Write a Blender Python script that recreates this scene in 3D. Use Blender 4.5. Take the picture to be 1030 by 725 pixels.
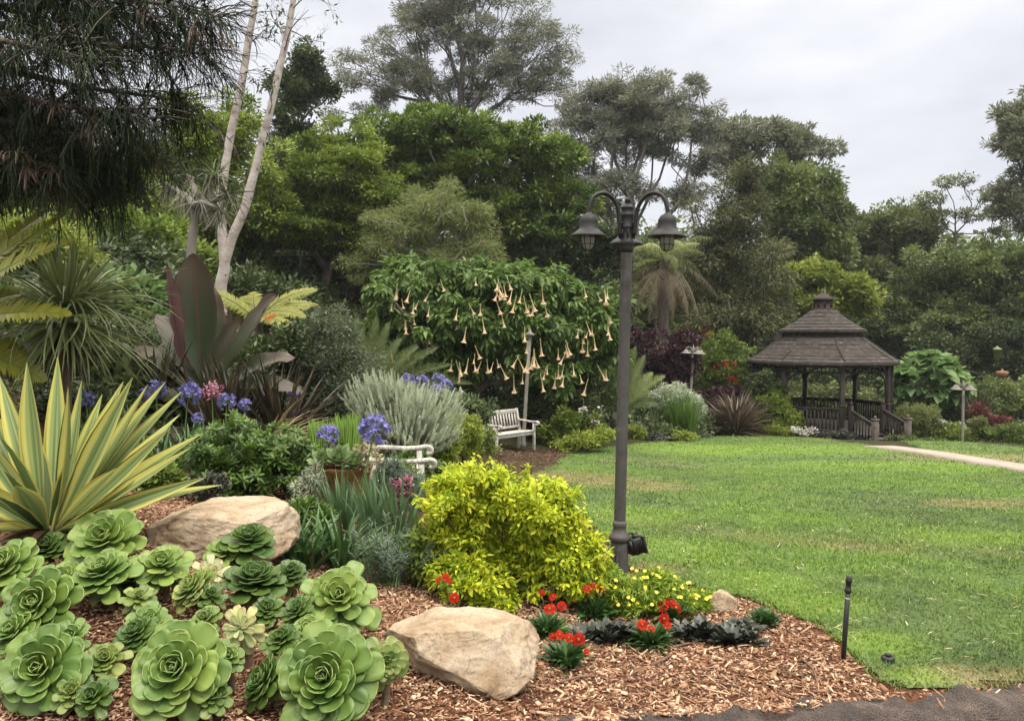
import bpy, bmesh, math, random
import numpy as np
from mathutils import Vector, Matrix, noise as mnoise

for _o in list(bpy.data.objects):
    bpy.data.objects.remove(_o)
SC = bpy.context.scene
COL = SC.collection
RAD = math.radians

# ------------------------------------------------------------------ camera
F_PX, CX, CY, EYE = 780.0, 515.0, 362.5, 1.6
PITCH = RAD(2.0)
cam_d = bpy.data.cameras.new('camera')
cam = bpy.data.objects.new('camera', cam_d)
COL.objects.link(cam)
cam_d.sensor_width = 36.0
cam_d.lens = F_PX / 1030.0 * 36.0
cam_d.clip_start = 0.05
cam_d.clip_end = 2000.0
cam.location = (0, 0, EYE)
cam.rotation_euler = (RAD(90) - PITCH, 0, 0)
SC.camera = cam
SC.render.resolution_x, SC.render.resolution_y = 1024, 720

# ------------------------------------------------------------------ light: bright overcast
SUN_EL, SUN_AZ = RAD(62), RAD(140)        # azimuth clockwise from +Y (away from the camera)
w = bpy.data.worlds.new('World')
SC.world = w
w.use_nodes = True
nt = w.node_tree
for n in list(nt.nodes):
    nt.nodes.remove(n)
def wn(t, **k):
    n = nt.nodes.new(t)
    for a, b in k.items():
        setattr(n, a, b)
    return n
out = wn('ShaderNodeOutputWorld')
bg = wn('ShaderNodeBackground')
bg.inputs['Strength'].default_value = 0.12
sky = wn('ShaderNodeTexSky', sky_type='NISHITA')
sky.sun_disc = False
sky.sun_elevation = SUN_EL
sky.sun_rotation = SUN_AZ
sky.air_density = 1.0
tc = wn('ShaderNodeTexCoord')
sep = wn('ShaderNodeSeparateXYZ')
nt.links.new(tc.outputs['Generated'], sep.inputs[0])
# cloud deck: even pale grey low down, brighter overhead where the sun sits behind thin cloud
mapr = wn('ShaderNodeMapRange', interpolation_type='SMOOTHSTEP')
mapr.inputs['From Min'].default_value = 0.40
mapr.inputs['From Max'].default_value = 0.85
mapr.inputs['To Min'].default_value = 5.45
mapr.inputs['To Max'].default_value = 29.5
nt.links.new(sep.outputs['Z'], mapr.inputs['Value'])
mp = wn('ShaderNodeMapping')
mp.inputs['Scale'].default_value = (1.6, 1.6, 4.5)
nt.links.new(tc.outputs['Generated'], mp.inputs['Vector'])
nz = wn('ShaderNodeTexNoise')
nz.inputs['Scale'].default_value = 1.7
nz.inputs['Detail'].default_value = 5
nz.inputs['Roughness'].default_value = 0.55
nt.links.new(mp.outputs[0], nz.inputs['Vector'])
cr = wn('ShaderNodeValToRGB')
cr.color_ramp.elements[0].position = 0.32
cr.color_ramp.elements[0].color = (0.80, 0.82, 0.89, 1)
cr.color_ramp.elements[1].position = 0.66
cr.color_ramp.elements[1].color = (1.13, 1.13, 1.18, 1)
nt.links.new(nz.outputs['Fac'], cr.inputs[0])
mul = wn('ShaderNodeVectorMath', operation='SCALE')
nt.links.new(cr.outputs[0], mul.inputs[0])
nt.links.new(mapr.outputs[0], mul.inputs['Scale'])
mixs = wn('ShaderNodeMix', data_type='RGBA')
mixs.inputs['Factor'].default_value = 0.93
nt.links.new(sky.outputs[0], mixs.inputs['A'])
nt.links.new(mul.outputs[0], mixs.inputs['B'])
# sunlit side of the deck overhead is warmer than its low grey rim
mw = wn('ShaderNodeMapRange', interpolation_type='SMOOTHSTEP')
mw.inputs['From Min'].default_value = 0.40
mw.inputs['From Max'].default_value = 0.80
nt.links.new(sep.outputs['Z'], mw.inputs['Value'])
mxw = wn('ShaderNodeMix', data_type='RGBA', blend_type='MULTIPLY')
nt.links.new(mw.outputs[0], mxw.inputs['Factor'])
nt.links.new(mixs.outputs['Result'], mxw.inputs['A'])
mxw.inputs['B'].default_value = (1.10, 1.0, 0.83, 1)
nt.links.new(mxw.outputs['Result'], bg.inputs['Color'])
nt.links.new(bg.outputs[0], out.inputs[0])

sun_d = bpy.data.lights.new('sun', 'SUN')
sun_d.energy = 1.5
sun_d.angle = RAD(12)
sun_d.color = (1.0, 0.95, 0.86)
sun = bpy.data.objects.new('sun', sun_d)
COL.objects.link(sun)
_sv = Vector((math.sin(SUN_AZ) * math.cos(SUN_EL), math.cos(SUN_AZ) * math.cos(SUN_EL), math.sin(SUN_EL)))
sun.rotation_euler = _sv.to_track_quat('Z', 'Y').to_euler()

vs = SC.view_settings
vs.view_transform = 'Standard'
vs.look = 'None'
vs.exposure = 0.5
vs.gamma = 1.0
vs.use_curve_mapping = False
SC.cycles.max_bounces = 6
SC.cycles.diffuse_bounces = 3
SC.cycles.glossy_bounces = 2
SC.cycles.transmission_bounces = 4
SC.cycles.transparent_max_bounces = 4

# ------------------------------------------------------------------ point helpers
CAM = np.array((0.0, 0.0, EYE))
_cp, _sp = math.cos(PITCH), math.sin(PITCH)
def at(px, py, d):
    """world point at depth d (metres along Y) seen at photo pixel px, py"""
    a, b = (px - CX) / F_PX, (CY - py) / F_PX
    D = np.array((a, _cp + b * _sp, -_sp + b * _cp))
    return CAM + D * (d / D[1])

# ------------------------------------------------------------------ terrain
_CP = []   # x, y, z
def _c(px, py, d):
    _CP.append(tuple(at(px, py, d)))
# road and kerb line
for x, y in ((-4, 0.4), (-2, 0.6), (-2.6, -1), (0, -1), (0, 1.5), (1, 2.2), (2, 2.6), (4, 2.8), (8, 2.6), (3, -1), (8, -1), (14, 1), (-8, -1), (-14, -2)):
    _CP.append((x, y, -0.03))
_CP += [(-1.3, 1.75, 0.08), (-0.6, 2.45, 0.08), (0, 2.95, 0.06), (1, 3.1, 0.05), (2, 3.26, 0.05), (4, 3.5, 0.03), (8, 3.8, 0.0), (14, 4, -0.1)]
# lawn plane
for x, y in ((0.8, 5.1), (1.5, 4.3), (3, 4.5), (6, 5), (2, 8), (6, 9), (12, 9), (0.6, 8), (1, 12), (6, 13), (12, 13), (18, 13), (0.8, 17), (6, 18), (12, 18), (18, 18), (3, 23), (8, 23), (14, 23), (22, 22), (6, 29), (12, 28), (18, 28), (26, 28)):
    _CP.append((x, y, -0.09 * max(y - 5, 0) + (0.03 if y < 5 else 0)))
# planted beds on the mound
for p in ((50, 715, 2.75), (200, 715, 2.8), (330, 715, 2.95), (100, 600, 3.65), (250, 600, 3.75), (340, 640, 3.45), (460, 692, 3.05), (60, 540, 4.0), (225, 548, 4.2),
          (570, 675, 3.6), (700, 655, 3.9), (515, 605, 4.5), (390, 600, 4.2), (300, 590, 4.3), (245, 500, 6.0), (345, 500, 6.2), (420, 500, 7.5), (405, 465, 10.0), (455, 466, 12.0),
          (60, 450, 6.5), (150, 440, 8.0), (220, 435, 9.5), (320, 430, 11.5), (300, 400, 15), (230, 300, 15), (140, 270, 16), (60, 300, 13), (-100, 330, 10), (-100, 450, 6), (-150, 620, 3.6),
          (400, 420, 18), (490, 435, 20), (530, 456, 18), (560, 445, 20), (620, 438, 22), (700, 437, 26), (745, 434, 27.5), (400, 330, 28), (330, 280, 28), (250, 250, 28), (100, 200, 28),
          (830, 441, 28), (930, 447, 27), (1015, 460, 25.5), (1000, 430, 34), (900, 430, 40), (750, 420, 40), (600, 410, 40), (450, 330, 45), (250, 220, 45), (0, 180, 45), (-300, 200, 30), (-300, 300, 16)):
    _c(*p)
for x, y, z in ((-60, 90, 16), (0, 90, 5), (40, 90, 2), (90, 90, 4), (90, 30, -2), (60, 0, -1), (-60, 30, 8), (-60, 0, 1), (-30, -20, 0), (30, -20, 0), (0, 200, 18), (-160, 160, 30), (160, 160, 16), (200, 0, 0), (-200, 0, 4), (0, -100, 0)):
    _CP.append((x, y, z))
_CP = np.array(_CP)
def _ker(r):
    return np.sqrt(r * r + 0.25)
def _fit():
    P = _CP[:, :2]
    n = len(P)
    R = np.linalg.norm(P[:, None] - P[None], axis=2)
    K = -_ker(R) + np.eye(n) * 0.10
    A = np.zeros((n + 3, n + 3))
    A[:n, :n] = K
    A[:n, n] = 1
    A[:n, n + 1:] = P
    A[n, :n] = 1
    A[n + 1:, :n] = P.T
    b = np.concatenate([_CP[:, 2], np.zeros(3)])
    return np.linalg.solve(A, b)
_W = _fit()
def H(x, y):
    """ground height"""
    x = np.asarray(x, float)
    y = np.asarray(y, float)
    sh = x.shape
    x = x.ravel()
    y = y.ravel()
    o = np.empty(len(x))
    for i in range(0, len(x), 20000):
        r = np.hypot(x[i:i+20000, None] - _CP[None, :, 0], y[i:i+20000, None] - _CP[None, :, 1])
        o[i:i+20000] = -_ker(r) @ _W[:-3] + _W[-3] + _W[-2] * x[i:i+20000] + _W[-1] * y[i:i+20000]
    return o.reshape(sh)
def Hf(x, y):
    return float(H(np.array([x]), np.array([y]))[0])
def gp(px, py, dmin=1.5, dmax=80):
    """ground point seen at a photo pixel"""
    ds = np.geomspace(dmin, dmax, 900)
    P = np.array([at(px, py, d) for d in ds])
    below = P[:, 2] < H(P[:, 0], P[:, 1])
    k = int(np.argmax(below)) if below.any() else len(ds) - 1
    p = P[k]
    return np.array((p[0], p[1], Hf(p[0], p[1])))
def gd(px, d):
    """ground point in pixel column px at depth d"""
    x = (px - CX) / F_PX * d
    return np.array((x, d, Hf(x, d)))

# ------------------------------------------------------------------ object helpers
def tag(o, label=None, cat=None, group=None, kind=None):
    if label: o['label'] = label
    if cat: o['category'] = cat
    if group: o['group'] = group
    if kind: o['kind'] = kind
    return o
def root(name, loc, label, cat, group=None):
    o = bpy.data.objects.new(name, None)
    o.empty_display_size = 0.1
    COL.objects.link(o)
    o.location = tuple(float(v) for v in loc)
    return tag(o, label, cat, group)
def origin(parent):
    p = np.zeros(3)
    while parent is not None:
        p += np.array(parent.location)
        parent = parent.parent
    return p
def obj(name, mesh, parent=None, loc=None):
    o = bpy.data.objects.new(name, mesh)
    COL.objects.link(o)
    o.parent = parent
    if loc is not None:
        o.location = tuple(float(v) for v in loc)
    return o

class G:
    """gathers quads / triangles with a per-vertex colour attribute 'leaf' = (u, v, rnd, rnd2)"""
    def __init__(s):
        s.v, s.a, s.q, s.t, s.n = [], [], [], [], 0
    def add(s, v, q=None, t=None, a=None):
        v = np.asarray(v, float).reshape(-1, 3)
        if a is None:
            a = np.tile((0.5, 0.5, 0.5, 0.5), (len(v), 1))
        s.v.append(v)
        s.a.append(np.asarray(a, float).reshape(-1, 4))
        if q is not None and len(q):
            s.q.append(np.asarray(q, int).reshape(-1, 4) + s.n)
        if t is not None and len(t):
            s.t.append(np.asarray(t, int).reshape(-1, 3) + s.n)
        s.n += len(v)
        return s
    def build(s, name, mat, parent=None, smooth=False, loc=None, world=True):
        me = bpy.data.meshes.new(name)
        v = np.concatenate(s.v)
        off = np.zeros(3)
        if loc is None and parent is None:
            pass
        if world:
            off = origin(parent)
            if loc is not None:
                off = off + np.array(loc, float)
        v = v - off
        a = np.concatenate(s.a)
        q = np.concatenate(s.q) if s.q else np.zeros((0, 4), int)
        t = np.concatenate(s.t) if s.t else np.zeros((0, 3), int)
        nq, ntr = len(q), len(t)
        me.vertices.add(len(v))
        me.vertices.foreach_set('co', v.astype(np.float32).ravel())
        me.loops.add(nq * 4 + ntr * 3)
        me.loops.foreach_set('vertex_index', np.concatenate([q.ravel(), t.ravel()]).astype(np.int32))
        me.polygons.add(nq + ntr)
        st = np.concatenate([np.arange(nq) * 4, nq * 4 + np.arange(ntr) * 3]).astype(np.int32)
        me.polygons.foreach_set('loop_start', st)
        if smooth:
            me.polygons.foreach_set('use_smooth', np.ones(nq + ntr, bool))
        me.update(calc_edges=True)
        at_ = me.attributes.new('leaf', 'FLOAT_COLOR', 'POINT')
        at_.data.foreach_set('color', a.astype(np.float32).ravel())
        me.materials.append(mat)
        return obj(name, me, parent, loc)

def nrm(v):
    v = np.asarray(v, float)
    return v / np.maximum(np.linalg.norm(v, axis=-1, keepdims=True), 1e-9)

def strips(g, base, d, n, L, W, bend=0.0, prof=(1, 1, 0.1), cols=2, fold=0.0, rnd=None, rnd2=None, bp=1.0, ts=None):
    """N leaves, each a ribbon of len(prof)-1 segments: base, direction, normal, length, width, total downward bend"""
    base = np.asarray(base, float).reshape(-1, 3)
    N = max(len(base), len(np.asarray(d, float).reshape(-1, 3)))
    base = np.broadcast_to(base, (N, 3))
    d = nrm(np.broadcast_to(d, (N, 3)))
    n = np.broadcast_to(n, (N, 3))
    sd = nrm(np.cross(d, n) + 1e-7)
    n2 = nrm(np.cross(sd, d))
    L = np.broadcast_to(L, (N,)).astype(float)
    W = np.broadcast_to(W, (N,)).astype(float)
    bend = np.broadcast_to(bend, (N,)).astype(float)
    prof = np.asarray(prof, float)
    k = len(prof) - 1
    if rnd is None: rnd = np.random.rand(N)
    if rnd2 is None: rnd2 = np.random.rand(N)
    V = np.empty((N, k + 1, cols, 3))
    A = np.empty((N, k + 1, cols, 4))
    p = base.copy()
    if ts is None: ts = np.linspace(0, 1, k + 1)
    for i in range(k + 1):
        t = ts[i]
        th = bend * (t ** bp)
        c, s_ = np.cos(th)[:, None], np.sin(th)[:, None]
        nn = n2 * c + d * s_
        w_ = (W * prof[i])[:, None] * 0.5
        for j in range(cols):
            u = -1 + 2 * j / (cols - 1)
            V[:, i, j] = p + sd * w_ * u + nn * (w_ * fold * 2 * (u * u - 0.5) if cols > 2 else 0)
            A[:, i, j, 0] = (u + 1) / 2
            A[:, i, j, 1] = t
        A[:, i, :, 2] = rnd[:, None]
        A[:, i, :, 3] = rnd2[:, None]
        if i == k: break
        tm = bend * (((ts[i] + ts[i + 1]) / 2) ** bp)
        p = p + (L * (ts[i + 1] - ts[i]))[:, None] * (d * np.cos(tm)[:, None] - n2 * np.sin(tm)[:, None])
    idx = np.arange(N * (k + 1) * cols).reshape(N, k + 1, cols)
    q = np.stack([idx[:, :-1, :-1], idx[:, :-1, 1:], idx[:, 1:, 1:], idx[:, 1:, :-1]], axis=-1).reshape(-1, 4)
    g.add(V.reshape(-1, 3), q, None, A.reshape(-1, 4))
    return p

def diamonds(g, base, d, n, L, W, rnd=None, rnd2=None):
    base = np.asarray(base, float).reshape(-1, 3)
    N = len(base)
    d = nrm(np.broadcast_to(d, (N, 3)))
    sd = nrm(np.cross(d, np.broadcast_to(n, (N, 3))) + 1e-7)
    L = np.broadcast_to(L, (N,)).astype(float)[:, None]
    W = np.broadcast_to(W, (N,)).astype(float)[:, None]
    if rnd is None: rnd = np.random.rand(N)
    if rnd2 is None: rnd2 = np.random.rand(N)
    V = np.stack([base, base + d * L * 0.45 + sd * W * 0.5, base + d * L, base + d * L * 0.45 - sd * W * 0.5], axis=1)
    A = np.empty((N, 4, 4))
    A[:, :, 0] = (0.5, 1, 0.5, 0)
    A[:, :, 1] = (0, 0.45, 1, 0.45)
    A[:, :, 2] = rnd[:, None]
    A[:, :, 3] = rnd2[:, None]
    g.add(V.reshape(-1, 3), np.arange(N * 4).reshape(N, 4), None, A.reshape(-1, 4))

def cones(g, a, b, ra, rb, sides=6):
    a = np.asarray(a, float).reshape(-1, 3)
    b = np.asarray(b, float).reshape(-1, 3)
    N = len(a)
    ra = np.broadcast_to(ra, (N,)).astype(float)
    rb = np.broadcast_to(rb, (N,)).astype(float)
    d = nrm(b - a)
    ref = np.where(np.abs(d[:, 2:3]) < 0.9, np.array((0, 0, 1.0)), np.array((1.0, 0, 0)))
    s1 = nrm(np.cross(d, ref))
    s2 = np.cross(d, s1)
    ang = np.arange(sides) / sides * 2 * math.pi
    ring = s1[:, None] * np.cos(ang)[None, :, None] + s2[:, None] * np.sin(ang)[None, :, None]
    V = np.stack([a[:, None] + ring * ra[:, None, None], b[:, None] + ring * rb[:, None, None]], axis=1)
    idx = np.arange(N * 2 * sides).reshape(N, 2, sides)
    nx = np.roll(idx, -1, axis=2)
    q = np.stack([idx[:, 0], nx[:, 0], nx[:, 1], idx[:, 1]], axis=-1).reshape(-1, 4)
    A = np.full((N * 2 * sides, 4), 0.5)
    g.add(V.reshape(-1, 3), q, None, A)

def catmull(P, k=6):
    P = np.asarray(P, float)
    if len(P) < 3:
        return np.array([P[0] + (P[-1] - P[0]) * t for t in np.linspace(0, 1, k + 1)])
    Q = np.vstack([2 * P[0] - P[1], P, 2 * P[-1] - P[-2]])
    o = []
    for i in range(1, len(Q) - 2):
        for j in range(k):
            t = j / k
            o.append(0.5 * ((2 * Q[i]) + (-Q[i-1] + Q[i+1]) * t + (2*Q[i-1] - 5*Q[i] + 4*Q[i+1] - Q[i+2]) * t*t + (-Q[i-1] + 3*Q[i] - 3*Q[i+1] + Q[i+2]) * t**3))
    o.append(P[-1])
    return np.array(o)

def tube(g, P, r, sides=10, k=5, cap=True, wob=0.0, smooth_path=True):
    """tube through points P; r scalar, or list per given point"""
    P = np.asarray(P, float)
    r = np.broadcast_to(np.asarray(r, float), (len(P),))
    if smooth_path:
        R4 = np.column_stack([P, r])
        R4 = catmull(R4, k)
        P, r = R4[:, :3], R4[:, 3]
    n = len(P)
    T = nrm(np.gradient(P, axis=0))
    ref = np.array((0, 0, 1.0)) if abs(T[0][2]) < 0.9 else np.array((1.0, 0, 0))
    s1 = nrm(np.cross(T[0], ref))
    V = []
    ang = np.arange(sides) / sides * 2 * math.pi
    for i in range(n):
        s1 = nrm(s1 - T[i] * np.dot(s1, T[i]))
        s2 = np.cross(T[i], s1)
        rr = r[i] * (1 + wob * np.array([mnoise.noise(Vector((math.cos(a) * 1.5, math.sin(a) * 1.5, i * 0.35))) for a in ang]) if wob else 1)
        rr = np.broadcast_to(rr, (sides,))
        V.append(P[i] + s1 * (np.cos(ang) * rr)[:, None] + s2 * (np.sin(ang) * rr)[:, None])
    V = np.concatenate(V)
    idx = np.arange(n * sides).reshape(n, sides)
    nx = np.roll(idx, -1, axis=1)
    q = np.stack([idx[:-1], nx[:-1], nx[1:], idx[1:]], axis=-1).reshape(-1, 4)
    t = None
    A = np.full((n * sides, 4), 0.5)
    A[:, 1] = np.repeat(np.linspace(0, 1, n), sides)
    if cap:
        V = np.vstack([V, P[0], P[-1]])
        A = np.vstack([A, [0.5] * 4, [0.5] * 4])
        c0, c1 = n * sides, n * sides + 1
        t = [(c0, nx[0][i], idx[0][i]) for i in range(sides)] + [(c1, idx[-1][i], nx[-1][i]) for i in range(sides)]
    g.add(V, q, t, A)

def lathe(g, prof, c=(0, 0, 0), sides=24, axis=None, cap=True, square=False):
    """prof: list of (radius, height) along +Z (or axis)"""
    c = np.asarray(c, float)
    M = np.eye(3)
    if axis is not None:
        z = nrm(np.asarray(axis, float))
        x = nrm(np.cross((0, 1, 0) if abs(z[1]) < 0.9 else (1, 0, 0), z))
        M = np.column_stack([x, np.cross(z, x), z])
    ang = (np.arange(sides) + (0.5 if square else 0)) / sides * 2 * math.pi
    V = []
    for r_, h_ in prof:
        V.append(np.column_stack([np.cos(ang) * r_, np.sin(ang) * r_, np.full(sides, h_)]))
    n = len(prof)
    V = np.concatenate(V)
    idx = np.arange(n * sides).reshape(n, sides)
    nx = np.roll(idx, -1, axis=1)
    q = np.stack([idx[:-1], nx[:-1], nx[1:], idx[1:]], axis=-1).reshape(-1, 4)
    t = None
    if cap:
        V = np.vstack([V, (0, 0, prof[0][1]), (0, 0, prof[-1][1])])
        c0, c1 = n * sides, n * sides + 1
        t = [(c0, nx[0][i], idx[0][i]) for i in range(sides)] + [(c1, idx[-1][i], nx[-1][i]) for i in range(sides)]
    g.add(V @ M.T + c, q, t)

def box(g, c, s, rz=0.0, M=None, bev=0.0, rnd=0.5):
    """box with centre c, full size s; optional rotation matrix; small chamfer"""
    x, y, z = [v / 2 for v in s]
    c = np.asarray(c, float)
    if M is None:
        M = np.array(Matrix.Rotation(rz, 3, 'Z'))
    b = min(bev, x * 0.9, y * 0.9, z * 0.9)
    if b <= 0:
        V = np.array([(sx * x, sy * y, sz * z) for sz in (-1, 1) for sy in (-1, 1) for sx in (-1, 1)])
        q = [(0, 2, 3, 1), (4, 5, 7, 6), (0, 1, 5, 4), (2, 6, 7, 3), (0, 4, 6, 2), (1, 3, 7, 5)]
        g.add(V @ M.T + c, q, None, np.tile((0.5, 0.5, rnd, rnd), (8, 1)))
        return
    bm = bmesh.new()
    bmesh.ops.create_cube(bm, size=1)
    for v in bm.verts:
        v.co = Vector((v.co.x * 2 * x, v.co.y * 2 * y, v.co.z * 2 * z))
    bmesh.ops.bevel(bm, geom=bm.edges[:], offset=b, segments=1, affect='EDGES')
    bm.verts.index_update()
    V = np.array([v.co[:] for v in bm.verts])
    q = [[v.index for v in f.verts] for f in bm.faces if len(f.verts) == 4]
    t = [[v.index for v in f.verts] for f in bm.faces if len(f.verts) == 3]
    bm.free()
    g.add(V @ M.T + c, q, t, np.tile((0.5, 0.5, rnd, rnd), (len(V), 1)))

def bar(g, a, b, w_, h_, up=(0, 0, 1), bev=0.0, rnd=0.5):
    """rectangular bar from a to b, width w_ sideways, height h_ along up"""
    a = np.asarray(a, float)
    b = np.asarray(b, float)
    d = nrm(b - a)
    s_ = nrm(np.cross(d, up))
    u = np.cross(s_, d)
    M = np.column_stack([d, s_, u])
    box(g, (a + b) / 2, (np.linalg.norm(b - a), w_, h_), M=M, bev=bev, rnd=rnd)

# ------------------------------------------------------------------ materials
MATS = {}
def newmat(name):
    m = bpy.data.materials.new(name)
    m.use_nodes = True
    t = m.node_tree
    for n in list(t.nodes):
        t.nodes.remove(n)
    o = t.nodes.new('ShaderNodeOutputMaterial')
    MATS[name] = m
    return m, t, o
def N(t, typ, **k):
    n = t.nodes.new(typ)
    for a, b in k.items():
        if a.startswith('i_'):
            n.inputs[a[2:].replace('_', ' ')].default_value = b
        else:
            setattr(n, a, b)
    return n
def ramp(t, stops, interp='LINEAR'):
    n = t.nodes.new('ShaderNodeValToRGB')
    n.color_ramp.interpolation = interp
    e = n.color_ramp.elements
    while len(e) < len(stops):
        e.new(0.5)
    for el, (p, c) in zip(e, stops):
        el.position = p
        el.color = (*c, 1)
    return n

def leafmat(name, cols, rough=0.5, trans=0.35, spec=0.35, tcol=None, edge=None, base=None, tip=None, patch=0.0):
    """cols: 3 colours over rnd; translucent leaf. edge=(colour, start) margins; tip / base colours along v"""
    m, t, o = newmat(name)
    a = N(t, 'ShaderNodeAttribute', attribute_name='leaf')
    s = N(t, 'ShaderNodeSeparateColor')
    t.links.new(a.outputs['Color'], s.inputs[0])
    r = ramp(t, [(0.05, cols[0]), (0.5, cols[1]), (0.97, cols[2])])
    if patch:
        nz_ = N(t, 'ShaderNodeTexNoise')
        nz_.inputs['Scale'].default_value = patch
        g_ = N(t, 'ShaderNodeNewGeometry')
        t.links.new(g_.outputs['Position'], nz_.inputs['Vector'])
        ad = N(t, 'ShaderNodeMath', operation='MULTIPLY_ADD')
        ad.inputs[1].default_value = 1.6
        ad.inputs[2].default_value = -0.8
        t.links.new(nz_.outputs['Fac'], ad.inputs[0])
        ad2 = N(t, 'ShaderNodeMath', operation='ADD')
        t.links.new(ad.outputs[0], ad2.inputs[0])
        t.links.new(s.outputs[2], ad2.inputs[1])
        t.links.new(ad2.outputs[0], r.inputs[0])
    else:
        t.links.new(s.outputs[2], r.inputs[0])
    col = r.outputs[0]
    def mix(col, fac, c2):
        mx = N(t, 'ShaderNodeMix', data_type='RGBA')
        t.links.new(fac, mx.inputs['Factor'])
        t.links.new(col, mx.inputs['A'])
        mx.inputs['B'].default_value = (*c2, 1)
        return mx.outputs['Result']
    if edge:
        c2, st = edge
        ab = N(t, 'ShaderNodeMath', operation='SUBTRACT')
        t.links.new(s.outputs[0], ab.inputs[0]); ab.inputs[1].default_value = 0.5
        ab2 = N(t, 'ShaderNodeMath', operation='ABSOLUTE')
        t.links.new(ab.outputs[0], ab2.inputs[0])
        mr = N(t, 'ShaderNodeMapRange', interpolation_type='SMOOTHSTEP')
        mr.inputs['From Min'].default_value = st
        mr.inputs['From Max'].default_value = st + 0.06
        t.links.new(ab2.outputs[0], mr.inputs['Value'])
        col = mix(col, mr.outputs[0], c2)
    if tip:
        c2, st = tip
        mr = N(t, 'ShaderNodeMapRange', interpolation_type='SMOOTHSTEP')
        mr.inputs['From Min'].default_value = st
        mr.inputs['From Max'].default_value = 1.0
        t.links.new(s.outputs[1], mr.inputs['Value'])
        col = mix(col, mr.outputs[0], c2)
    if base:
        c2, en = base
        mr = N(t, 'ShaderNodeMapRange', interpolation_type='SMOOTHSTEP')
        mr.inputs['From Min'].default_value = en
        mr.inputs['From Max'].default_value = 0.0
        t.links.new(s.outputs[1], mr.inputs['Value'])
        col = mix(col, mr.outputs[0], c2)
    p = N(t, 'ShaderNodeBsdfPrincipled')
    p.inputs['Roughness'].default_value = rough
    p.inputs['Specular IOR Level'].default_value = spec
    t.links.new(col, p.inputs['Base Color'])
    if trans > 0:
        tr = N(t, 'ShaderNodeBsdfTranslucent')
        if tcol:
            mm = N(t, 'ShaderNodeMix', data_type='RGBA', blend_type='MULTIPLY')
            mm.inputs['Factor'].default_value = 1
            t.links.new(col, mm.inputs['A'])
            mm.inputs['B'].default_value = (*tcol, 1)
            t.links.new(mm.outputs['Result'], tr.inputs['Color'])
        else:
            t.links.new(col, tr.inputs['Color'])
        ms = N(t, 'ShaderNodeMixShader')
        ms.inputs[0].default_value = trans
        t.links.new(p.outputs[0], ms.inputs[1])
        t.links.new(tr.outputs[0], ms.inputs[2])
        t.links.new(ms.outputs[0], o.inputs[0])
    else:
        t.links.new(p.outputs[0], o.inputs[0])
    return m

def solidmat(name, stops, scale=8.0, rough=0.7, spec=0.3, metal=0.0, bump=0.2, bscale=None, stretch=(1, 1, 1), detail=6, rough2=None, use_rnd=0.0, bdist=0.01):
    """noise driven colour with bump, object coordinates"""
    m, t, o = newmat(name)
    tcn = N(t, 'ShaderNodeTexCoord')
    mpn = N(t, 'ShaderNodeMapping')
    mpn.inputs['Scale'].default_value = stretch
    t.links.new(tcn.outputs['Object'], mpn.inputs['Vector'])
    nz_ = N(t, 'ShaderNodeTexNoise')
    nz_.inputs['Scale'].default_value = scale
    nz_.inputs['Detail'].default_value = detail
    nz_.inputs['Roughness'].default_value = 0.62
    t.links.new(mpn.outputs[0], nz_.inputs['Vector'])
    r = ramp(t, stops)
    fac = nz_.outputs['Fac']
    if use_rnd:
        a = N(t, 'ShaderNodeAttribute', attribute_name='leaf')
        s = N(t, 'ShaderNodeSeparateColor')
        t.links.new(a.outputs['Color'], s.inputs[0])
        ad = N(t, 'ShaderNodeMath', operation='MULTIPLY_ADD')
        t.links.new(s.outputs[2], ad.inputs[0])
        ad.inputs[1].default_value = use_rnd
        ad.inputs[2].default_value = -use_rnd / 2
        ad2 = N(t, 'ShaderNodeMath', operation='ADD')
        t.links.new(fac, ad2.inputs[0])
        t.links.new(ad.outputs[0], ad2.inputs[1])
        fac = ad2.outputs[0]
    t.links.new(fac, r.inputs[0])
    p = N(t, 'ShaderNodeBsdfPrincipled')
    p.inputs['Roughness'].default_value = rough
    p.inputs['Specular IOR Level'].default_value = spec
    p.inputs['Metallic'].default_value = metal
    t.links.new(r.outputs[0], p.inputs['Base Color'])
    if bump:
        n2 = N(t, 'ShaderNodeTexNoise')
        n2.inputs['Scale'].default_value = bscale or scale * 3
        n2.inputs['Detail'].default_value = 5
        t.links.new(mpn.outputs[0], n2.inputs['Vector'])
        b = N(t, 'ShaderNodeBump')
        b.inputs['Strength'].default_value = bump
        b.inputs['Distance'].default_value = bdist
        t.links.new(n2.outputs['Fac'], b.inputs['Height'])
        t.links.new(b.outputs[0], p.inputs['Normal'])
    t.links.new(p.outputs[0], o.inputs[0])
    return m

# ================================================================== SETTING
rng = np.random.default_rng(7)
random.seed(7)
np.random.seed(7)

# kerb line in world x, y (asphalt berm between the bed / lawn and the road)
KERB = np.array([(-6, -1.5), (-3.4, 0.7), (-2.2, 1.5), (-1.3, 2.12), (-0.6, 2.58), (0, 2.87), (0.5, 2.97), (1, 3.03), (1.5, 3.11), (2.2, 3.22), (3.2, 3.33), (5, 3.45), (9, 3.6), (16, 3.9)])
def kerb_y(x):
    return np.interp(x, KERB[:, 0], KERB[:, 1])

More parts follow.
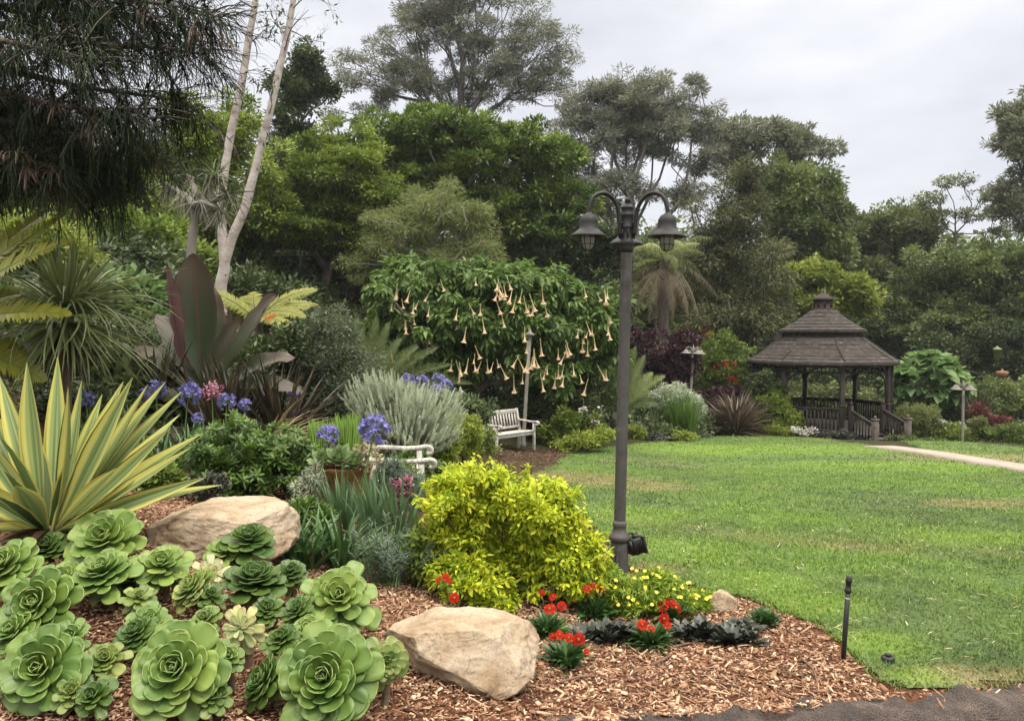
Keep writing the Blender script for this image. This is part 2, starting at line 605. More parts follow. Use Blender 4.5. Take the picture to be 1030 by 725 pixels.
def grid_mesh(name, xs, ys, zf, mat, keep=None, off=0.0):
    X, Y = np.meshgrid(xs, ys)
    Z = zf(X, Y) + off
    V = np.stack([X, Y, Z], -1).reshape(-1, 3)
    idx = np.arange(len(xs) * len(ys)).reshape(len(ys), len(xs))
    q = np.stack([idx[:-1, :-1], idx[:-1, 1:], idx[1:, 1:], idx[1:, :-1]], -1).reshape(-1, 4)
    if keep is not None:
        k = keep(V[:, 0], V[:, 1])
        q = q[k[q].all(axis=1)]
        used = np.unique(q)
        mp_ = np.full(len(V), -1)
        mp_[used] = np.arange(len(used))
        V = V[used]
        q = mp_[q]
    g = G()
    g.add(V, q)
    return g.build(name, mat, smooth=True)

def inpoly(x, y, P):
    x = np.asarray(x); y = np.asarray(y)
    ins = np.zeros(x.shape, bool)
    j = len(P) - 1
    for i in range(len(P)):
        xi, yi = P[i]; xj, yj = P[j]
        c = ((yi > y) != (yj > y)) & (x < (xj - xi) * (y - yi) / (yj - yi + 1e-12) + xi)
        ins ^= c
        j = i
    return ins
def wig(x, y, s=1.0):
    return 0.5 * np.sin(x * 3.1 * s + 1.7 * np.sin(y * 2.3 * s)) + 0.5 * np.sin(y * 4.3 * s + 1.3 * np.sin(x * 5.1 * s))

# --- materials of the ground
m, t, o = newmat('mulch_soil')
g_ = N(t, 'ShaderNodeNewGeometry')
n1 = N(t, 'ShaderNodeTexNoise'); n1.inputs['Scale'].default_value = 45; n1.inputs['Detail'].default_value = 6; n1.inputs['Roughness'].default_value = 0.75
n2 = N(t, 'ShaderNodeTexVoronoi'); n2.inputs['Scale'].default_value = 55
n3 = N(t, 'ShaderNodeTexNoise'); n3.inputs['Scale'].default_value = 0.5; n3.inputs['Detail'].default_value = 4
for n in (n1, n2, n3): t.links.new(g_.outputs['Position'], n.inputs['Vector'])
r1 = ramp(t, [(0.3, (0.03, 0.014, 0.009)), (0.5, (0.10, 0.045, 0.026)), (0.72, (0.26, 0.14, 0.085))])
t.links.new(n1.outputs['Fac'], r1.inputs[0])
mx = N(t, 'ShaderNodeMix', data_type='RGBA', blend_type='MULTIPLY'); mx.inputs['Factor'].default_value = 0.6
r2 = ramp(t, [(0.3, (0.55, 0.6, 0.5)), (0.7, (1.1, 1.0, 0.9))])
t.links.new(n3.outputs['Fac'], r2.inputs[0])
t.links.new(r1.outputs[0], mx.inputs['A']); t.links.new(r2.outputs[0], mx.inputs['B'])
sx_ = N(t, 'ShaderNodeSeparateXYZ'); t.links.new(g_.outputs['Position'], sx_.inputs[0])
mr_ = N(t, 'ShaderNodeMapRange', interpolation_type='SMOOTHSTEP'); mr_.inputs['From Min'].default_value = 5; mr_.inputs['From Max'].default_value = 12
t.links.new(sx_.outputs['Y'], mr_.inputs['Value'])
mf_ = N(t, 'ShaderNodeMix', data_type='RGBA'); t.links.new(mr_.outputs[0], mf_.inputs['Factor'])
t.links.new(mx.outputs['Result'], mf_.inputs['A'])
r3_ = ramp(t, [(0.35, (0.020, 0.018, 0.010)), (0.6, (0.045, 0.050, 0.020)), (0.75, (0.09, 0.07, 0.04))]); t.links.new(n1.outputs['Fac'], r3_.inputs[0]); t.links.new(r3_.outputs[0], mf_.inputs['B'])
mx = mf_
p = N(t, 'ShaderNodeBsdfPrincipled'); p.inputs['Roughness'].default_value = 0.95; p.inputs['Specular IOR Level'].default_value = 0.1
b = N(t, 'ShaderNodeBump'); b.inputs['Strength'].default_value = 0.8; b.inputs['Distance'].default_value = 0.02
t.links.new(n2.outputs['Distance'], b.inputs['Height']); t.links.new(b.outputs[0], p.inputs['Normal'])
t.links.new(mx.outputs['Result'], p.inputs['Base Color']); t.links.new(p.outputs[0], o.inputs[0])

def grass_mat(name, leafy):
    """turf colour from world position: fresh green, blue grey clover-like bloom, straw patches"""
    m, t, o = newmat(name)
    g_ = N(t, 'ShaderNodeNewGeometry')
    mp_ = N(t, 'ShaderNodeMapping'); mp_.inputs['Scale'].default_value = (1.0, 0.75, 0.0)
    t.links.new(g_.outputs['Position'], mp_.inputs['Vector'])
    big = N(t, 'ShaderNodeTexNoise'); big.inputs['Scale'].default_value = 0.55; big.inputs['Detail'].default_value = 5; big.inputs['Roughness'].default_value = 0.6
    mid = N(t, 'ShaderNodeTexNoise'); mid.inputs['Scale'].default_value = 3.2; mid.inputs['Detail'].default_value = 6; mid.inputs['Roughness'].default_value = 0.7
    dry = N(t, 'ShaderNodeTexNoise'); dry.inputs['Scale'].default_value = 0.33; dry.inputs['Detail'].default_value = 6; dry.inputs['Distortion'].default_value = 0.6; dry.inputs['Roughness'].default_value = 0.65
    off = N(t, 'ShaderNodeMapping'); off.inputs['Location'].default_value = (7.3, 2.1, 0)
    t.links.new(mp_.outputs[0], off.inputs['Vector'])
    t.links.new(mp_.outputs[0], big.inputs['Vector']); t.links.new(mp_.outputs[0], mid.inputs['Vector']); t.links.new(off.outputs[0], dry.inputs['Vector'])
    k = 1.0 if leafy else 0.7
    def C(r, g, b): return (r * k, g * k, b * k)
    ra = ramp(t, [(0.30, C(0.100, 0.158, 0.048)), (0.46, C(0.118, 0.192, 0.043)), (0.60, C(0.138, 0.235, 0.038)), (0.72, C(0.17, 0.275, 0.036))])
    t.links.new(big.outputs['Fac'], ra.inputs[0])
    rb = ramp(t, [(0.30, C(0.55, 0.60, 0.70)), (0.5, C(0.98, 0.98, 1.0)), (0.72, C(1.35, 1.3, 1.25))])
    t.links.new(mid.outputs['Fac'], rb.inputs[0])
    mu = N(t, 'ShaderNodeMix', data_type='RGBA', blend_type='MULTIPLY'); mu.inputs['Factor'].default_value = 0.85
    t.links.new(ra.outputs[0], mu.inputs['A']); t.links.new(rb.outputs[0], mu.inputs['B'])
    # straw patch factor: noise plus two worn spots near the bench and by the far footpath
    rd = ramp(t, [(0.58, (0, 0, 0)), (0.70, (1, 1, 1))])
    t.links.new(dry.outputs['Fac'], rd.inputs[0])
    fac = rd.outputs[0]
    for (wx, wy, rx, ry) in WORN:
        mm = N(t, 'ShaderNodeMapping', vector_type='POINT')
        mm.inputs['Location'].default_value = (-wx / rx, -wy / ry, 0)
        mm.inputs['Scale'].default_value = (1 / rx, 1 / ry, 0)
        t.links.new(g_.outputs['Position'], mm.inputs['Vector'])
        ln = N(t, 'ShaderNodeVectorMath', operation='LENGTH')
        t.links.new(mm.outputs[0], ln.inputs[0])
        mr = N(t, 'ShaderNodeMath', operation='SUBTRACT'); mr.inputs[0].default_value = 1.05
        t.links.new(ln.outputs['Value'], mr.inputs[1])
        ml = N(t, 'ShaderNodeMath', operation='MULTIPLY_ADD', use_clamp=True)
        t.links.new(mr.outputs[0], ml.inputs[0]); ml.inputs[1].default_value = 1.1
        sb = N(t, 'ShaderNodeMath', operation='MULTIPLY_ADD'); t.links.new(mid.outputs['Fac'], sb.inputs[0]); sb.inputs[1].default_value = 3.2; sb.inputs[2].default_value = -1.55
        t.links.new(sb.outputs[0], ml.inputs[2])
        c0 = N(t, 'ShaderNodeMath', operation='MULTIPLY', use_clamp=True)
        gt = N(t, 'ShaderNodeMath', operation='GREATER_THAN'); t.links.new(mr.outputs[0], gt.inputs[0]); gt.inputs[1].default_value = 0.0
        sm = N(t, 'ShaderNodeMapRange', interpolation_type='SMOOTHSTEP'); sm.inputs['From Max'].default_value = 0.5
        t.links.new(mr.outputs[0], sm.inputs['Value'])
        t.links.new(ml.outputs[0], c0.inputs[0]); t.links.new(sm.outputs[0], c0.inputs[1])
        mxx = N(t, 'ShaderNodeMath', operation='MAXIMUM')
        t.links.new(fac, mxx.inputs[0]); t.links.new(c0.outputs[0], mxx.inputs[1])
        fac = mxx.outputs[0]
    sc_ = N(t, 'ShaderNodeMath', operation='MULTIPLY'); sc_.inputs[1].default_value = 0.62
    t.links.new(fac, sc_.inputs[0])
    md = N(t, 'ShaderNodeMix', data_type='RGBA')
    t.links.new(sc_.outputs[0], md.inputs['Factor'])
    t.links.new(mu.outputs['Result'], md.inputs['A'])
    md.inputs['B'].default_value = (*C(0.30, 0.235, 0.12), 1)
    col = md.outputs['Result']
    for (wx, wy, rx, ry) in LUSH:                # fresher watered turf
        mm = N(t, 'ShaderNodeMapping', vector_type='POINT')
        mm.inputs['Location'].default_value = (-wx / rx, -wy / ry, 0)
        mm.inputs['Scale'].default_value = (1 / rx, 1 / ry, 0)
        t.links.new(g_.outputs['Position'], mm.inputs['Vector'])
        ln = N(t, 'ShaderNodeVectorMath', operation='LENGTH'); t.links.new(mm.outputs[0], ln.inputs[0])
        ad_ = N(t, 'ShaderNodeMath', operation='MULTIPLY_ADD'); t.links.new(mid.outputs['Fac'], ad_.inputs[0]); ad_.inputs[1].default_value = 0.9; t.links.new(ln.outputs['Value'], ad_.inputs[2])
        sm = N(t, 'ShaderNodeMapRange', interpolation_type='SMOOTHSTEP'); sm.inputs['From Min'].default_value = 1.55; sm.inputs['From Max'].default_value = 0.75; sm.inputs['To Max'].default_value = 0.62
        t.links.new(ad_.outputs[0], sm.inputs['Value'])
        mq = N(t, 'ShaderNodeMix', data_type='RGBA'); t.links.new(sm.outputs[0], mq.inputs['Factor']); t.links.new(col, mq.inputs['A']); mq.inputs['B'].default_value = (*C(0.185, 0.300, 0.036), 1)
        col = mq.outputs['Result']
    p = N(t, 'ShaderNodeBsdfPrincipled'); p.inputs['Roughness'].default_value = 0.6; p.inputs['Specular IOR Level'].default_value = 0.3
    if leafy:
        a = N(t, 'ShaderNodeAttribute', attribute_name='leaf')
        s = N(t, 'ShaderNodeSeparateColor'); t.links.new(a.outputs['Color'], s.inputs[0])
        rr = ramp(t, [(0.0, (0.5, 0.55, 0.5)), (0.5, (1.0, 1.0, 0.95)), (0.9, (1.5, 1.4, 1.2)), (1.0, (2.2, 1.8, 1.6))])
        t.links.new(s.outputs[2], rr.inputs[0])
        mu2 = N(t, 'ShaderNodeMix', data_type='RGBA', blend_type='MULTIPLY'); mu2.inputs['Factor'].default_value = 1
        t.links.new(col, mu2.inputs['A']); t.links.new(rr.outputs[0], mu2.inputs['B'])
        col = mu2.outputs['Result']
        t.links.new(col, p.inputs['Base Color'])
        tr = N(t, 'ShaderNodeBsdfTranslucent'); t.links.new(col, tr.inputs['Color'])
        ms = N(t, 'ShaderNodeMixShader'); ms.inputs[0].default_value = 0.35
        t.links.new(p.outputs[0], ms.inputs[1]); t.links.new(tr.outputs[0], ms.inputs[2]); t.links.new(ms.outputs[0], o.inputs[0])
    else:
        t.links.new(col, p.inputs['Base Color'])
        fb = N(t, 'ShaderNodeTexNoise'); fb.inputs['Scale'].default_value = 30; fb.inputs['Detail'].default_value = 4
        t.links.new(g_.outputs['Position'], fb.inputs['Vector'])
        bb = N(t, 'ShaderNodeBump'); bb.inputs['Strength'].default_value = 0.6; bb.inputs['Distance'].default_value = 0.03
        t.links.new(fb.outputs['Fac'], bb.inputs['Height']); t.links.new(bb.outputs[0], p.inputs['Normal'])
        t.links.new(p.outputs[0], o.inputs[0])
    return m

WORN = []
for (px, py, rx, ry) in ((585, 482, 1.6, 2.0), (650, 490, 1.0, 1.0), (1010, 462, 3.2, 1.8), (985, 508, 0.9, 0.6), (850, 552, 0.35, 0.12), (980, 683, 0.55, 0.16), (650, 576, 0.35, 0.2)):
    q_ = gp(px, py)
    WORN.append((q_[0], q_[1], rx, ry))
LUSH = []
for (px, py, rx, ry) in ((800, 452, 4.5, 3.2), (905, 470, 3.5, 2.0), (700, 452, 2.5, 2.0), (690, 556, 0.55, 0.7), (760, 585, 0.5, 0.42), (820, 610, 0.45, 0.38), (880, 650, 0.36, 0.26), (925, 682, 0.2, 0.12), (990, 545, 0.9, 0.5), (640, 520, 0.7, 1.0)):
    q_ = gp(px, py)
    LUSH.append((q_[0], q_[1], rx, ry))
M_TURF = grass_mat('turf', False)
M_BLADE = grass_mat('grass_blade', True)

# --- ground: one sheet to the horizon (dark forest soil and mulch)
def axis(lo, hi, near, step0, grow):
    o = [near]
    s = step0
    while o[-1] < hi:
        o.append(o[-1] + s); s *= grow
    p_ = [near]
    s = step0
    while p_[-1] > lo:
        p_.append(p_[-1] - s); s *= grow
    return np.array(sorted(set(p_[1:] + o)))
xs = axis(-400, 400, 0.0, 0.12, 1.03)
ys = axis(-60, 500, 3.0, 0.12, 1.028)
def zground(X, Y):
    z = H(X, Y)
    ky = kerb_y(X)
    return np.where(Y < ky - 0.1, np.minimum(z, -0.06), z)
gr = grid_mesh('ground', xs, ys, zground, MATS['mulch_soil'])
tag(gr, kind='structure')

# --- lawn
LAWN = [tuple(gp(px, py)[:2]) for px, py in ((560, 466), (575, 452), (600, 450), (650, 446), (690, 442), (740, 437), (800, 437), (845, 444), (884, 449))]
LAWN += [tuple(gp(px, py)[:2]) for px, py in ((940, 458), (985, 466), (1029, 475))]
_e = LAWN[-1]
LAWN += [(24, 17), (24, 6), (14, 3.95), (9, 3.72), (5, 3.57), (3.2, 3.46)]
LAWN += [tuple(gp(px, py)[:2]) for px, py in ((1000, 690), (960, 690), (905, 694), (880, 690), (866, 672), (835, 648), (800, 624), (758, 604), (735, 598), (705, 590), (672, 580), (640, 574), (610, 560), (590, 520), (530, 482))]
LAWN2 = [tuple(gp(px, py)[:2]) for px, py in ((905, 444), (940, 444), (985, 446), (1030, 450), (1100, 458), (1200, 470), (1200, 510), (1060, 478), (985, 465), (940, 457))]
def in_lawn(x, y, e=0.0):
    a = 0.06 * wig(x, y) + 0.03 * wig(y * 3, x * 3)
    k = inpoly(x + a, y + a * 0.7, LAWN) | inpoly(x + a, y + a, LAWN2)
    return k & (y > kerb_y(x) + 0.10)
xs2 = np.unique(np.concatenate([np.arange(-1, 6, 0.07), np.arange(6, 26, 0.16)]))
ys2 = np.unique(np.concatenate([np.arange(3.2, 9, 0.07), np.arange(9, 32, 0.16)]))
lawn = grid_mesh('lawn', xs2, ys2, lambda X, Y: H(X, Y) + 0.014 + 0.012 * wig(X * 0.8, Y * 0.8), M_TURF, keep=in_lawn)
tag(lawn, kind='structure')

def grass_ring(g, y0, y1, n, L, W, xpad=1.0):
    y = rng.uniform(y0, y1, n)
    xl = (30 - CX) / F_PX * y
    x0 = np.full(n, -1.2); x1 = 0.68 * y + xpad
    x = x0 + rng.random(n) * (x1 - x0)
    # tufting: shift towards clump centres
    k = in_lawn(x, y)
    x, y = x[k], y[k]
    m_ = len(x)
    z = H(x, y) + 0.014 + 0.012 * wig(x * 0.8, y * 0.8)
    az = rng.uniform(0, 2 * math.pi, m_)
    lean = rng.uniform(0.15, 1.1, m_)
    d = np.column_stack([np.cos(az) * lean, np.sin(az) * lean, np.ones(m_)])
    nn = np.column_stack([-np.cos(az), -np.sin(az), np.full(m_, 0.8)])
    tall = 0.75 + 0.5 * (0.5 + 0.5 * wig(x * 1.7, y * 1.7))
    strips(g, np.column_stack([x, y, z - 0.005]), d, nn, L * rng.uniform(0.5, 1.3, m_) * tall, W * rng.uniform(0.7, 1.3, m_), bend=rng.uniform(0.2, 1.2, m_), prof=(0.9, 1.0, 0.1), rnd=np.clip(rng.normal(0.45, 0.22, m_), 0, 1))
gg = G()
grass_ring(gg, 3.2, 5.2, 135000, 0.031, 0.0045, 2.6)
grass_ring(gg, 5.2, 8.0, 125000, 0.034, 0.007, 2.8)
grass_ring(gg, 8.0, 14.0, 118000, 0.037, 0.011, 3.2)
grass_ring(gg, 14.0, 31.0, 100000, 0.038, 0.022, 4.0)
tag(gg.build('grass', M_BLADE), 'short mown green grass covering the sloping lawn', 'grass', kind='stuff')
# straw bits on the turf
gg = G()
n = 1300
y = rng.uniform(3.3, 9, n); x = rng.uniform(0, 6.5, n)
k = in_lawn(x, y); x, y = x[k], y[k]; n = len(x)
az = rng.uniform(0, 2 * math.pi, n)
d = np.column_stack([np.cos(az), np.sin(az), rng.uniform(-.1, .3, n)])
strips(gg, np.column_stack([x, y, H(x, y) + 0.055]), d, (0, 0, 1), rng.uniform(0.02, 0.06, n), rng.uniform(0.003, 0.007, n), bend=0.3, prof=(0.5, 1, 0.3))
tag(gg.build('dry_grass_litter', leafmat('straw', [(0.30, 0.22, 0.11), (0.42, 0.33, 0.18), (0.5, 0.44, 0.30)], trans=0.1)), 'dry straw bits and clippings scattered over the lawn', 'clippings', kind='stuff')

# --- road and kerb
m, t, o = newmat('asphalt')
g_ = N(t, 'ShaderNodeNewGeometry')
n1 = N(t, 'ShaderNodeTexVoronoi'); n1.inputs['Scale'].default_value = 130
n2 = N(t, 'ShaderNodeTexNoise'); n2.inputs['Scale'].default_value = 7; n2.inputs['Detail'].default_value = 10; n2.inputs['Roughness'].default_value = 0.7
for n in (n1, n2): t.links.new(g_.outputs['Position'], n.inputs['Vector'])
ra = ramp(t, [(0.32, (0.024, 0.018, 0.014)), (0.5, (0.062, 0.046, 0.037)), (0.68, (0.135, 0.100, 0.078))])
t.links.new(n2.outputs['Fac'], ra.inputs[0])
rb = ramp(t, [(0.0, (1.7, 1.6, 1.5)), (0.35, (1, 1, 1)), (0.7, (0.6, 0.6, 0.6))])
t.links.new(n1.outputs['Distance'], rb.inputs[0])
mu = N(t, 'ShaderNodeMix', data_type='RGBA', blend_type='MULTIPLY'); mu.inputs['Factor'].default_value = 1
t.links.new(ra.outputs[0], mu.inputs['A']); t.links.new(rb.outputs[0], mu.inputs['B'])
p = N(t, 'ShaderNodeBsdfPrincipled'); p.inputs['Roughness'].default_value = 0.85
bb = N(t, 'ShaderNodeBump'); bb.inputs['Strength'].default_value = 0.9; bb.inputs['Distance'].default_value = 0.009; bb.invert = True
t.links.new(n1.outputs['Distance'], bb.inputs['Height']); t.links.new(bb.outputs[0], p.inputs['Normal'])
t.links.new(mu.outputs['Result'], p.inputs['Base Color']); t.links.new(p.outputs[0], o.inputs[0])
xs3 = np.arange(-20, 20.1, 0.4)
g = G()
top = np.column_stack([xs3, kerb_y(xs3) - 0.04, np.full(len(xs3), -0.03)])
bot = np.column_stack([xs3, np.minimum(kerb_y(xs3) - 0.5, -8), np.full(len(xs3), -0.03)])
idx = np.arange(len(xs3))
g.add(np.vstack([top, bot]), [(i, i + len(xs3), i + 1 + len(xs3), i + 1) for i in idx[:-1]])
tag(g.build('road', MATS['asphalt']), kind='structure')
# berm: swept rounded profile with uneven top
KP = catmull(np.column_stack([KERB, np.zeros(len(KERB))]), 40)
prof_k = [(-0.17, -0.06), (-0.15, 0.0), (-0.125, 0.035), (-0.07, 0.075), (0.0, 0.088), (0.07, 0.075), (0.12, 0.045), (0.15, -0.04)]
V = []
for i, p_ in enumerate(KP):
    tg = nrm(KP[min(i + 1, len(KP) - 1)] - KP[max(i - 1, 0)])
    nn = np.array((-tg[1], tg[0], 0))
    for j, (a, h) in enumerate(prof_k):
        nz_ = mnoise.noise(Vector((p_[0] * 5, p_[1] * 5, j * 0.8))) * 0.034 + mnoise.noise(Vector((p_[0] * 14, p_[1] * 14, j * 1.7))) * 0.026
        V.append(p_ + nn * (a + nz_ * 0.5) + np.array((0, 0, h + nz_)))
V = np.array(V)
ix = np.arange(len(V)).reshape(len(KP), len(prof_k))
g = G()
g.add(V, np.stack([ix[:-1, :-1], ix[1:, :-1], ix[1:, 1:], ix[:-1, 1:]], -1).reshape(-1, 4))
tag(g.build('kerb', MATS['asphalt'], smooth=True), kind='structure')

# --- footpath from the gazebo steps
M_CONC = solidmat('concrete', [(0.3, (0.22, 0.19, 0.155)), (0.7, (0.34, 0.30, 0.25))], scale=3, rough=0.9, bump=0.3, bscale=60)
pp = np.array([gp(px, py) for px, py in ((884, 450), (905, 452.5), (940, 457.5), (985, 465), (1030, 472.5), (1080, 481), (1160, 497))])
pp = catmull(pp, 10)
V = []
for i, p_ in enumerate(pp):
    tg = nrm(pp[min(i + 1, len(pp) - 1)] - pp[max(i - 1, 0)])
    nn = np.array((-tg[1], tg[0], 0)); nn /= np.linalg.norm(nn)
    for a, h in ((-0.41, -0.1), (-0.40, 0.05), (0.40, 0.05), (0.41, -0.1)):
        q_ = p_ + nn * a
        V.append((q_[0], q_[1], Hf(p_[0], p_[1]) + h))
ix = np.arange(len(V)).reshape(len(pp), 4)
g = G()
g.add(V, np.stack([ix[:-1, :-1], ix[1:, :-1], ix[1:, 1:], ix[:-1, 1:]], -1).reshape(-1, 4))
tag(g.build('footpath', M_CONC), kind='structure')

# --- wood chips on the bed
M_CHIP = leafmat('wood_chip', [(0.060, 0.030, 0.019), (0.28, 0.152, 0.088), (0.60, 0.44, 0.30)], rough=0.85, trans=0.0, spec=0.15)
M_CHIP2 = leafmat('old_wood_chip', [(0.035, 0.020, 0.013), (0.095, 0.055, 0.036), (0.20, 0.13, 0.09)], rough=0.9, trans=0.0, spec=0.1)
def chips(name, y0, y1, x0, x1, n, Lr, Wr, label, seed, cond=None, lift=0.014, mat=None):
    r_ = np.random.default_rng(seed)
    x = r_.uniform(x0, x1, n); y = r_.uniform(y0, y1, n)
    k = (y > kerb_y(x) + 0.01 + 0.05 * wig(x * 3, y * 3) + 0.05 * wig(x * 11, y * 9)) & ~in_lawn(x + 0.05 * wig(x * 6, y * 6), y + 0.02)
    k &= ~((x > 1.62) & (y < 3.9)) | (r_.random(n) < 0.12)
    if cond is not None: k &= cond(x, y)
    x, y = x[k], y[k]; n = len(x)
    az = r_.uniform(0, 2 * math.pi, n)
    tilt = r_.normal(0, 0.28, n)
    L = np.clip(r_.lognormal(math.log(Lr), 0.62, n), 0.006, 0.13); W = np.clip(r_.lognormal(math.log(Wr), 0.55, n), 0.003, 0.022)
    T = W * 0.28
    d = np.column_stack([np.cos(az) * np.cos(tilt), np.sin(az) * np.cos(tilt), np.sin(tilt)])
    up = nrm(np.column_stack([r_.normal(0, 0.35, n), r_.normal(0, 0.35, n), np.ones(n)]))
    s_ = nrm(np.cross(d, up)); u = np.cross(s_, d)
    c = np.column_stack([x, y, np.maximum(H(x, y), 0.098 - ((y - kerb_y(x)) / 0.15) ** 2 * 0.09) + np.abs(r_.normal(0.004, lift * 0.7, n))])
    V = np.empty((n, 8, 3)); i = 0
    for sz in (-1, 1):
        for sy in (-1, 1):
            for sx in (-1, 1):
                ta = np.where(sx > 0, r_.uniform(0.4, 1, n), 1.0)
                V[:, i] = c + d * (L * sx / 2)[:, None] + s_ * (W * sy / 2 * ta)[:, None] + u * (T * sz / 2)[:, None]
                i += 1
    q = np.array([(4, 5, 7, 6), (0, 1, 5, 4), (2, 6, 7, 3), (0, 4, 6, 2), (1, 3, 7, 5)])
    q = (np.arange(n)[:, None, None] * 8 + q[None]).reshape(-1, 4)
    A = np.full((n, 8, 4), 0.5)
    A[:, :, 2] = np.clip(r_.normal(0.48, 0.25, n), 0, 1)[:, None]
    g = G(); g.add(V.reshape(-1, 3), q, None, A.reshape(-1, 4))
    tag(g.build(name, mat or M_CHIP), label, 'mulch', kind='stuff')
chips('wood_chip_mulch', 1.6, 5.6, -3.8, 2.2, 118000, 0.018, 0.0062, 'reddish brown wood chip mulch spread over the near planting bed', 3)
chips('wood_chip_mulch', 5.2, 19, -7, 1.6, 26000, 0.05, 0.018, 'dull dark brown mulch on the beds further back by the benches', 5, cond=lambda x, y: x > -0.45 * y, lift=0.02, mat=M_CHIP2)

# ================================================================== GAZEBO
M_WOOD = solidmat('weathered_dark_wood', [(0.3, (0.012, 0.009, 0.007)), (0.55, (0.030, 0.023, 0.019)), (0.8, (0.09, 0.075, 0.062))], scale=6, rough=0.8, bump=0.4, stretch=(1, 1, 0.25), use_rnd=0.3)
M_DECK = solidmat('grey_deck_wood', [(0.3, (0.055, 0.046, 0.038)), (0.75, (0.16, 0.14, 0.12))], scale=5, rough=0.85, bump=0.3)
# shingles: brick pattern in local surface coordinates carried by 'leaf' (u = along the course, v = up the slope)
m, t, o = newmat('shingle')
a = N(t, 'ShaderNodeAttribute', attribute_name='leaf')
br = N(t, 'ShaderNodeTexBrick')
br.inputs['Scale'].default_value = 1.0
br.inputs['Brick Width'].default_value = 0.17
br.inputs['Row Height'].default_value = 0.13
br.inputs['Mortar Size'].default_value = 0.007
br.inputs['Bias'].default_value = -0.35
br.inputs['Color1'].default_value = (0.016, 0.013, 0.011, 1)
br.inputs['Color2'].default_value = (0.070, 0.056, 0.047, 1)
br.inputs['Mortar'].default_value = (0.015, 0.012, 0.01, 1)
t.links.new(a.outputs['Vector'], br.inputs['Vector'])
nz_ = N(t, 'ShaderNodeTexNoise'); nz_.inputs['Scale'].default_value = 2.3; nz_.inputs['Detail'].default_value = 7; nz_.inputs['Roughness'].default_value = 0.7
t.links.new(a.outputs['Vector'], nz_.inputs['Vector'])
rr = ramp(t, [(0.60, (0, 0, 0)), (0.68, (1, 1, 1))])
t.links.new(nz_.outputs['Fac'], rr.inputs[0])
mx = N(t, 'ShaderNodeMix', data_type='RGBA')
fm = N(t, 'ShaderNodeMath', operation='MULTIPLY'); fm.inputs[1].default_value = 0.5
t.links.new(rr.outputs[0], fm.inputs[0]); t.links.new(fm.outputs[0], mx.inputs['Factor'])
t.links.new(br.outputs['Color'], mx.inputs['A']); mx.inputs['B'].default_value = (0.30, 0.27, 0.24, 1)
p = N(t, 'ShaderNodeBsdfPrincipled'); p.inputs['Roughness'].default_value = 0.9
b = N(t, 'ShaderNodeBump'); b.inputs['Strength'].default_value = 0.7; b.inputs['Distance'].default_value = 0.02; b.invert = True
t.links.new(br.outputs['Fac'], b.inputs['Height']); t.links.new(b.outputs[0], p.inputs['Normal'])
t.links.new(mx.outputs['Result'], p.inputs['Base Color']); t.links.new(p.outputs[0], o.inputs[0])

GZ = at(826, 440, 28.3)
GB = GZ[2]                       # ground level at the gazebo
gz = root('gazebo', (GZ[0], GZ[1], GB), 'octagonal dark timber gazebo with two-tier shingle roof at the far edge of the lawn', 'gazebo')
# steps leave from the octagon side that faces towards the lamp side of the lawn, slightly to the right
FACE = RAD(-74)                 # direction of the entrance side (angle of its outward normal, from +X)
def oc(r, k, z):
    a = FACE + RAD(22.5) + k * RAD(45)
    return np.array((GZ[0] + r * math.cos(a), GZ[1] + r * math.sin(a), GB + z))
FL = 0.42                        # deck height
RP = 2.40                        # post circle
def roof_tier(g, r0, z0, r1, z1, nseg=7, sag=0.06, thick=0.07):
    for k in range(8):
        for s_ in range(nseg):
            ta, tb = s_ / nseg, (s_ + 1) / nseg
            def pt(kk, tt):
                r_ = r0 + (r1 - r0) * tt
                return oc(r_, kk, z0 + (z1 - z0) * tt - sag * math.sin(math.pi * tt))
            A_, B_ = pt(k, ta), pt(k + 1, ta)
            C_, D_ = pt(k + 1, tb), pt(k, tb)
            wa, wb = np.linalg.norm(A_ - B_), np.linalg.norm(C_ - D_)
            sl = math.hypot(r1 - r0, z1 - z0)
            at_ = [(-wa/2 + 7*k, ta*sl, 0, 1), (wa/2 + 7*k, ta*sl, 0, 1), (wb/2 + 7*k, tb*sl, 0, 1), (-wb/2 + 7*k, tb*sl, 0, 1)]
            # each course overhangs the next by a small step
            up = np.array((0, 0, 0.022))
            g.add([A_ + up, B_ + up, C_, D_], [(0, 1, 2, 3)], None, at_)
            g.add([A_, B_, B_ + up, A_ + up], [(0, 1, 2, 3)], None, [at_[0], at_[1], at_[1], at_[0]])
def under(g, r0, z0, r1, z1):
    for k in range(8):
        g.add([oc(r0, k, z0), oc(r1, k, z1), oc(r1, k + 1, z1), oc(r0, k + 1, z0)], [(0, 1, 2, 3)])
g = G(); roof_tier(g, 2.70, 2.82, 1.40, 3.72); lower_r = g.build('roof', MATS['shingle'], gz)
g = G(); roof_tier(g, 1.56, 3.92, 0.36, 4.70, 6, 0.05); upper_r = g.build('roof', MATS['shingle'], gz)
g = G()
under(g, 2.68, 2.80, 1.38, 3.68); under(g, 1.54, 3.90, 0.34, 4.66)
for k in range(8):
    bar(g, oc(2.69, k, 2.765), oc(2.69, k + 1, 2.765), 0.035, 0.11)
    bar(g, oc(1.55, k, 3.875), oc(1.55, k + 1, 3.875), 0.03, 0.08)
    bar(g, oc(2.64, k, 2.80), oc(1.4, k, 3.66), 0.07, 0.09)
g.build('fascia', M_WOOD, gz)
g = G()
for k in range(8):
    bar(g, oc(1.40, k, 3.78), oc(1.40, k + 1, 3.78), 0.05, 0.24)
    bar(g, oc(1.44, k, 3.70), oc(1.44, k + 1, 3.70), 0.04, 0.05)
g.build('clerestory', M_WOOD, gz)
g = G()
_gc = (GZ[0], GZ[1], GB)
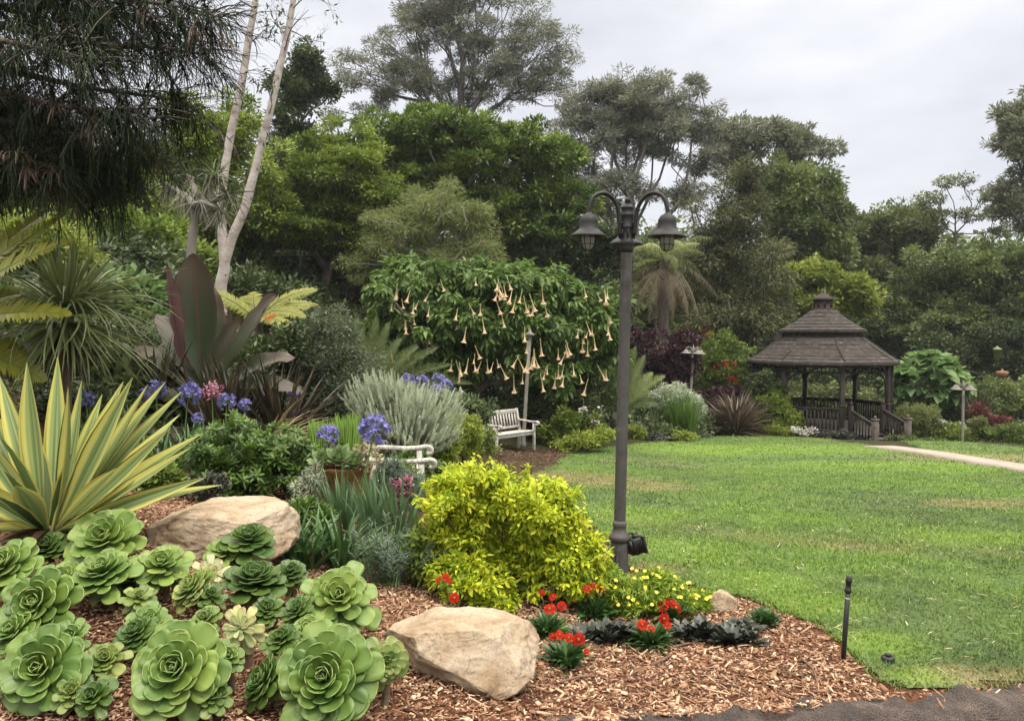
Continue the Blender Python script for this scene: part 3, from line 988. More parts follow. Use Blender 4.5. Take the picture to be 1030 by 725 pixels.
lathe(g, [(0.40, 4.64), (0.40, 4.72), (0.30, 4.74), (0.30, 5.02), (0.30, 5.03)], _gc, 8)
for k in range(8):
    bar(g, oc(0.305, k, 4.74), oc(0.305, k, 5.02), 0.05, 0.05, up=(1, 0, 0))
cu = g.build('cupola', M_WOOD, gz)
g = G()
lathe(g, [(0.40, 5.03), (0.40, 5.06), (0.26, 5.15), (0.12, 5.24), (0.05, 5.30), (0.05, 5.36), (0.01, 5.42)], _gc, 8)
g.build('cap', MATS['shingle'], cu)
for k in range(8):
    a, b_ = oc(RP, k, 0.0), oc(RP, k, 2.80)
    g = G()
    rad = np.array((a[0] - GZ[0], a[1] - GZ[1], 0))
    bar(g, a, b_, 0.14, 0.14, up=rad, bev=0.01, rnd=random.random())
    bar(g, oc(RP, k, 1.35), oc(RP, k, 1.42), 0.17, 0.17, up=rad)
    bar(g, oc(RP, k, FL), oc(RP, k, FL + 0.22), 0.18, 0.18, up=rad)
    g.build('post', M_WOOD, gz)
# frieze with spindles and arched brackets, railings
def arch(g, A_, B_, ztop, drop, reach):
    d = nrm(B_ - A_); d[2] = 0
    for (P_, s_) in ((A_, 1), (B_, -1)):
        prev = None
        for i in range(9):
            th = i / 8 * math.pi / 2
            q_ = P_ + d * s_ * (0.07 + reach * (1 - math.cos(th))) 
            q_ = np.array((q_[0], q_[1], GB + ztop - drop * (1 - math.sin(th))))
            if prev is not None:
                bar(g, prev, q_, 0.035, 0.075)
            prev = q_
        c0 = P_ + d * s_ * 0.07
        for i in range(3):
            x_ = 0.07 + reach * (0.15 + 0.25 * i)
            th = math.acos(max(0, 1 - (x_ - 0.07) / reach))
            zt = ztop - drop * (1 - math.sin(th))
            q0 = P_ + d * s_ * x_
            bar(g, (q0[0], q0[1], GB + zt), (q0[0], q0[1], GB + ztop), 0.022, 0.022, up=d)
for k in range(8):
    A_, B_ = oc(RP, k, 0), oc(RP, k + 1, 0)
    g = G()
    up = np.array((0, 0, 1.0))
    z = np.array((0, 0, 1.0))
    bar(g, A_ + z * 2.74, B_ + z * 2.74, 0.06, 0.08)
    bar(g, A_ + z * 2.50, B_ + z * 2.50, 0.05, 0.05)
    for i in range(1, 14):
        q_ = A_ + (B_ - A_) * i / 14
        bar(g, q_ + z * 2.52, q_ + z * 2.70, 0.03, 0.03, up=nrm(B_ - A_))
    arch(g, A_, B_, 2.48, 0.42, 0.62)
    g.build('frieze', M_WOOD, gz)
g = G()
lathe(g, [(2.52, 0.02), (2.52, FL - 0.05), (2.60, FL - 0.05), (2.60, FL)], _gc, 8)
V = g.v[0] - np.array(_gc); rz = FACE + RAD(22.5)
c_, s_ = math.cos(rz), math.sin(rz)
g.v[0] = V @ np.array(((c_, s_, 0), (-s_, c_, 0), (0, 0, 1))) + np.array(_gc)
g.build('deck', M_DECK, gz)
def railing(A_, B_, z0, z1, n, wide=0.09, parent=gz, name='railing', drop=0.0):
    """A, B at the foot (3-D); rail heights above them"""
    g = G(); z = np.array((0, 0, 1.0))
    bar(g, A_ + z * z1, B_ + z * z1, wide, 0.05, bev=0.008)
    bar(g, A_ + z * (z1 - 0.07), B_ + z * (z1 - 0.07), 0.04, 0.08)
    bar(g, A_ + z * z0, B_ + z * z0, 0.05, 0.08)
    for i in range(1, n):
        q_ = A_ + (B_ - A_) * i / n
        bar(g, q_ + z * z0, q_ + z * (z1 - 0.05), 0.042, 0.042, up=nrm(np.cross(B_ - A_, z)))
    return g.build(name, M_WOOD, parent)
for k in range(0, 7):                  # side 7 (between corner 7 and 8=0) is the entrance
    railing(oc(RP, k, FL), oc(RP, k + 1, FL), 0.10, 0.86, 15)
# lattice under the entrance, steps and stair rails
dn = np.array((math.cos(FACE), math.sin(FACE), 0)); sd = np.array((-dn[1], dn[0], 0))
ent = np.array(_gc) + dn * (RP * math.cos(RAD(22.5)))
MR = np.column_stack([dn, sd, (0, 0, 1)])
sw = 1.16
g = G()
for i in range(3):
    zt = FL - 0.115 * (i + 1)
    box(g, ent + dn * (0.36 + 0.32 * i) + np.array((0, 0, zt - 0.02)), (0.34, sw, 0.045), M=MR, bev=0.008)
    box(g, ent + dn * (0.21 + 0.32 * i) + np.array((0, 0, zt - 0.10)), (0.03, sw - 0.04, 0.115), M=MR)
g.build('stairs', M_DECK, gz)
for s_ in (-1, 1):
    a = ent + dn * 0.10 + sd * s_ * (sw / 2 + 0.06); b_ = ent + dn * 1.22 + sd * s_ * (sw / 2 + 0.06)
    g = G()
    bar(g, a + (0, 0, 0.1), a + (0, 0, FL + 0.98), 0.13, 0.13, up=dn, bev=0.01)
    lathe(g, [(0.05, FL + 0.98), (0.065, FL + 1.04), (0.04, FL + 1.10), (0.005, FL + 1.13)], a, 10)
    g.build('newel_post', M_WOOD, gz)
    g = G()
    bar(g, b_ + (0, 0, -0.05), b_ + (0, 0, 1.02), 0.17, 0.17, up=dn, bev=0.01)
    box(g, b_ + np.array((0, 0, 1.04)), (0.21, 0.21, 0.05), M=MR, bev=0.01)
    lathe(g, [(0.04, 1.06), (0.055, 1.11), (0.03, 1.16), (0.005, 1.18)], b_, 10)
    g.build('newel_post', M_DECK, gz)
    railing(a + np.array((0, 0, FL - 0.02)), b_ + np.array((0, 0, 0.02)), 0.10, 0.84, 8, name='stair_railing')

# ================================================================== MAIN LAMP
M_IRON = solidmat('grey_brown_paint', [(0.30, (0.030, 0.026, 0.022)), (0.42, (0.052, 0.049, 0.046)), (0.62, (0.066, 0.063, 0.060)), (0.72, (0.12, 0.11, 0.10))], scale=16, rough=0.6, spec=0.4, bump=0.15, bscale=120, bdist=0.002)
M_IRON2 = solidmat('dark_lamp_metal', [(0.3, (0.010, 0.010, 0.011)), (0.7, (0.020, 0.020, 0.020))], scale=30, rough=0.55, spec=0.3, bump=0.1, bscale=120, bdist=0.002)
m, t, o = newmat('frosted_glass')
p = N(t, 'ShaderNodeBsdfPrincipled'); p.inputs['Base Color'].default_value = (0.42, 0.42, 0.38, 1); p.inputs['Roughness'].default_value = 0.3
tr = N(t, 'ShaderNodeBsdfTranslucent'); tr.inputs['Color'].default_value = (0.6, 0.6, 0.55, 1)
ms = N(t, 'ShaderNodeMixShader'); ms.inputs[0].default_value = 0.4
t.links.new(p.outputs[0], ms.inputs[1]); t.links.new(tr.outputs[0], ms.inputs[2]); t.links.new(ms.outputs[0], o.inputs[0])

def fluted(g, prof, c, sides=48, depth=0.06, n=12):
    ang = np.arange(sides) / sides * 2 * math.pi
    V = []
    for r_, h_ in prof:
        rr = r_ * (1 - depth * (0.5 + 0.5 * np.cos(ang * n)))
        V.append(np.column_stack([np.cos(ang) * rr, np.sin(ang) * rr, np.full(sides, h_)]))
    V = np.concatenate(V) + c
    ix = np.arange(len(prof) * sides).reshape(len(prof), sides); nx = np.roll(ix, -1, axis=1)
    g.add(V, np.stack([ix[:-1], nx[:-1], nx[1:], ix[1:]], -1).reshape(-1, 4))
LB = gp(622, 580)
dL = LB[1]
PXM = dL / F_PX                   # metres per photo pixel at the lamp
HT = (at(622, 190, dL)[2] - LB[2])
lamp = root('street_lamp', LB, 'tall grey brown lamp post with three bell shaded lanterns beside the yellow shrub', 'lamp post')
z0 = (0, 0, 0)
def L_(y): return at(622, y + (3.2 if y < 300 else 0), dL)[2] - LB[2]     # height of photo row y above the base
g = G()
lathe(g, [(0.074, -0.1), (0.074, 0.012), (0.070, 0.02)], LB, 32)
fluted(g, [(0.070, 0.0), (0.067, 0.03), (0.056, L_(546)), (0.053, L_(543))], LB)
lathe(g, [(0.058, L_(544)), (0.067, L_(542)), (0.069, L_(540)), (0.067, L_(538)), (0.050, L_(536)), (0.043, L_(532)), (0.041, L_(530)), (0.046, L_(528.5)), (0.048, L_(527)), (0.045, L_(525)), (0.038, L_(523))], LB, 32)
g.build('base', M_IRON, lamp, smooth=True)
g = G()      # access plate and its screws, anchor bolts round the foot
_pd = nrm(np.array((-0.35, -1.0, 0)))
bar(g, LB + _pd * 0.058 + (0, 0, L_(570)), LB + _pd * 0.052 + (0, 0, L_(552)), 0.034, 0.006, up=_pd, bev=0.002)
for zz in (L_(568), L_(554)): lathe(g, [(0.004, 0.0), (0.004, 0.005), (0.001, 0.006)], LB + _pd * (0.061 if zz < L_(560) else 0.056) + (0, 0, zz), 8, axis=_pd)
g.build('access_plate', M_IRON2, lamp)
for k in range(4):
    a_ = k * math.pi / 2 + 0.5
    g = G(); lathe(g, [(0.009, 0.0), (0.009, 0.012), (0.005, 0.014), (0.005, 0.024), (0.001, 0.026)], LB + (0.079 * math.cos(a_), 0.079 * math.sin(a_), 0.006), 6); g.build('bolt', M_IRON2, lamp)
g = G(); lathe(g, [(0.10, -0.05), (0.10, 0.004), (0.095, 0.007)], LB, 28); g.build('base_plate', M_IRON2, lamp)
g = G(); lathe(g, [(0.0385, L_(524)), (0.0372, L_(400)), (0.0355, L_(250))], LB, 32, cap=False); g.build('pole', M_IRON, lamp, smooth=True)
g = G()
lathe(g, [(0.036, L_(251)), (0.044, L_(249)), (0.047, L_(247)), (0.044, L_(245)), (0.050, L_(243)), (0.052, L_(241)), (0.045, L_(238.5)), (0.041, L_(238)), (0.041, L_(227)), (0.044, L_(226)), (0.044, L_(224.5)), (0.041, L_(224)),
          (0.041, L_(215)), (0.044, L_(214)), (0.044, L_(212.5)), (0.040, L_(212)), (0.040, L_(207)), (0.044, L_(206)), (0.038, L_(204.5)), (0.026, L_(203)), (0.012, L_(202)), (0.012, L_(201)), (0.021, L_(199)), (0.021, L_(197.5)), (0.010, L_(196)), (0.008, L_(194)), (0.001, L_(189.5))], LB, 32)
for k in range(8):
    a = k * math.pi / 4
    bar(g, LB + np.array((0.049 * math.cos(a), 0.049 * math.sin(a), L_(237))), LB + np.array((0.049 * math.cos(a), 0.049 * math.sin(a), L_(228))), 0.008, 0.008, up=(math.cos(a), math.sin(a), 0))
g.build('collar', M_IRON2, lamp, smooth=True)
def lantern(c, zt, s=1.0, mat=M_IRON2, parent=None, cage=True, vz=1.0):
    """bell shade hanging with its top at height zt above c; returns the shade mesh"""
    g = G()
    pr = [(0.012, 0), (0.020, -0.004), (0.024, -0.010), (0.052, -0.022), (0.066, -0.045), (0.069, -0.062), (0.069, -0.098), (0.080, -0.106), (0.110, -0.124), (0.140, -0.142), (0.141, -0.147), (0.136, -0.148), (0.105, -0.132), (0.07, -0.115)]
    lathe(g, [(r_ * s, h_ * s * vz) for r_, h_ in pr], np.array(c) + (0, 0, zt), 32, cap=False)
    sh = g.build('lamp_shade', mat, parent, smooth=True)
    g = G()
    lathe(g, [(a_ * s, b_ * s * vz) for a_, b_ in ((0.052, -0.11), (0.052, -0.16), (0.047, -0.19), (0.032, -0.215), (0.010, -0.222))], np.array(c) + (0, 0, zt), 20)
    g.build('glass', MATS['frosted_glass'], sh, smooth=True)
    if cage:
        g = G()
        for k in range(8):
            a = k * math.pi / 4 + 0.2
            P_ = [np.array(c) + np.array((r_ * s * math.cos(a), r_ * s * math.sin(a), zt + h_ * s * vz)) for r_, h_ in ((0.058, -0.11), (0.058, -0.16), (0.053, -0.193), (0.037, -0.22), (0.008, -0.23))]
            tube(g, P_, 0.0028 * s, 5, 3)
        for r_, h_ in ((0.058, -0.15), (0.0575, -0.115), (0.053, -0.193)):
            P_ = [np.array(c) + np.array((r_ * s * math.cos(a), r_ * s * math.sin(a), zt + h_ * s * vz)) for a in np.linspace(0, 2 * math.pi, 17)]
            tube(g, P_, 0.0026 * s, 5, 1)
        g.build('cage', mat, sh, smooth=True)
    return sh
RA = 0.285
for az in (RAD(-37), RAD(203), RAD(83)):
    u = np.array((math.cos(az), math.sin(az), 0)); z = np.array((0, 0, 1.0))
    P_ = [LB + u * 0.055 + z * L_(234), LB + u * 0.060 + z * L_(222), LB + u * 0.075 + z * L_(207), LB + u * 0.12 + z * L_(197), LB + u * 0.185 + z * L_(193.5), LB + u * 0.25 + z * L_(198), LB + u * (RA - 0.004) + z * L_(209), LB + u * RA + z * L_(216)]
    g = G(); tube(g, P_, 0.0135, 10, 5)
    for zz in (L_(232), L_(222)):
        bar(g, LB + u * 0.03 + z * zz, LB + u * 0.062 + z * zz, 0.02, 0.02)
    g.build('arm', M_IRON2, lamp, smooth=True)
    lantern(LB + u * RA, L_(213.5), parent=lamp, s=0.84, vz=1.27)
lamp.rotation_euler = (0, RAD(1.15), 0)

# floodlight strapped behind the post
fl = root('floodlight', LB + np.array((0.09, 0.03, L_(560))), 'small black floodlight fixed low on the tall lamp post', 'floodlight')
g = G()
c = LB + np.array((0.115, 0.02, L_(549)))
MF = np.array(Matrix.Rotation(RAD(-14), 3, 'Y') @ Matrix.Rotation(RAD(20), 3, 'Z'))
box(g, c, (0.075, 0.10, 0.105), M=MF, bev=0.008)
for i in range(5):
    box(g, c + MF @ np.array((-0.03 + 0.012 * i, -0.055, 0)), (0.003, 0.02, 0.095), M=MF)
for i in range(5):
    box(g, c + MF @ np.array((-0.045, -0.04 + 0.02 * i, 0)), (0.02, 0.003, 0.095), M=MF)
M_BLK = solidmat('black_plastic', [(0.3, (0.012, 0.012, 0.012)), (0.7, (0.025, 0.025, 0.025))], scale=20, rough=0.4, bump=0)
g.build('housing', M_BLK, fl)
g = G()
for dz in (-1, 1):
    box(g, c + MF @ np.array((0.043, 0, dz * 0.052)), (0.02, 0.125, 0.014), M=MF, bev=0.004)
    box(g, c + MF @ np.array((0.043, dz * 0.055, 0)), (0.02, 0.014, 0.116), M=MF, bev=0.004)
g.build('bezel', M_BLK, fl)
g = G(); box(g, c + MF @ np.array((0.041, 0, 0)), (0.006, 0.098, 0.092), M=MF); g.build('lens', solidmat('lens_glass', [(0.4, (0.25, 0.27, 0.28)), (0.6, (0.5, 0.5, 0.5))], rough=0.15, spec=0.8, bump=0), fl)
g = G(); tube(g, [LB + (0.05, 0.0, L_(540)), LB + (0.085, 0.01, L_(536)), c + (0.0, 0, 0.05)], 0.006, 6); box(g, c + (0, 0, 0.062), (0.05, 0.04, 0.02), bev=0.004); g.build('bracket', M_BLK, fl)

# ================================================================== SMALL LAMPS
M_GREYPOLE = solidmat('weathered_grey_pole', [(0.3, (0.13, 0.12, 0.105)), (0.7, (0.24, 0.225, 0.20))], scale=14, rough=0.75, bump=0.3, stretch=(1, 1, 0.3))
def small_lamp(px, pyb, pyt, d, label, heads, lean=0.0, s=1.0):
    B = gd(px, d)
    ht = at(px, pyt, d)[2] - B[2]
    r = root('path_lamp', B, label, 'path lamp', 'lamps along the garden beds')
    g = G(); lathe(g, [(0.07, -0.05), (0.07, 0.12), (0.048, 0.16), (0.045, ht * 0.5), (0.04, ht - 0.2)], B, 14); g.build('pole', M_GREYPOLE, r, smooth=True)
    if heads == 1:
        g = G()
        lathe(g, [(0.045, ht - 0.22), (0.06, ht - 0.20), (0.05, ht - 0.18), (0.05, ht - 0.14), (0.12 * s, ht - 0.12), (0.13 * s, ht - 0.105), (0.06, ht - 0.05), (0.035, ht - 0.03), (0.03, ht), (0.005, ht + 0.05)], B, 20)
        g.build('lamp_shade', M_GREYPOLE, r, smooth=True)
    else:
        g = G(); lathe(g, [(0.04, ht - 0.22), (0.055, ht - 0.2), (0.055, ht - 0.02), (0.03, ht + 0.03), (0.005, ht + 0.12)], B, 14); g.build('collar', M_GREYPOLE, r, smooth=True)
        for k in range(heads):
            az = 2 * math.pi * k / heads + 0.35
            u = np.array((math.cos(az), math.sin(az), 0)); z = np.array((0, 0, 1.0))
            g = G(); tube(g, [B + u * 0.05 + z * (ht - 0.12), B + u * 0.14 + z * (ht + 0.02), B + u * 0.26 + z * (ht + 0.02), B + u * 0.30 + z * (ht - 0.06)], 0.014, 7); g.build('arm', M_GREYPOLE, r, smooth=True)
            g = G(); lathe(g, [(0.02, ht - 0.05), (0.07, ht - 0.07), (0.08, ht - 0.12), (0.20 * s, ht - 0.18), (0.20 * s, ht - 0.195), (0.06, ht - 0.16)], B + u * 0.30, 18)
            g.build('lamp_shade', M_GREYPOLE, r, smooth=True)
    r.rotation_euler = (0, lean, 0)
    return r
small_lamp(526, 425, 332, 18.9, 'weathered leaning post lamp with one cap standing behind the white bench', 1, RAD(3.5))
small_lamp(463, 425, 391, 15.5, 'low path light whose cap peeps out between the blue globes and trumpet flowers', 1, 0.0)
small_lamp(693, 425, 350, 27.0, 'grey post lamp with several flat shades beside the dark purple shrub', 4, RAD(3))
small_lamp(970, 440, 386, 26.6, 'pale grey post lamp with flat shades among the shrubs past the gazebo', 4, RAD(0), 0.9)

# ================================================================== BENCHES
M_PAINT = solidmat('worn_white_paint', [(0.30, (0.22, 0.20, 0.17)), (0.42, (0.42, 0.40, 0.36)), (0.6, (0.52, 0.50, 0.46)), (0.75, (0.60, 0.59, 0.55))], scale=7, rough=0.6, bump=0.25, stretch=(1, 1, 1))
def bench(c, rz, w_, label, sc=1.0, hb=1.0):
    r = root('garden_bench', c, label, 'bench', 'white garden benches')
    M = np.array(Matrix.Rotation(rz, 3, 'Z')) * sc
    c = np.array(c)
    def P(x, y, z): return c + M @ np.array((x, y, z))
    hx = w_ / 2
    U = np.array(Matrix.Rotation(rz, 3, 'Z'))
    for s_ in (-1, 1):      # front legs at y=-0.25, back at +0.25; back of the bench towards +y
        g = G(); bar(g, P(s_ * hx, -0.25, -0.03), P(s_ * hx, -0.25, 0.62), 0.06 * sc, 0.06 * sc, up=U[:, 1], bev=0.006); g.build('leg', M_PAINT, r)
        g = G(); bar(g, P(s_ * hx, 0.25, -0.03), P(s_ * hx, 0.22, 0.45), 0.06 * sc, 0.06 * sc, up=U[:, 1], bev=0.006); bar(g, P(s_ * hx, 0.22, 0.43), P(s_ * hx, 0.22 + 0.11 * hb, 0.45 + 0.48 * (hb if hb == 1 else 0.45)), 0.06 * sc, 0.055 * sc, up=U[:, 1], bev=0.008); g.build('leg', M_PAINT, r)
        g = G()
        # scrolled armrest
        path = [(0.27, 0.66), (0.1, 0.655), (-0.1, 0.64), (-0.25, 0.645), (-0.34, 0.655), (-0.385, 0.635), (-0.39, 0.60), (-0.36, 0.575), (-0.33, 0.59)]
        pts = catmull([(0, a, b) for a, b in path], 3)
        for i in range(len(pts) - 1):
            bar(g, P(s_ * hx, *pts[i][1:]), P(s_ * hx, *pts[i + 1][1:]), 0.075 * sc, 0.035 * sc, up=nrm(np.cross(U[:, 0], P(s_ * hx, *pts[i + 1][1:]) - P(s_ * hx, *pts[i][1:]))))
        g.build('armrest', M_PAINT, r)
        g = G(); bar(g, P(s_ * hx, -0.23, 0.36), P(s_ * hx, 0.22, 0.36), 0.04 * sc, 0.09 * sc); 
        g.build('side_rail', M_PAINT, r)
    g = G()
    for i in range(6):
        bar(g, P(-hx - 0.02, -0.25 + 0.085 * i, 0.435 - 0.006 * i), P(hx + 0.02, -0.25 + 0.085 * i, 0.435 - 0.006 * i), 0.07 * sc, 0.025 * sc, bev=0.004)
    bar(g, P(-hx, -0.245, 0.375), P(hx, -0.245, 0.375), 0.03 * sc, 0.085 * sc)
    g.build('seat', M_PAINT, r)
    g = G()
    zt_ = 0.87 if hb == 1 else 0.62
    bar(g, P(-hx, 0.315, zt_), P(hx, 0.315, zt_), 0.04 * sc, 0.10 * sc, bev=0.006)
    bar(g, P(-hx, 0.235, 0.50), P(hx, 0.235, 0.50), 0.035 * sc, 0.06 * sc)
    n = int(w_ / 0.095)
    for i in range(1, n):
        x = -hx + w_ * i / n
        bar(g, P(x, 0.24, 0.52), P(x, 0.31, zt_ - 0.03), 0.045 * sc, 0.018 * sc, up=U[:, 1])
    g.build('backrest', M_PAINT, r)
    return r
B1 = gp(511, 453)
bench(B1, RAD(46), 1.25, 'weathered white slatted bench standing under the hanging trumpet flowers', 1.0)
B2 = gd(398, 7.45)
B2[2] = at(408, 456, 7.45)[2] - 0.60
bench(B2, RAD(98), 0.92, 'white bench mostly hidden, its scrolled armrest showing between the potted succulents and yellow shrub', 0.92, 0.66)

# ================================================================== STAKE, SPRINKLER, HANGING FEEDERS
S0 = gp(847, 663)
st = root('marker_stake', S0, 'thin black pipe stake standing upright where the mulch meets the lawn', 'stake')
S1 = at(854, 582, S0[1])
g = G(); tube(g, [S0 - (0, 0, 0.1), S1 + (S0 - S1) * 0.14], 0.0115, 12, 2); g.build('shaft', M_BLK, st, smooth=True)
g = G(); ax = nrm(S1 - S0)
lathe(g, [(0.013, 0), (0.0155, 0.004), (0.0155, 0.018), (0.0125, 0.02), (0.0125, 0.05), (0.0155, 0.052), (0.0155, 0.062), (0.0125, 0.066), (0.012, 0.078), (0.004, 0.082)], S1 + (S0 - S1) * 0.17, 14, axis=ax)
g.build('cap', M_BLK, st, smooth=True)
g = G(); lathe(g, [(0.0122, 0), (0.0122, 0.005)], S0 + (S1 - S0) * 0.755, 14, axis=ax); g.build('ring', M_PAINT, st)
sp = root('sprinkler', gp(893, 668), 'small round black sprinkler head sunk in the grass near the kerb', 'sprinkler')
q_ = gp(893, 668)
g = G(); lathe(g, [(0.030, -0.02), (0.030, 0.028), (0.027, 0.034), (0.016, 0.037)], q_, 18); g.build('body', M_BLK, sp, smooth=True)
g = G(); lathe(g, [(0.014, 0.037), (0.014, 0.047), (0.008, 0.049)], q_, 14); g.build('nozzle', M_BLK, sp, smooth=True)
q_ = gp(892, 544); 

# ================================================================== PLANT BUILDERS
def R_(seed): return np.random.default_rng(seed)
def lobes(d, *ls):
    """(px, py, rx, ry[, extra depth]) in photo pixels at depth d -> world ellipsoids"""
    o = []
    for l in ls:
        dd = d + (l[4] if len(l) > 4 else 0)
        c = at(l[0], l[1], dd)
        k = dd / F_PX
        o.append((c[0], c[1], c[2], l[2] * k, l[2] * k * 0.85, l[3] * k))
    return o
def sample_lobes(r, lb, n, shell=2.0, lump=0.0, lumpk=9):
    if lump:                      # break every lobe into smaller boughs near its surface, leaving gaps between them
        sub_ = []
        for l in lb:
            k_ = lumpk
            for _ in range(k_):
                v = nrm(r.normal(size=3) + (0, 0, 0.25)); q_ = r.uniform(0.35, 0.82); s_ = lump * r.uniform(0.65, 1.2)
                sub_.append((l[0] + v[0] * l[3] * q_, l[1] + v[1] * l[4] * q_, l[2] + v[2] * l[5] * q_, l[3] * s_ * 1.15, l[4] * s_ * 1.15, l[5] * s_ * 0.95))
        lb = sub_
    wts = np.array([(l[3] * l[4] * l[5]) ** 0.72 for l in lb])
    ks = r.choice(len(lb), n, p=wts / wts.sum())
    v = nrm(r.normal(size=(n, 3)))
    rad = r.random(n) ** (1 / (2.0 + shell))
    rad = rad * (1 + r.normal(0, 0.07, n))
    L = np.array(lb)
    return L[ks, :3] + v * rad[:, None] * L[ks, 3:6], v, ks

def skeleton(base, fork, C, r, tipr=0.015, trunk_r=0.2, wig_=0.12, upbias=0.25, stems=1, expo=0.5, mid=True, rootw=0.35):
    """branches joining every clump centre C to the trunk; returns segment arrays"""
    base = np.asarray(base, float); fork = np.asarray(fork, float)
    nodes = []; parent = []
    ns = 5
    off = r.normal(0, 0.010, (ns + 1, 3)) * np.linalg.norm(fork - base); off[0] = 0; off[-1] = 0; off[:, 2] = 0
    for i in range(ns + 1):
        nodes.append(base + (fork - base) * i / ns + off[i]); parent.append(i - 1)
    order = np.argsort(np.linalg.norm(C - fork, axis=1))
    arr = np.empty((len(C) * 2 + ns + 2, 3)); arr[:ns + 1] = nodes; cnt = ns + 1
    dist_root = np.zeros(len(arr)); 
    for ci in order:
        c = C[ci]
        D = np.linalg.norm(arr[:cnt] - c, axis=1)
        # prefer joining to nodes lower than c and closer to the trunk
        cost = D + rootw * dist_root[:cnt] + np.maximum(arr[:cnt, 2] - c[2], 0) * upbias * 4
        cost[:2] += 1e3 if cnt > 6 else 0
        j = int(np.argmin(cost))
        if mid:
            m_ = (arr[j] + c) / 2 + r.normal(0, wig_, 3) * D[j] * 0.5
            m_[2] -= D[j] * 0.04
            arr[cnt] = m_; parent.append(j); dist_root[cnt] = dist_root[j] + D[j] / 2; cnt += 1
            arr[cnt] = c; parent.append(cnt - 1); dist_root[cnt] = dist_root[cnt - 1] + D[j] / 2; cnt += 1
        else:
            arr[cnt] = c; parent.append(j); dist_root[cnt] = dist_root[j] + D[j]; cnt += 1
    w_ = np.zeros(cnt)
    child = np.zeros(cnt, bool)
    for i in range(cnt): 
        if parent[i] >= 0: child[parent[i]] = True
    w_[~child] = 1
    for i in range(cnt - 1, -1, -1):
        if parent[i] >= 0: w_[parent[i]] += w_[i]
    tot = w_[ns]
    rad = tipr + (trunk_r - tipr) * (w_ / tot) ** expo
    for i in range(ns + 1): rad[i] = trunk_r * (1.25 - 0.25 * i / ns)
    a = []; b_ = []; ra = []; rb = []
    for i in range(1, cnt):
        j = parent[i]
        a.append(arr[j]); b_.append(arr[i]); rb.append(rad[i]); ra.append(min(rad[j], rad[i] * 1.35) if j > ns else rad[j] if i <= ns else min(rad[j], rad[i] * 1.3))
    return np.array(a), np.array(b_), np.array(ra), np.array(rb)

def clump_leaves(g, r, C, nper, cr_, leaf, outward=None, up=0.6, spread=1.0, droop=0.0, flat=0.75, kind='d', bend=0.5, jr=0.3, tone=0.45, light_top=False):
    """leaf faces around clump centres"""
    n = len(C)
    cnt = np.maximum(1, (nper * r.uniform(1 - jr, 1 + jr, n))).astype(int)
    ks = np.repeat(np.arange(n), cnt)
    M_ = len(ks)
    crr = (cr_ * r.uniform(0.65, 1.25, n))[ks]
    v = nrm(r.normal(size=(M_, 3))) * (r.random(M_) ** 0.45)[:, None]
    v[:, 2] *= flat
    P = C[ks] + v * crr[:, None]
    d = nrm(v + 1e-6) * spread + r.normal(0, 0.55, (M_, 3))
    if outward is not None:
        d = d + outward[ks] * 0.5
    d[:, 2] -= droop
    nn = r.normal(0, 0.6, (M_, 3)); nn[:, 2] = np.abs(nn[:, 2]) + up
    L = leaf[0] * r.uniform(0.6, 1.3, M_); W = leaf[1] * r.uniform(0.7, 1.25, M_)
    cl = r.normal(0, 1, n)
    rnd = np.clip(0.5 + tone * (0.55 * cl[ks] * 0.5 + 0.55 * r.normal(0, 1, M_) * 0.7), 0, 1)
    if kind == 'd':
        diamonds(g, P, d, nn, L, W, rnd)
    elif kind == 's':
        strips(g, P, d, nn, L, W, bend=bend * r.uniform(0.4, 1.4, M_), prof=(0.25, 1.0, 0.72, 0.06), cols=3, fold=0.25, rnd=rnd)
    elif kind == 'n':
        strips(g, P, d, nn, L, W, bend=bend * r.uniform(0.4, 1.4, M_), prof=(1.0, 0.7, 0.2), rnd=rnd)

def tree(name, label, cat, base, fork, lb, ncl, nper, cr_, leaf, mat, bark, trunk_r=0.2, seed=1, kind='d', up=0.6, droop=0.0, shell=2.0, lump=0.0, tipr=0.012, group=None, sides=6, upbias=0.25, flat=0.75,
         crown_name='crown', trunk_name='trunk', wig_=0.12, expo=0.5, bend=0.5, tone=0.45, max_sk=320, spread=1.0, jr=0.3, below=0.0, rootw=0.35, lumpk=9):
    r = R_(seed)
    base = np.asarray(base, float)
    C, v, ks = sample_lobes(r, lb, ncl, shell, lump, lumpk)
    zg = H(C[:, 0], C[:, 1])
    keep = C[:, 2] > zg + below + 0.02
    C, v = C[keep], v[keep]
    rt = root(name, base, label, cat, group)
    g = G()
    clump_leaves(g, r, C, nper, cr_, leaf, v, up, spread, droop, flat, kind, bend, jr, tone)
    g.build(crown_name, mat, rt, smooth=(kind == 's'))
    if bark is not None:
        sk = C[:max_sk]
        a, b_, ra, rb = skeleton(base - (0, 0, 0.15), fork, sk, r, tipr, trunk_r, wig_, upbias, expo=expo, rootw=rootw)
        g = G(); cones(g, a, b_, ra, rb, sides)
        g.build(trunk_name, bark, rt, smooth=True)
    return rt

def shrub(name, label, cat, d, base_px, ls, ncl, nper, cr_, leaf, mat, bark='stem', seed=1, kind='d', group=None, zb=None, **kw):
    """bush: lobes in photo pixels, many stems from the ground"""
    b_ = gd(base_px, d)
    lb = lobes(d, *ls)
    f = b_ + (np.array(lb[0][:3]) - b_) * 0.25
    kw.setdefault('trunk_r', 0.03); kw.setdefault('tipr', 0.004); kw.setdefault('max_sk', 120)
    return tree(name, label, cat, b_, f, lb, ncl, nper, cr_, leaf, mat, MATS[bark] if bark else None, seed=seed, kind=kind, group=group, crown_name='foliage', trunk_name='stem', **kw)

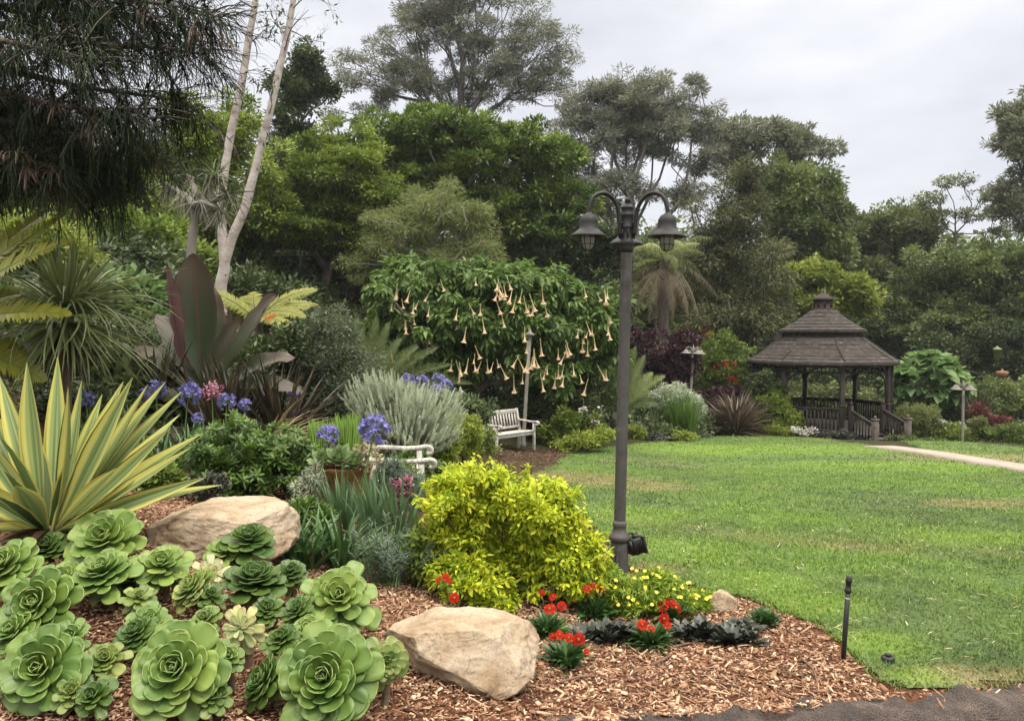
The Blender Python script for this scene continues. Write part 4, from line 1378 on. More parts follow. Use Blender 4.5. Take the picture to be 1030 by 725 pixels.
# --- foliage materials
BARKS = {}
solidmat('bark', [(0.3, (0.05, 0.038, 0.03)), (0.7, (0.14, 0.115, 0.095))], scale=6, rough=0.9, bump=0.6, stretch=(1, 1, 0.2), bdist=0.03)
solidmat('grey_bark', [(0.3, (0.13, 0.115, 0.10)), (0.7, (0.27, 0.25, 0.225))], scale=3, rough=0.9, bump=0.5, stretch=(1, 1, 0.3), bdist=0.03)
solidmat('pine_bark', [(0.3, (0.075, 0.068, 0.062)), (0.7, (0.17, 0.155, 0.145))], scale=3, rough=0.9, bump=0.5, stretch=(1, 1, 0.3), bdist=0.03)
solidmat('stem', [(0.3, (0.05, 0.05, 0.03)), (0.7, (0.12, 0.10, 0.06))], scale=20, rough=0.8, bump=0.2)
solidmat('green_stem', [(0.3, (0.06, 0.12, 0.03)), (0.7, (0.12, 0.20, 0.05))], scale=20, rough=0.6, bump=0)
M_PINE = leafmat('pine_grey', [(0.13, 0.142, 0.10), (0.20, 0.215, 0.155), (0.29, 0.30, 0.22)], rough=0.7, trans=0.25, spec=0.2)
M_PINE2 = leafmat('pine_grey_green', [(0.11, 0.128, 0.08), (0.175, 0.195, 0.12), (0.26, 0.275, 0.17)], rough=0.7, trans=0.25, spec=0.2)
M_BRONZE = leafmat('olive_dark', [(0.045, 0.055, 0.022), (0.090, 0.105, 0.040), (0.165, 0.165, 0.065)], patch=0.6, rough=0.6, trans=0.25)
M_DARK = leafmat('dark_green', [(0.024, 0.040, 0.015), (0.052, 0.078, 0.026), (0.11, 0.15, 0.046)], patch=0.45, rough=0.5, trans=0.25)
M_MID = leafmat('mid_green', [(0.062, 0.100, 0.020), (0.14, 0.205, 0.034), (0.27, 0.34, 0.058)], patch=0.8, rough=0.5, trans=0.35)
M_MANGO = leafmat('glossy_mid_green', [(0.042, 0.078, 0.018), (0.105, 0.168, 0.034), (0.27, 0.345, 0.072)], patch=0.6, rough=0.4, trans=0.3)
M_LIGHT = leafmat('light_green', [(0.09, 0.14, 0.025), (0.19, 0.26, 0.040), (0.33, 0.40, 0.070)], patch=0.6, rough=0.5, trans=0.4)
M_YEL = leafmat('yellow_green', [(0.102, 0.143, 0.024), (0.192, 0.248, 0.039), (0.324, 0.363, 0.066)], rough=0.5, trans=0.4)
M_FEATHER = leafmat('feathery_olive', [(0.098, 0.127, 0.039), (0.172, 0.209, 0.066), (0.265, 0.297, 0.105)], rough=0.6, trans=0.4)
M_HILL = leafmat('hill_green', [(0.055, 0.085, 0.026), (0.110, 0.155, 0.045), (0.20, 0.25, 0.075)], patch=0.45, rough=0.55, trans=0.3)
M_HILL2 = leafmat('hill_olive', [(0.070, 0.095, 0.034), (0.135, 0.17, 0.058), (0.23, 0.27, 0.10)], patch=0.45, rough=0.55, trans=0.3)
M_NEEDLE = leafmat('blackish_needles', [(0.009, 0.017, 0.008), (0.020, 0.034, 0.014), (0.045, 0.066, 0.028)], rough=0.7, trans=0.12, spec=0.12)

# ================================================================== BACKDROP: woods and hill vegetation (uncountable)
r = R_(11)
g = G()
n = 3600
px = r.uniform(-260, 1300, n)
top = np.interp(px, (-260, 0, 100, 170, 240, 330, 500, 600, 700, 800, 870, 1030, 1300), (120, 110, 130, 165, 185, 150, 190, 200, 240, 250, 245, 240, 230))
py = top + (430 - top) * r.random(n) ** 0.9
C = np.array([at(a, b_, 58 + 10 * math.sin(a * 0.013) + 6 * q_) for a, b_, q_ in zip(px, py, r.random(n))])
clump_leaves(g, r, C, 55, 1.4, (0.62, 0.36), None, 0.7, 1.0, 0.1, 0.7)
tag(g.build('far_woods', M_HILL), 'dense dark green wood closing the view behind the garden trees', 'woods', kind='stuff')

# undergrowth over the shaded ground behind the beds
n = 9000
y_ = r.uniform(9, 62, n) ** 1.0
x_ = r.uniform(-0.85, 0.85, n) * y_
y_[:900] = r.uniform(3.2, 10, 900); x_[:900] = -0.66 * y_[:900] - r.uniform(0.9, 7, 900)
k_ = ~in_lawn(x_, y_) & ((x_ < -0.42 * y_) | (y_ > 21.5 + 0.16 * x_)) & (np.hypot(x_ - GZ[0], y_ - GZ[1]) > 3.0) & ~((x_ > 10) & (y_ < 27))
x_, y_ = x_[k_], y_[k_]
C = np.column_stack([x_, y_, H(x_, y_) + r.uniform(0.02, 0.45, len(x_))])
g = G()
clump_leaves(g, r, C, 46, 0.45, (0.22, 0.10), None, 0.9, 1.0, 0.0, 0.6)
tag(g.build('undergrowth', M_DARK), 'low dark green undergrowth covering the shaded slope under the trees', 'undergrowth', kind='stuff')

# ================================================================== TALL GREY PINES
def pine(label, d, base_px, fork_px, ls, ncl, seed, mat=M_PINE, tr=0.45, nper=40, cr_=0.52, leaf=(0.30, 0.05), upb=0.25, shell=1.4, bark='pine_bark', expo=0.72, tipr=0.016):
    fk = at(fork_px[0], fork_px[1], d)
    b_ = gd(base_px, d)
    return tree('pine_tree', label, 'pine', b_, fk, lobes(d, *ls), ncl, nper, cr_, leaf, mat, MATS[bark], tr, seed, kind='d', up=0.2, shell=shell, tipr=tipr, lump=0.34, lumpk=13, rootw=0.72, group='tall grey pines behind the garden', upbias=upb, flat=0.45, max_sk=800, wig_=0.14, spread=1.2, expo=expo, jr=0.5)
pine('tallest broad grey green pine rising behind the domed green tree', 48, 470, (468, 125),
     ((400, 55, 62, 42), (470, 20, 75, 50), (535, 45, 52, 45), (555, 95, 34, 24), (575, 60, 16, 30),  (440, -30, 80, 40), (500, 85, 50, 30), (370, 95, 40, 28), (560, 70, 24, 20), (420, 100, 44, 28), (465, 95, 40, 24), (480, 55, 60, 34), (430, 30, 50, 34), (350, 60, 22, 14), (330, 115, 26, 14)), 900, 21, tr=0.55, leaf=(0.27, 0.05), nper=100)
pine('grey green pine with fanned bare branches straight behind the lantern heads', 45, 640, (640, 262),
     ((600, 110, 44, 38), (575, 130, 22, 30), (590, 200, 30, 22),  (645, 88, 42, 26), (690, 105, 38, 36), (640, 140, 62, 36), (700, 150, 30, 30), (585, 165, 30, 26), (620, 190, 40, 20), (690, 195, 34, 18), (640, 115, 50, 26)), 620, 22, tr=0.42, nper=110, shell=2.2, leaf=(0.30, 0.055))
pine('smaller grey green pine showing above the dark conifer', 50, 790, (790, 230),
     ((760, 138, 42, 24), (800, 138, 30, 26), (830, 155, 20, 22), (740, 150, 30, 26),  (735, 165, 26, 22), (790, 175, 40, 26), (825, 185, 24, 30)), 280, 23, mat=M_PINE2, tr=0.35, nper=100, leaf=(0.34, 0.08))

# ================================================================== MID TREES
def broad(name, label, cat, d, base_px, fork, ls, ncl, nper, cr_, leaf, mat, seed, tr=0.2, bark='bark', dens=1.0, **kw):
    nper = int(nper * 1.7 * dens); ncl = int(ncl * 1.15); leaf = (leaf[0] * 0.95, leaf[1] * 1.05); nper = int(nper * 1.25); kw.setdefault('lump', 0.56)
    return tree(name, label, cat, gd(base_px, d), at(fork[0], fork[1], d), lobes(d, *ls), ncl, nper, cr_, leaf, mat, MATS[bark], tr, seed, **kw)
GB_ = 'garden trees behind the beds'
broad('evergreen_tree', 'big domed glossy green tree filling the middle, below the tallest pine', 'tree', 30, 480, (480, 270),
      ((470, 140, 62, 32), (400, 145, 48, 30), (535, 165, 52, 36), (450, 190, 80, 42), (560, 205, 30, 26), (390, 190, 44, 40), (520, 215, 60, 26)), 620, 62, 0.42, (0.24, 0.085), M_MANGO, 31, tr=0.3, group=GB_, shell=3, flat=0.5, up=1.0)
broad('leafy_tree', 'bright mid green layered tree between the pale trunks and the domed tree', 'tree', 26, 330, (325, 290),
      ((330, 175, 58, 34), (290, 200, 45, 30), (370, 215, 50, 30), (310, 240, 62, 28), (265, 240, 32, 30), (350, 150, 34, 22)), 480, 60, 0.42, (0.17, 0.065), M_MID, 32, tr=0.16, group=GB_, shell=2, flat=0.35, up=1.2)
broad('leafy_tree', 'yellowish green leafy tree just behind the tall pale twin trunks', 'tree', 24, 215, (210, 260),
      ((200, 150, 42, 36), (165, 185, 38, 36), (235, 150, 34, 40), (215, 205, 44, 40), (270, 190, 26, 40), (185, 112, 22, 18)), 330, 46, 0.40, (0.16, 0.065), M_LIGHT, 33, tr=0.12, group=GB_, shell=1.5, flat=0.5)
broad('leafy_tree', 'low green tree under the dark drooping branches on the slope', 'tree', 21, 130, (125, 250),
      ((130, 195, 45, 30), (80, 200, 50, 35), (165, 235, 35, 25), (20, 190, 50, 40), (-40, 180, 60, 50)), 330, 44, 0.36, (0.15, 0.065), M_MID, 34, tr=0.1, group=GB_, shell=1.5)
broad('feathery_tree', 'pale olive feathery tree growing before the domed tree', 'tree', 24, 432, (434, 262),
      ((440, 215, 34, 28), (405, 240, 36, 30), (470, 235, 32, 34), (440, 265, 50, 22), (385, 262, 26, 24), (450, 196, 14, 16), (410, 210, 18, 18), (480, 212, 16, 14), (385, 225, 14, 12), (355, 270, 18, 12)), 230, 60, 0.34, (0.14, 0.020), M_FEATHER, 35, tr=0.09, bark='grey_bark', group=GB_, shell=1.5, kind='n', up=0.1, droop=0.15)
broad('evergreen_tree', 'dark green tree between the trumpet flower shrub and the domed tree', 'tree', 31, 565, (565, 300),
      ((560, 235, 40, 34), (600, 250, 30, 26), (520, 240, 36, 30), (545, 275, 50, 24)), 260, 52, 0.42, (0.20, 0.09), M_DARK, 36, tr=0.16, group=GB_)
broad('evergreen_tree', 'narrow dark tree standing alone in the gap of sky beside the pale trunks', 'tree', 34, 300, (300, 200),
      ((303, 95, 24, 26), (292, 130, 22, 34), (310, 70, 14, 22), (322, 88, 14, 12), (285, 165, 24, 24), (308, 48, 5, 12)), 190, 46, 0.38, (0.20, 0.09), M_DARK, 37, tr=0.14, group=GB_, shell=1.5)
broad('conifer_tree', 'tall dense dark olive conifer between the tall lamp post and the gazebo', 'conifer', 36, 742, (742, 350),
      ((742, 190, 30, 30), (735, 225, 40, 36), (740, 270, 46, 40), (760, 305, 40, 34), (715, 290, 30, 40), (720, 250, 30, 26), (745, 330, 50, 24)), 420, 52, 0.5, (0.24, 0.05), M_BRONZE, 38, tr=0.25, group=GB_, shell=3, droop=0.4)
broad('leafy_tree', 'dense dark tree with a rounded top just past the olive conifer', 'tree', 42, 812, (812, 290),
      ((815, 205, 36, 34), (790, 235, 40, 36), (835, 225, 20, 30), (810, 258, 42, 28), (780, 190, 26, 30)), 320, 50, 0.55, (0.26, 0.11), M_HILL, 39, tr=0.3, group=GB_, shell=3)
broad('leafy_tree', 'yellow green leafy tree peeking above the gazebo roof', 'tree', 38, 812, (812, 340),
      ((800, 285, 26, 18), (830, 278, 22, 18), (780, 300, 24, 16), (850, 295, 24, 20), (805, 312, 36, 18)), 190, 44, 0.42, (0.26, 0.12), M_YEL, 40, tr=0.1, group=GB_, shell=1.5)
broad('leafy_tree', 'broad green tree on the hill directly behind the gazebo cupola', 'tree', 50, 890, (890, 330),
      ((880, 245, 36, 30), (905, 228, 28, 22), (935, 235, 26, 20), (865, 232, 18, 16),  (865, 285, 40, 30), (910, 280, 44, 34), (890, 320, 60, 30)), 420, 50, 0.6, (0.30, 0.14), M_HILL2, 41, tr=0.3, group=GB_, shell=2.5)
broad('leafy_tree', 'wide spreading green tree filling the slope past the gazebo roof', 'tree', 41, 950, (950, 370),
      ((940, 280, 50, 30), (985, 272, 48, 28), (1020, 262, 40, 24),  (920, 325, 52, 30), (965, 330, 60, 34), (1020, 310, 50, 34)), 520, 52, 0.5, (0.22, 0.09), M_HILL, 42, tr=0.3, group=GB_, shell=2.5, flat=0.5, up=1)
broad('leafy_tree', 'dark shady tree behind the big leaved shrub and far lamp', 'tree', 38, 1010, (1010, 400),
      ((990, 350, 50, 30), (1035, 355, 50, 40), (940, 365, 40, 24), (1010, 390, 60, 26), (1075, 330, 60, 60)), 420, 52, 0.45, (0.20, 0.09), M_DARK, 43, tr=0.2, group=GB_, shell=2.5)
broad('sparse_tree', 'slender open tree with tiered sprays standing against the sky on the hill', 'tree', 47, 962, (961, 235),
      ((960, 182, 22, 6), (935, 200, 16, 6), (990, 196, 18, 6), (945, 216, 20, 5), (985, 216, 26, 6), (1008, 232, 18, 6), (922, 226, 14, 6)), 170, 12, 0.34, (0.20, 0.09), M_HILL2, 44, tr=0.065, lump=0, rootw=0.6, bark='pine_bark', group=GB_, shell=1, flat=0.35, up=1.4)
pine('pale grey green tree cut off by the picture edge beyond the slender open tree', 42, 1050, (1050, 260),
      ((1030, 150, 36, 46), (1012, 190, 24, 26), (1060, 130, 40, 50), (1025, 120, 22, 22), (1040, 210, 40, 30)), 320, 45, mat=M_PINE2, tr=0.3, nper=95, leaf=(0.32, 0.075), cr_=0.55)
broad('evergreen_tree', 'dark undergrowth tree in the shade between pale trunks and trumpet shrub', 'tree', 28, 300, (300, 310),
      ((280, 275, 50, 26), (340, 280, 55, 26), (250, 262, 30, 24), (390, 295, 40, 22), (320, 300, 60, 20)), 380, 50, 0.4, (0.18, 0.08), M_DARK, 46, tr=0.1, group=GB_)
broad('leafy_tree', 'green tree behind the feather duster palm by the tall lamp', 'tree', 40, 665, (665, 330),
      ((610, 290, 50, 26), (665, 265, 36, 26), (690, 300, 30, 30), (640, 320, 60, 28)), 300, 48, 0.45, (0.20, 0.09), M_HILL, 47, tr=0.16, group=GB_)

# --- pale twin trunks (two stems leaving one base), bare twigs and a few leaves up high
m, t, o = newmat('pale_trunk')
tcn = N(t, 'ShaderNodeTexCoord'); mpn = N(t, 'ShaderNodeMapping'); mpn.inputs['Scale'].default_value = (1, 1, 1.6); t.links.new(tcn.outputs['Object'], mpn.inputs['Vector'])
n1 = N(t, 'ShaderNodeTexNoise'); n1.inputs['Scale'].default_value = 5; n1.inputs['Detail'].default_value = 8; n1.inputs['Roughness'].default_value = 0.7
t.links.new(mpn.outputs[0], n1.inputs['Vector'])
ra = ramp(t, [(0.28, (0.12, 0.06, 0.045)), (0.40, (0.30, 0.26, 0.235)), (0.6, (0.44, 0.40, 0.37)), (0.8, (0.54, 0.50, 0.47))])
t.links.new(n1.outputs['Fac'], ra.inputs[0])
n2 = N(t, 'ShaderNodeTexVoronoi'); n2.inputs['Scale'].default_value = 7
mp2 = N(t, 'ShaderNodeMapping'); mp2.inputs['Scale'].default_value = (1, 1, 0.7); t.links.new(tcn.outputs['Object'], mp2.inputs['Vector']); t.links.new(mp2.outputs[0], n2.inputs['Vector'])
rb = ramp(t, [(0.08, (0.22, 0.16, 0.13)), (0.16, (1, 1, 1))]); t.links.new(n2.outputs['Distance'], rb.inputs[0])
mu = N(t, 'ShaderNodeMix', data_type='RGBA', blend_type='MULTIPLY'); mu.inputs['Factor'].default_value = 1
t.links.new(ra.outputs[0], mu.inputs['A']); t.links.new(rb.outputs[0], mu.inputs['B'])
p = N(t, 'ShaderNodeBsdfPrincipled'); p.inputs['Roughness'].default_value = 0.85
bb = N(t, 'ShaderNodeBump'); bb.inputs['Strength'].default_value = 0.5; bb.inputs['Distance'].default_value = 0.02; t.links.new(n1.outputs['Fac'], bb.inputs['Height']); t.links.new(bb.outputs[0], p.inputs['Normal'])
t.links.new(mu.outputs['Result'], p.inputs['Base Color']); t.links.new(p.outputs[0], o.inputs[0])
DT = 14.5
pb = at(222, 300, DT); pb[2] = min(pb[2], Hf(pb[0], pb[1]) - 0.1)
rt = root('bare_trunk_tree', (pb[0], pb[1], Hf(pb[0], pb[1])), 'tall pale tree forking low into two smooth leaning trunks with bare twigs', 'tree')
PX = DT / F_PX
g = G()
A1 = [pb, at(222, 288, DT), at(226, 262, DT), at(222, 215, DT), at(225, 180, DT), at(233, 130, DT), at(243, 85, DT), at(250, 40, DT), at(257, 0, DT), at(263, -60, DT), at(262, -140, DT)]
tube(g, A1, [0.12, 0.11, 0.10, 0.082, 0.078, 0.074, 0.07, 0.062, 0.056, 0.05, 0.02], 14, 6, wob=0.10)
g.build('trunk', MATS['pale_trunk'], rt, smooth=True)
g = G()
A2 = [at(226, 268, DT), at(234, 238, DT), at(246, 210, DT), at(254, 180, DT), at(262, 150, DT), at(272, 110, DT), at(281, 70, DT), at(289, 35, DT), at(295, 0, DT), at(304, -60, DT), at(312, -130, DT)]
tube(g, A2, [0.08, 0.085, 0.085, 0.078, 0.072, 0.068, 0.063, 0.058, 0.052, 0.045, 0.02], 14, 6, wob=0.10)
g.build('trunk', MATS['pale_trunk'], rt, smooth=True)
r = R_(55); g = G()
tips = []
def twig(P, d, L, rr, lev):
    pts = [P]
    for i in range(4):
        d = nrm(d + r.normal(0, 0.22, 3) + np.array((0, 0, 0.04)))
        pts.append(pts[-1] + d * L / 4)
    tube(g, pts, [rr, rr * 0.8, rr * 0.65, rr * 0.5, rr * 0.3], 5, 2, cap=False)
    if lev > 0:
        for i in range(3):
            twig(pts[1 + i], nrm(d + r.normal(0, 0.65, 3)), L * r.uniform(0.5, 0.75), rr * 0.5, lev - 1)
    else:
        tips.append(pts[-1]); tips.append(pts[2])
for (px, py, dx, dz, L) in ((281, 75, 1, 0.5, 0.9), (285, 55, 1, 0.9, 1.0), (290, 30, 1, 0.3, 0.8), (292, 12, 1, 0.6, 0.9), (288, 40, -1, 0.7, 0.7), (245, 75, 1, 0.4, 0.5), (250, 45, 1, 0.8, 0.6), (252, 30, -1, 0.5, 0.9), (247, 62, -1, 0.5, 0.8), (240, 95, -1, 0.6, 0.6), (255, 8, -1, 0.6, 0.9), (258, -8, 1, 0.6, 0.7), (295, 0, 1, 0.6, 1.0), (262, 150, 1, 0.6, 0.4), (268, 120, 1, 0.5, 0.6), (296, -12, 1, 0.1, 1.0), (297, -20, -1, 0.1, 1.0)):
    twig(at(px, py, DT), nrm(np.array((dx, r.normal(0, .4), dz))), L, 0.014, 2)
g.build('twig', MATS['pine_bark'], rt, smooth=True)
g = G(); tips = np.array(tips)
sel = tips[r.random(len(tips)) < 0.42]
clump_leaves(g, r, sel, 6, 0.12, (0.12, 0.035), None, 0.2, 1.0, 0.6)
g.build('foliage', M_DARK, rt)

# --- shaggy dragon tree like small tree with drooping grey beards
DS = 13.0
b_ = at(188, 256, DS); b_[2] = Hf(b_[0], b_[1])
rt = root('shaggy_tree', b_, 'small ringed trunk tree with stubby arms and shaggy grey hanging leaves', 'tree')
g = G(); r = R_(56)
tube(g, [b_ - (0, 0, .1), at(193, 245, DS), at(196, 220, DS), at(197, 208, DS)], [0.085, 0.07, 0.068, 0.085], 12, 6, wob=0.25)
arms = [((197, 208), (185, 196), (170, 187)), ((197, 208), (196, 192), (190, 178)), ((197, 208), (208, 193), (216, 176)), ((197, 208), (212, 203), (232, 196)), ((197, 210), (203, 204), (222, 212))]
ends = []
for a in arms:
    P_ = [at(x, y, DS + r.normal(0, .15)) for x, y in a]; ends += [P_[1], P_[2]]
    tube(g, P_, [0.07, 0.05, 0.035], 8, 4)
g.build('trunk', MATS['grey_bark'], rt, smooth=True)
g = G(); E = np.array(ends)
clump_leaves(g, r, E, 60, 0.12, (0.38, 0.016), None, 0.3, 0.5, 1.6, 0.5, kind='n', bend=0.6)
g.build('beard', leafmat('dry_grey', [(0.13, 0.12, 0.085), (0.20, 0.19, 0.14), (0.28, 0.27, 0.20)], trans=0.2), rt)
g = G()
clump_leaves(g, r, E[1::2], 60, 0.10, (0.34, 0.022), None, 0.3, 1.3, -0.3, 0.8, kind='n', bend=0.8)
g.build('crown', M_DARK, rt)

# ================================================================== NEAR DARK DROOPING CONIFER (upper corner)
DC = 6.6
rt = root('drooping_conifer', gd(-230, DC), 'near black drooping conifer whose cord-like branchlets hang into the upper corner', 'conifer')
r = R_(61); g = G(); gl = G(); gb = G()
tb = gd(-230, DC)
tube(g, [tb - (0, 0, .2), tb + (0.05, 0, 1.5), tb + (0, 0, 3), tb + (0.05, 0, 5.2), tb + (0, 0, 7.5)], [0.32, 0.27, 0.24, 0.2, 0.1], 14, 5, wob=0.1)
limbs = []
for (sx, sy, ex, ey, dd, sag) in ((-230, -60, 205, 55, 0.1, 25), (-230, -20, 190, 105, 0.5, 20), (-230, -120, 215, 15, -0.3, 20), (-230, 30, 150, 150, 0.0, 20), (-230, 50, 120, 170, 0.4, 15), (-230, 80, 60, 170, -0.4, 10),
                              (-230, -90, 160, 20, 0.9, 20), (-230, 0, 140, 120, -0.6, 20), (-230, -160, 170, -30, 0.3, 15), (-230, 90, 20, 150, 0.6, 10), (-230, 20, 80, 130, 1.0, 15), (-230, -50, 90, 60, -0.9, 15), (-230, 60, 30, 110, 0.2, 8), (-230, -140, 60, -20, -0.2, 8),
                              (-230, 60, 90, 160, 0.9, 10), (-230, -30, 110, 10, 0.5, 10), (-230, 50, 60, 150, 0.6, 10), (-230, 80, 100, 185, 0.2, 12)):
    P_ = [at(sx + (ex - sx) * tt, sy + (ey - sy) * tt + math.sin(math.pi * tt) * sag * (1 if tt < .9 else .6), DC + dd * tt) for tt in (0, .25, .5, .75, .9, 1.0)]
    C_ = catmull(P_, 7)
    tube(g, P_, [0.06, 0.045, 0.035, 0.022, 0.012, 0.006], 7, 5, cap=False)
    n = len(C_)
    for i in range(int(n * 0.30), n):
        for _ in range(3):
            P0 = C_[i] + r.normal(0, 0.03, 3)
            dr = nrm(np.array((r.uniform(-0.1, 1.0), r.normal(0, 0.7), r.uniform(-0.9, 0.5))))
            Lb = r.uniform(0.2, 0.5)
            # branchlet with many cords
            P1 = P0 + dr * Lb * 0.5
            P2 = P0 + dr * Lb + np.array((0, 0, -0.06))
            tube(g, [P0, P1, P2], [0.006, 0.005, 0.003], 4, 2, cap=False)
            m_ = 24
            tt = r.random(m_)[:, None]
            B_ = P0 + (P2 - P0) * tt
            dd_ = nrm(dr * 0.9 + r.normal(0, 0.40, (m_, 3)) + np.array((0.15, 0, 0.25)))
            brown = r.random() < (0.09 if P0[2] < at(0, 110, DC)[2] else 0.02)
            strips(gb if brown else gl, B_, dd_, np.array((0, 0, 1.0)) + r.normal(0, .15, (m_, 3)), r.uniform(0.12, 0.32, m_), 0.0075, bend=r.uniform(0.5, 2.1, m_), prof=(0.9, 1, 0.9, 0.4), rnd=np.clip(r.normal(0.4, 0.25, m_), 0, 1))
g.build('trunk', MATS['bark'], rt, smooth=True)
gl.build('foliage', M_NEEDLE, rt)
gb.build('dead_foliage', leafmat('dead_brown', [(0.05, 0.028, 0.016), (0.095, 0.055, 0.032), (0.16, 0.11, 0.07)], trans=0.1), rt)

# ================================================================== BED PLANTS
def blades(g, r, c, n, L, W, spread, bend, prof=(0.8, 1, 0.9, 0.55, 0.05), fold=0.25, cols=3, base_r=0.05, lvar=0.25, az0=0, az1=2*math.pi, bp=1.6, up=None):
    """strap leaves from a crown: spread = (min, max) angle from vertical"""
    az = r.uniform(az0, az1, n)
    th = r.uniform(spread[0], spread[1], n)
    h = np.column_stack([np.cos(az), np.sin(az), np.zeros(n)])
    d = h * np.sin(th)[:, None] + np.array((0, 0, 1.0)) * np.cos(th)[:, None]
    nn = -h * np.cos(th)[:, None] + np.array((0, 0, 1.0)) * np.sin(th)[:, None] + r.normal(0, 0.25, (n, 3))
    LL = L * r.uniform(1 - lvar, 1 + lvar * 0.6, n)
    bd = r.uniform(bend[0], bend[1], n)
    B = np.asarray(c) + h * base_r * r.random((n, 1))
    return strips(g, B, d, nn, LL, W * r.uniform(0.8, 1.15, n), bend=bd, prof=prof, cols=cols, fold=fold, bp=bp, rnd=np.clip(r.normal(0.5, 0.25, n), 0, 1))

def frond(g, gs, P0, d, n, L, bend, nl, ll, lw, rnd=0.5, vang=0.35, fwd=0.6, droop=0.1, bp=1.3, r=None, prof=(0.7, 1, 0.7, 0.1), rr=0.012, l0=0.08):
    """pinnate leaf: curved rachis with leaflets on both sides"""
    r = r or R_(1)
    P0 = np.asarray(P0, float); d = nrm(d); sd = nrm(np.cross(d, n)); n2 = np.cross(sd, d)
    k = 24; pts = [P0]; T = []
    for i in range(k):
        th = bend * ((i + 0.5) / k) ** bp
        t_ = d * math.cos(th) - n2 * math.sin(th)
        T.append(t_); pts.append(pts[-1] + t_ * L / k)
    T.append(T[-1]); pts = np.array(pts); T = np.array(T)
    tube(gs, pts[::3], np.linspace(rr, rr * 0.25, len(pts[::3])), 5, 1, cap=False, smooth_path=False)
    tt = np.linspace(l0, 0.995, nl)
    X = np.interp(tt * k, np.arange(k + 1), np.arange(k + 1)).astype(float)
    i0 = np.minimum(X.astype(int), k - 1); f = (X - i0)[:, None]
    P = pts[i0] * (1 - f) + pts[i0 + 1] * f; TT = nrm(T[i0] * (1 - f) + T[i0 + 1] * f)
    NN = np.cross(sd, TT)
    env = np.sin(np.clip(tt * 0.93 + 0.10, 0, 1) * math.pi) ** 0.55
    for s_ in (-1, 1):
        dd = sd * s_ * (1 - 0.25 * tt)[:, None] + TT * (fwd * (0.6 + 0.9 * tt))[:, None] + NN * vang + r.normal(0, 0.05, (nl, 3))
        nn = NN - sd * s_ * vang
        strips(g, P, dd, nn, ll * env * r.uniform(0.9, 1.08, nl), lw, bend=droop * r.uniform(0.6, 1.4, nl), prof=prof, rnd=np.clip(rnd + r.normal(0, 0.12, nl), 0, 1))
    return pts

# ------------------------------------------------------------------ boulders
def rockmat(name, stops, lichen=0.0):
    m, t, o = newmat(name)
    tcn = N(t, 'ShaderNodeTexCoord')
    n1 = N(t, 'ShaderNodeTexNoise'); n1.inputs['Scale'].default_value = 5; n1.inputs['Detail'].default_value = 10; n1.inputs['Roughness'].default_value = 0.62; n1.inputs['Distortion'].default_value = 0.5
    n2 = N(t, 'ShaderNodeTexNoise'); n2.inputs['Scale'].default_value = 95; n2.inputs['Detail'].default_value = 8; n2.inputs['Roughness'].default_value = 0.85
    n3 = N(t, 'ShaderNodeTexVoronoi', feature='DISTANCE_TO_EDGE'); n3.inputs['Scale'].default_value = 2.1
    nd = N(t, 'ShaderNodeTexNoise'); nd.inputs['Scale'].default_value = 3; nd.inputs['Detail'].default_value = 4
    t.links.new(tcn.outputs['Object'], n1.inputs['Vector']); t.links.new(tcn.outputs['Object'], n2.inputs['Vector']); t.links.new(tcn.outputs['Object'], nd.inputs['Vector'])
    av = N(t, 'ShaderNodeVectorMath', operation='MULTIPLY_ADD'); av.inputs[1].default_value = (0.8, 0.8, 0.8)
    t.links.new(nd.outputs['Color'], av.inputs[0]); t.links.new(tcn.outputs['Object'], av.inputs[2]); t.links.new(av.outputs[0], n3.inputs['Vector'])
    ra = ramp(t, stops); t.links.new(n1.outputs['Fac'], ra.inputs[0])
    rb = ramp(t, [(0.34, (0.35, 0.32, 0.30)), (0.46, (0.95, 0.95, 0.95)), (0.66, (1.2, 1.19, 1.17))]); t.links.new(n2.outputs['Fac'], rb.inputs[0])
    mu = N(t, 'ShaderNodeMix', data_type='RGBA', blend_type='MULTIPLY'); mu.inputs['Factor'].default_value = 0.9
    t.links.new(ra.outputs[0], mu.inputs['A']); t.links.new(rb.outputs[0], mu.inputs['B'])
    rc = ramp(t, [(0.0, (0.45, 0.36, 0.30)), (0.018, (1, 1, 1))]); t.links.new(n3.outputs['Distance'], rc.inputs[0])
    mk = N(t, 'ShaderNodeMix', data_type='RGBA', blend_type='MULTIPLY'); mk.inputs['Factor'].default_value = 0.42
    t.links.new(mu.outputs['Result'], mk.inputs['A']); t.links.new(rc.outputs[0], mk.inputs['B'])
    p = N(t, 'ShaderNodeBsdfPrincipled'); p.inputs['Roughness'].default_value = 0.9; p.inputs['Specular IOR Level'].default_value = 0.2
    b1 = N(t, 'ShaderNodeBump'); b1.inputs['Strength'].default_value = 0.9; b1.inputs['Distance'].default_value = 0.012; t.links.new(n2.outputs['Fac'], b1.inputs['Height'])
    b2 = N(t, 'ShaderNodeBump'); b2.inputs['Strength'].default_value = 0.5; b2.inputs['Distance'].default_value = 0.03; t.links.new(n1.outputs['Fac'], b2.inputs['Height']); t.links.new(b1.outputs[0], b2.inputs['Normal'])
    b3 = N(t, 'ShaderNodeBump'); b3.inputs['Strength'].default_value = 0.2; b3.inputs['Distance'].default_value = 0.008; t.links.new(rc.outputs[0], b3.inputs['Height']); t.links.new(b2.outputs[0], b3.inputs['Normal'])
    t.links.new(b3.outputs[0], p.inputs['Normal']); t.links.new(mk.outputs['Result'], p.inputs['Base Color']); t.links.new(p.outputs[0], o.inputs[0])
    return m
M_ROCK = rockmat('sandy_rock', [(0.28, (0.13, 0.08, 0.045)), (0.38, (0.31, 0.225, 0.145)), (0.50, (0.41, 0.325, 0.225)), (0.62, (0.47, 0.39, 0.29)), (0.75, (0.36, 0.25, 0.15))])
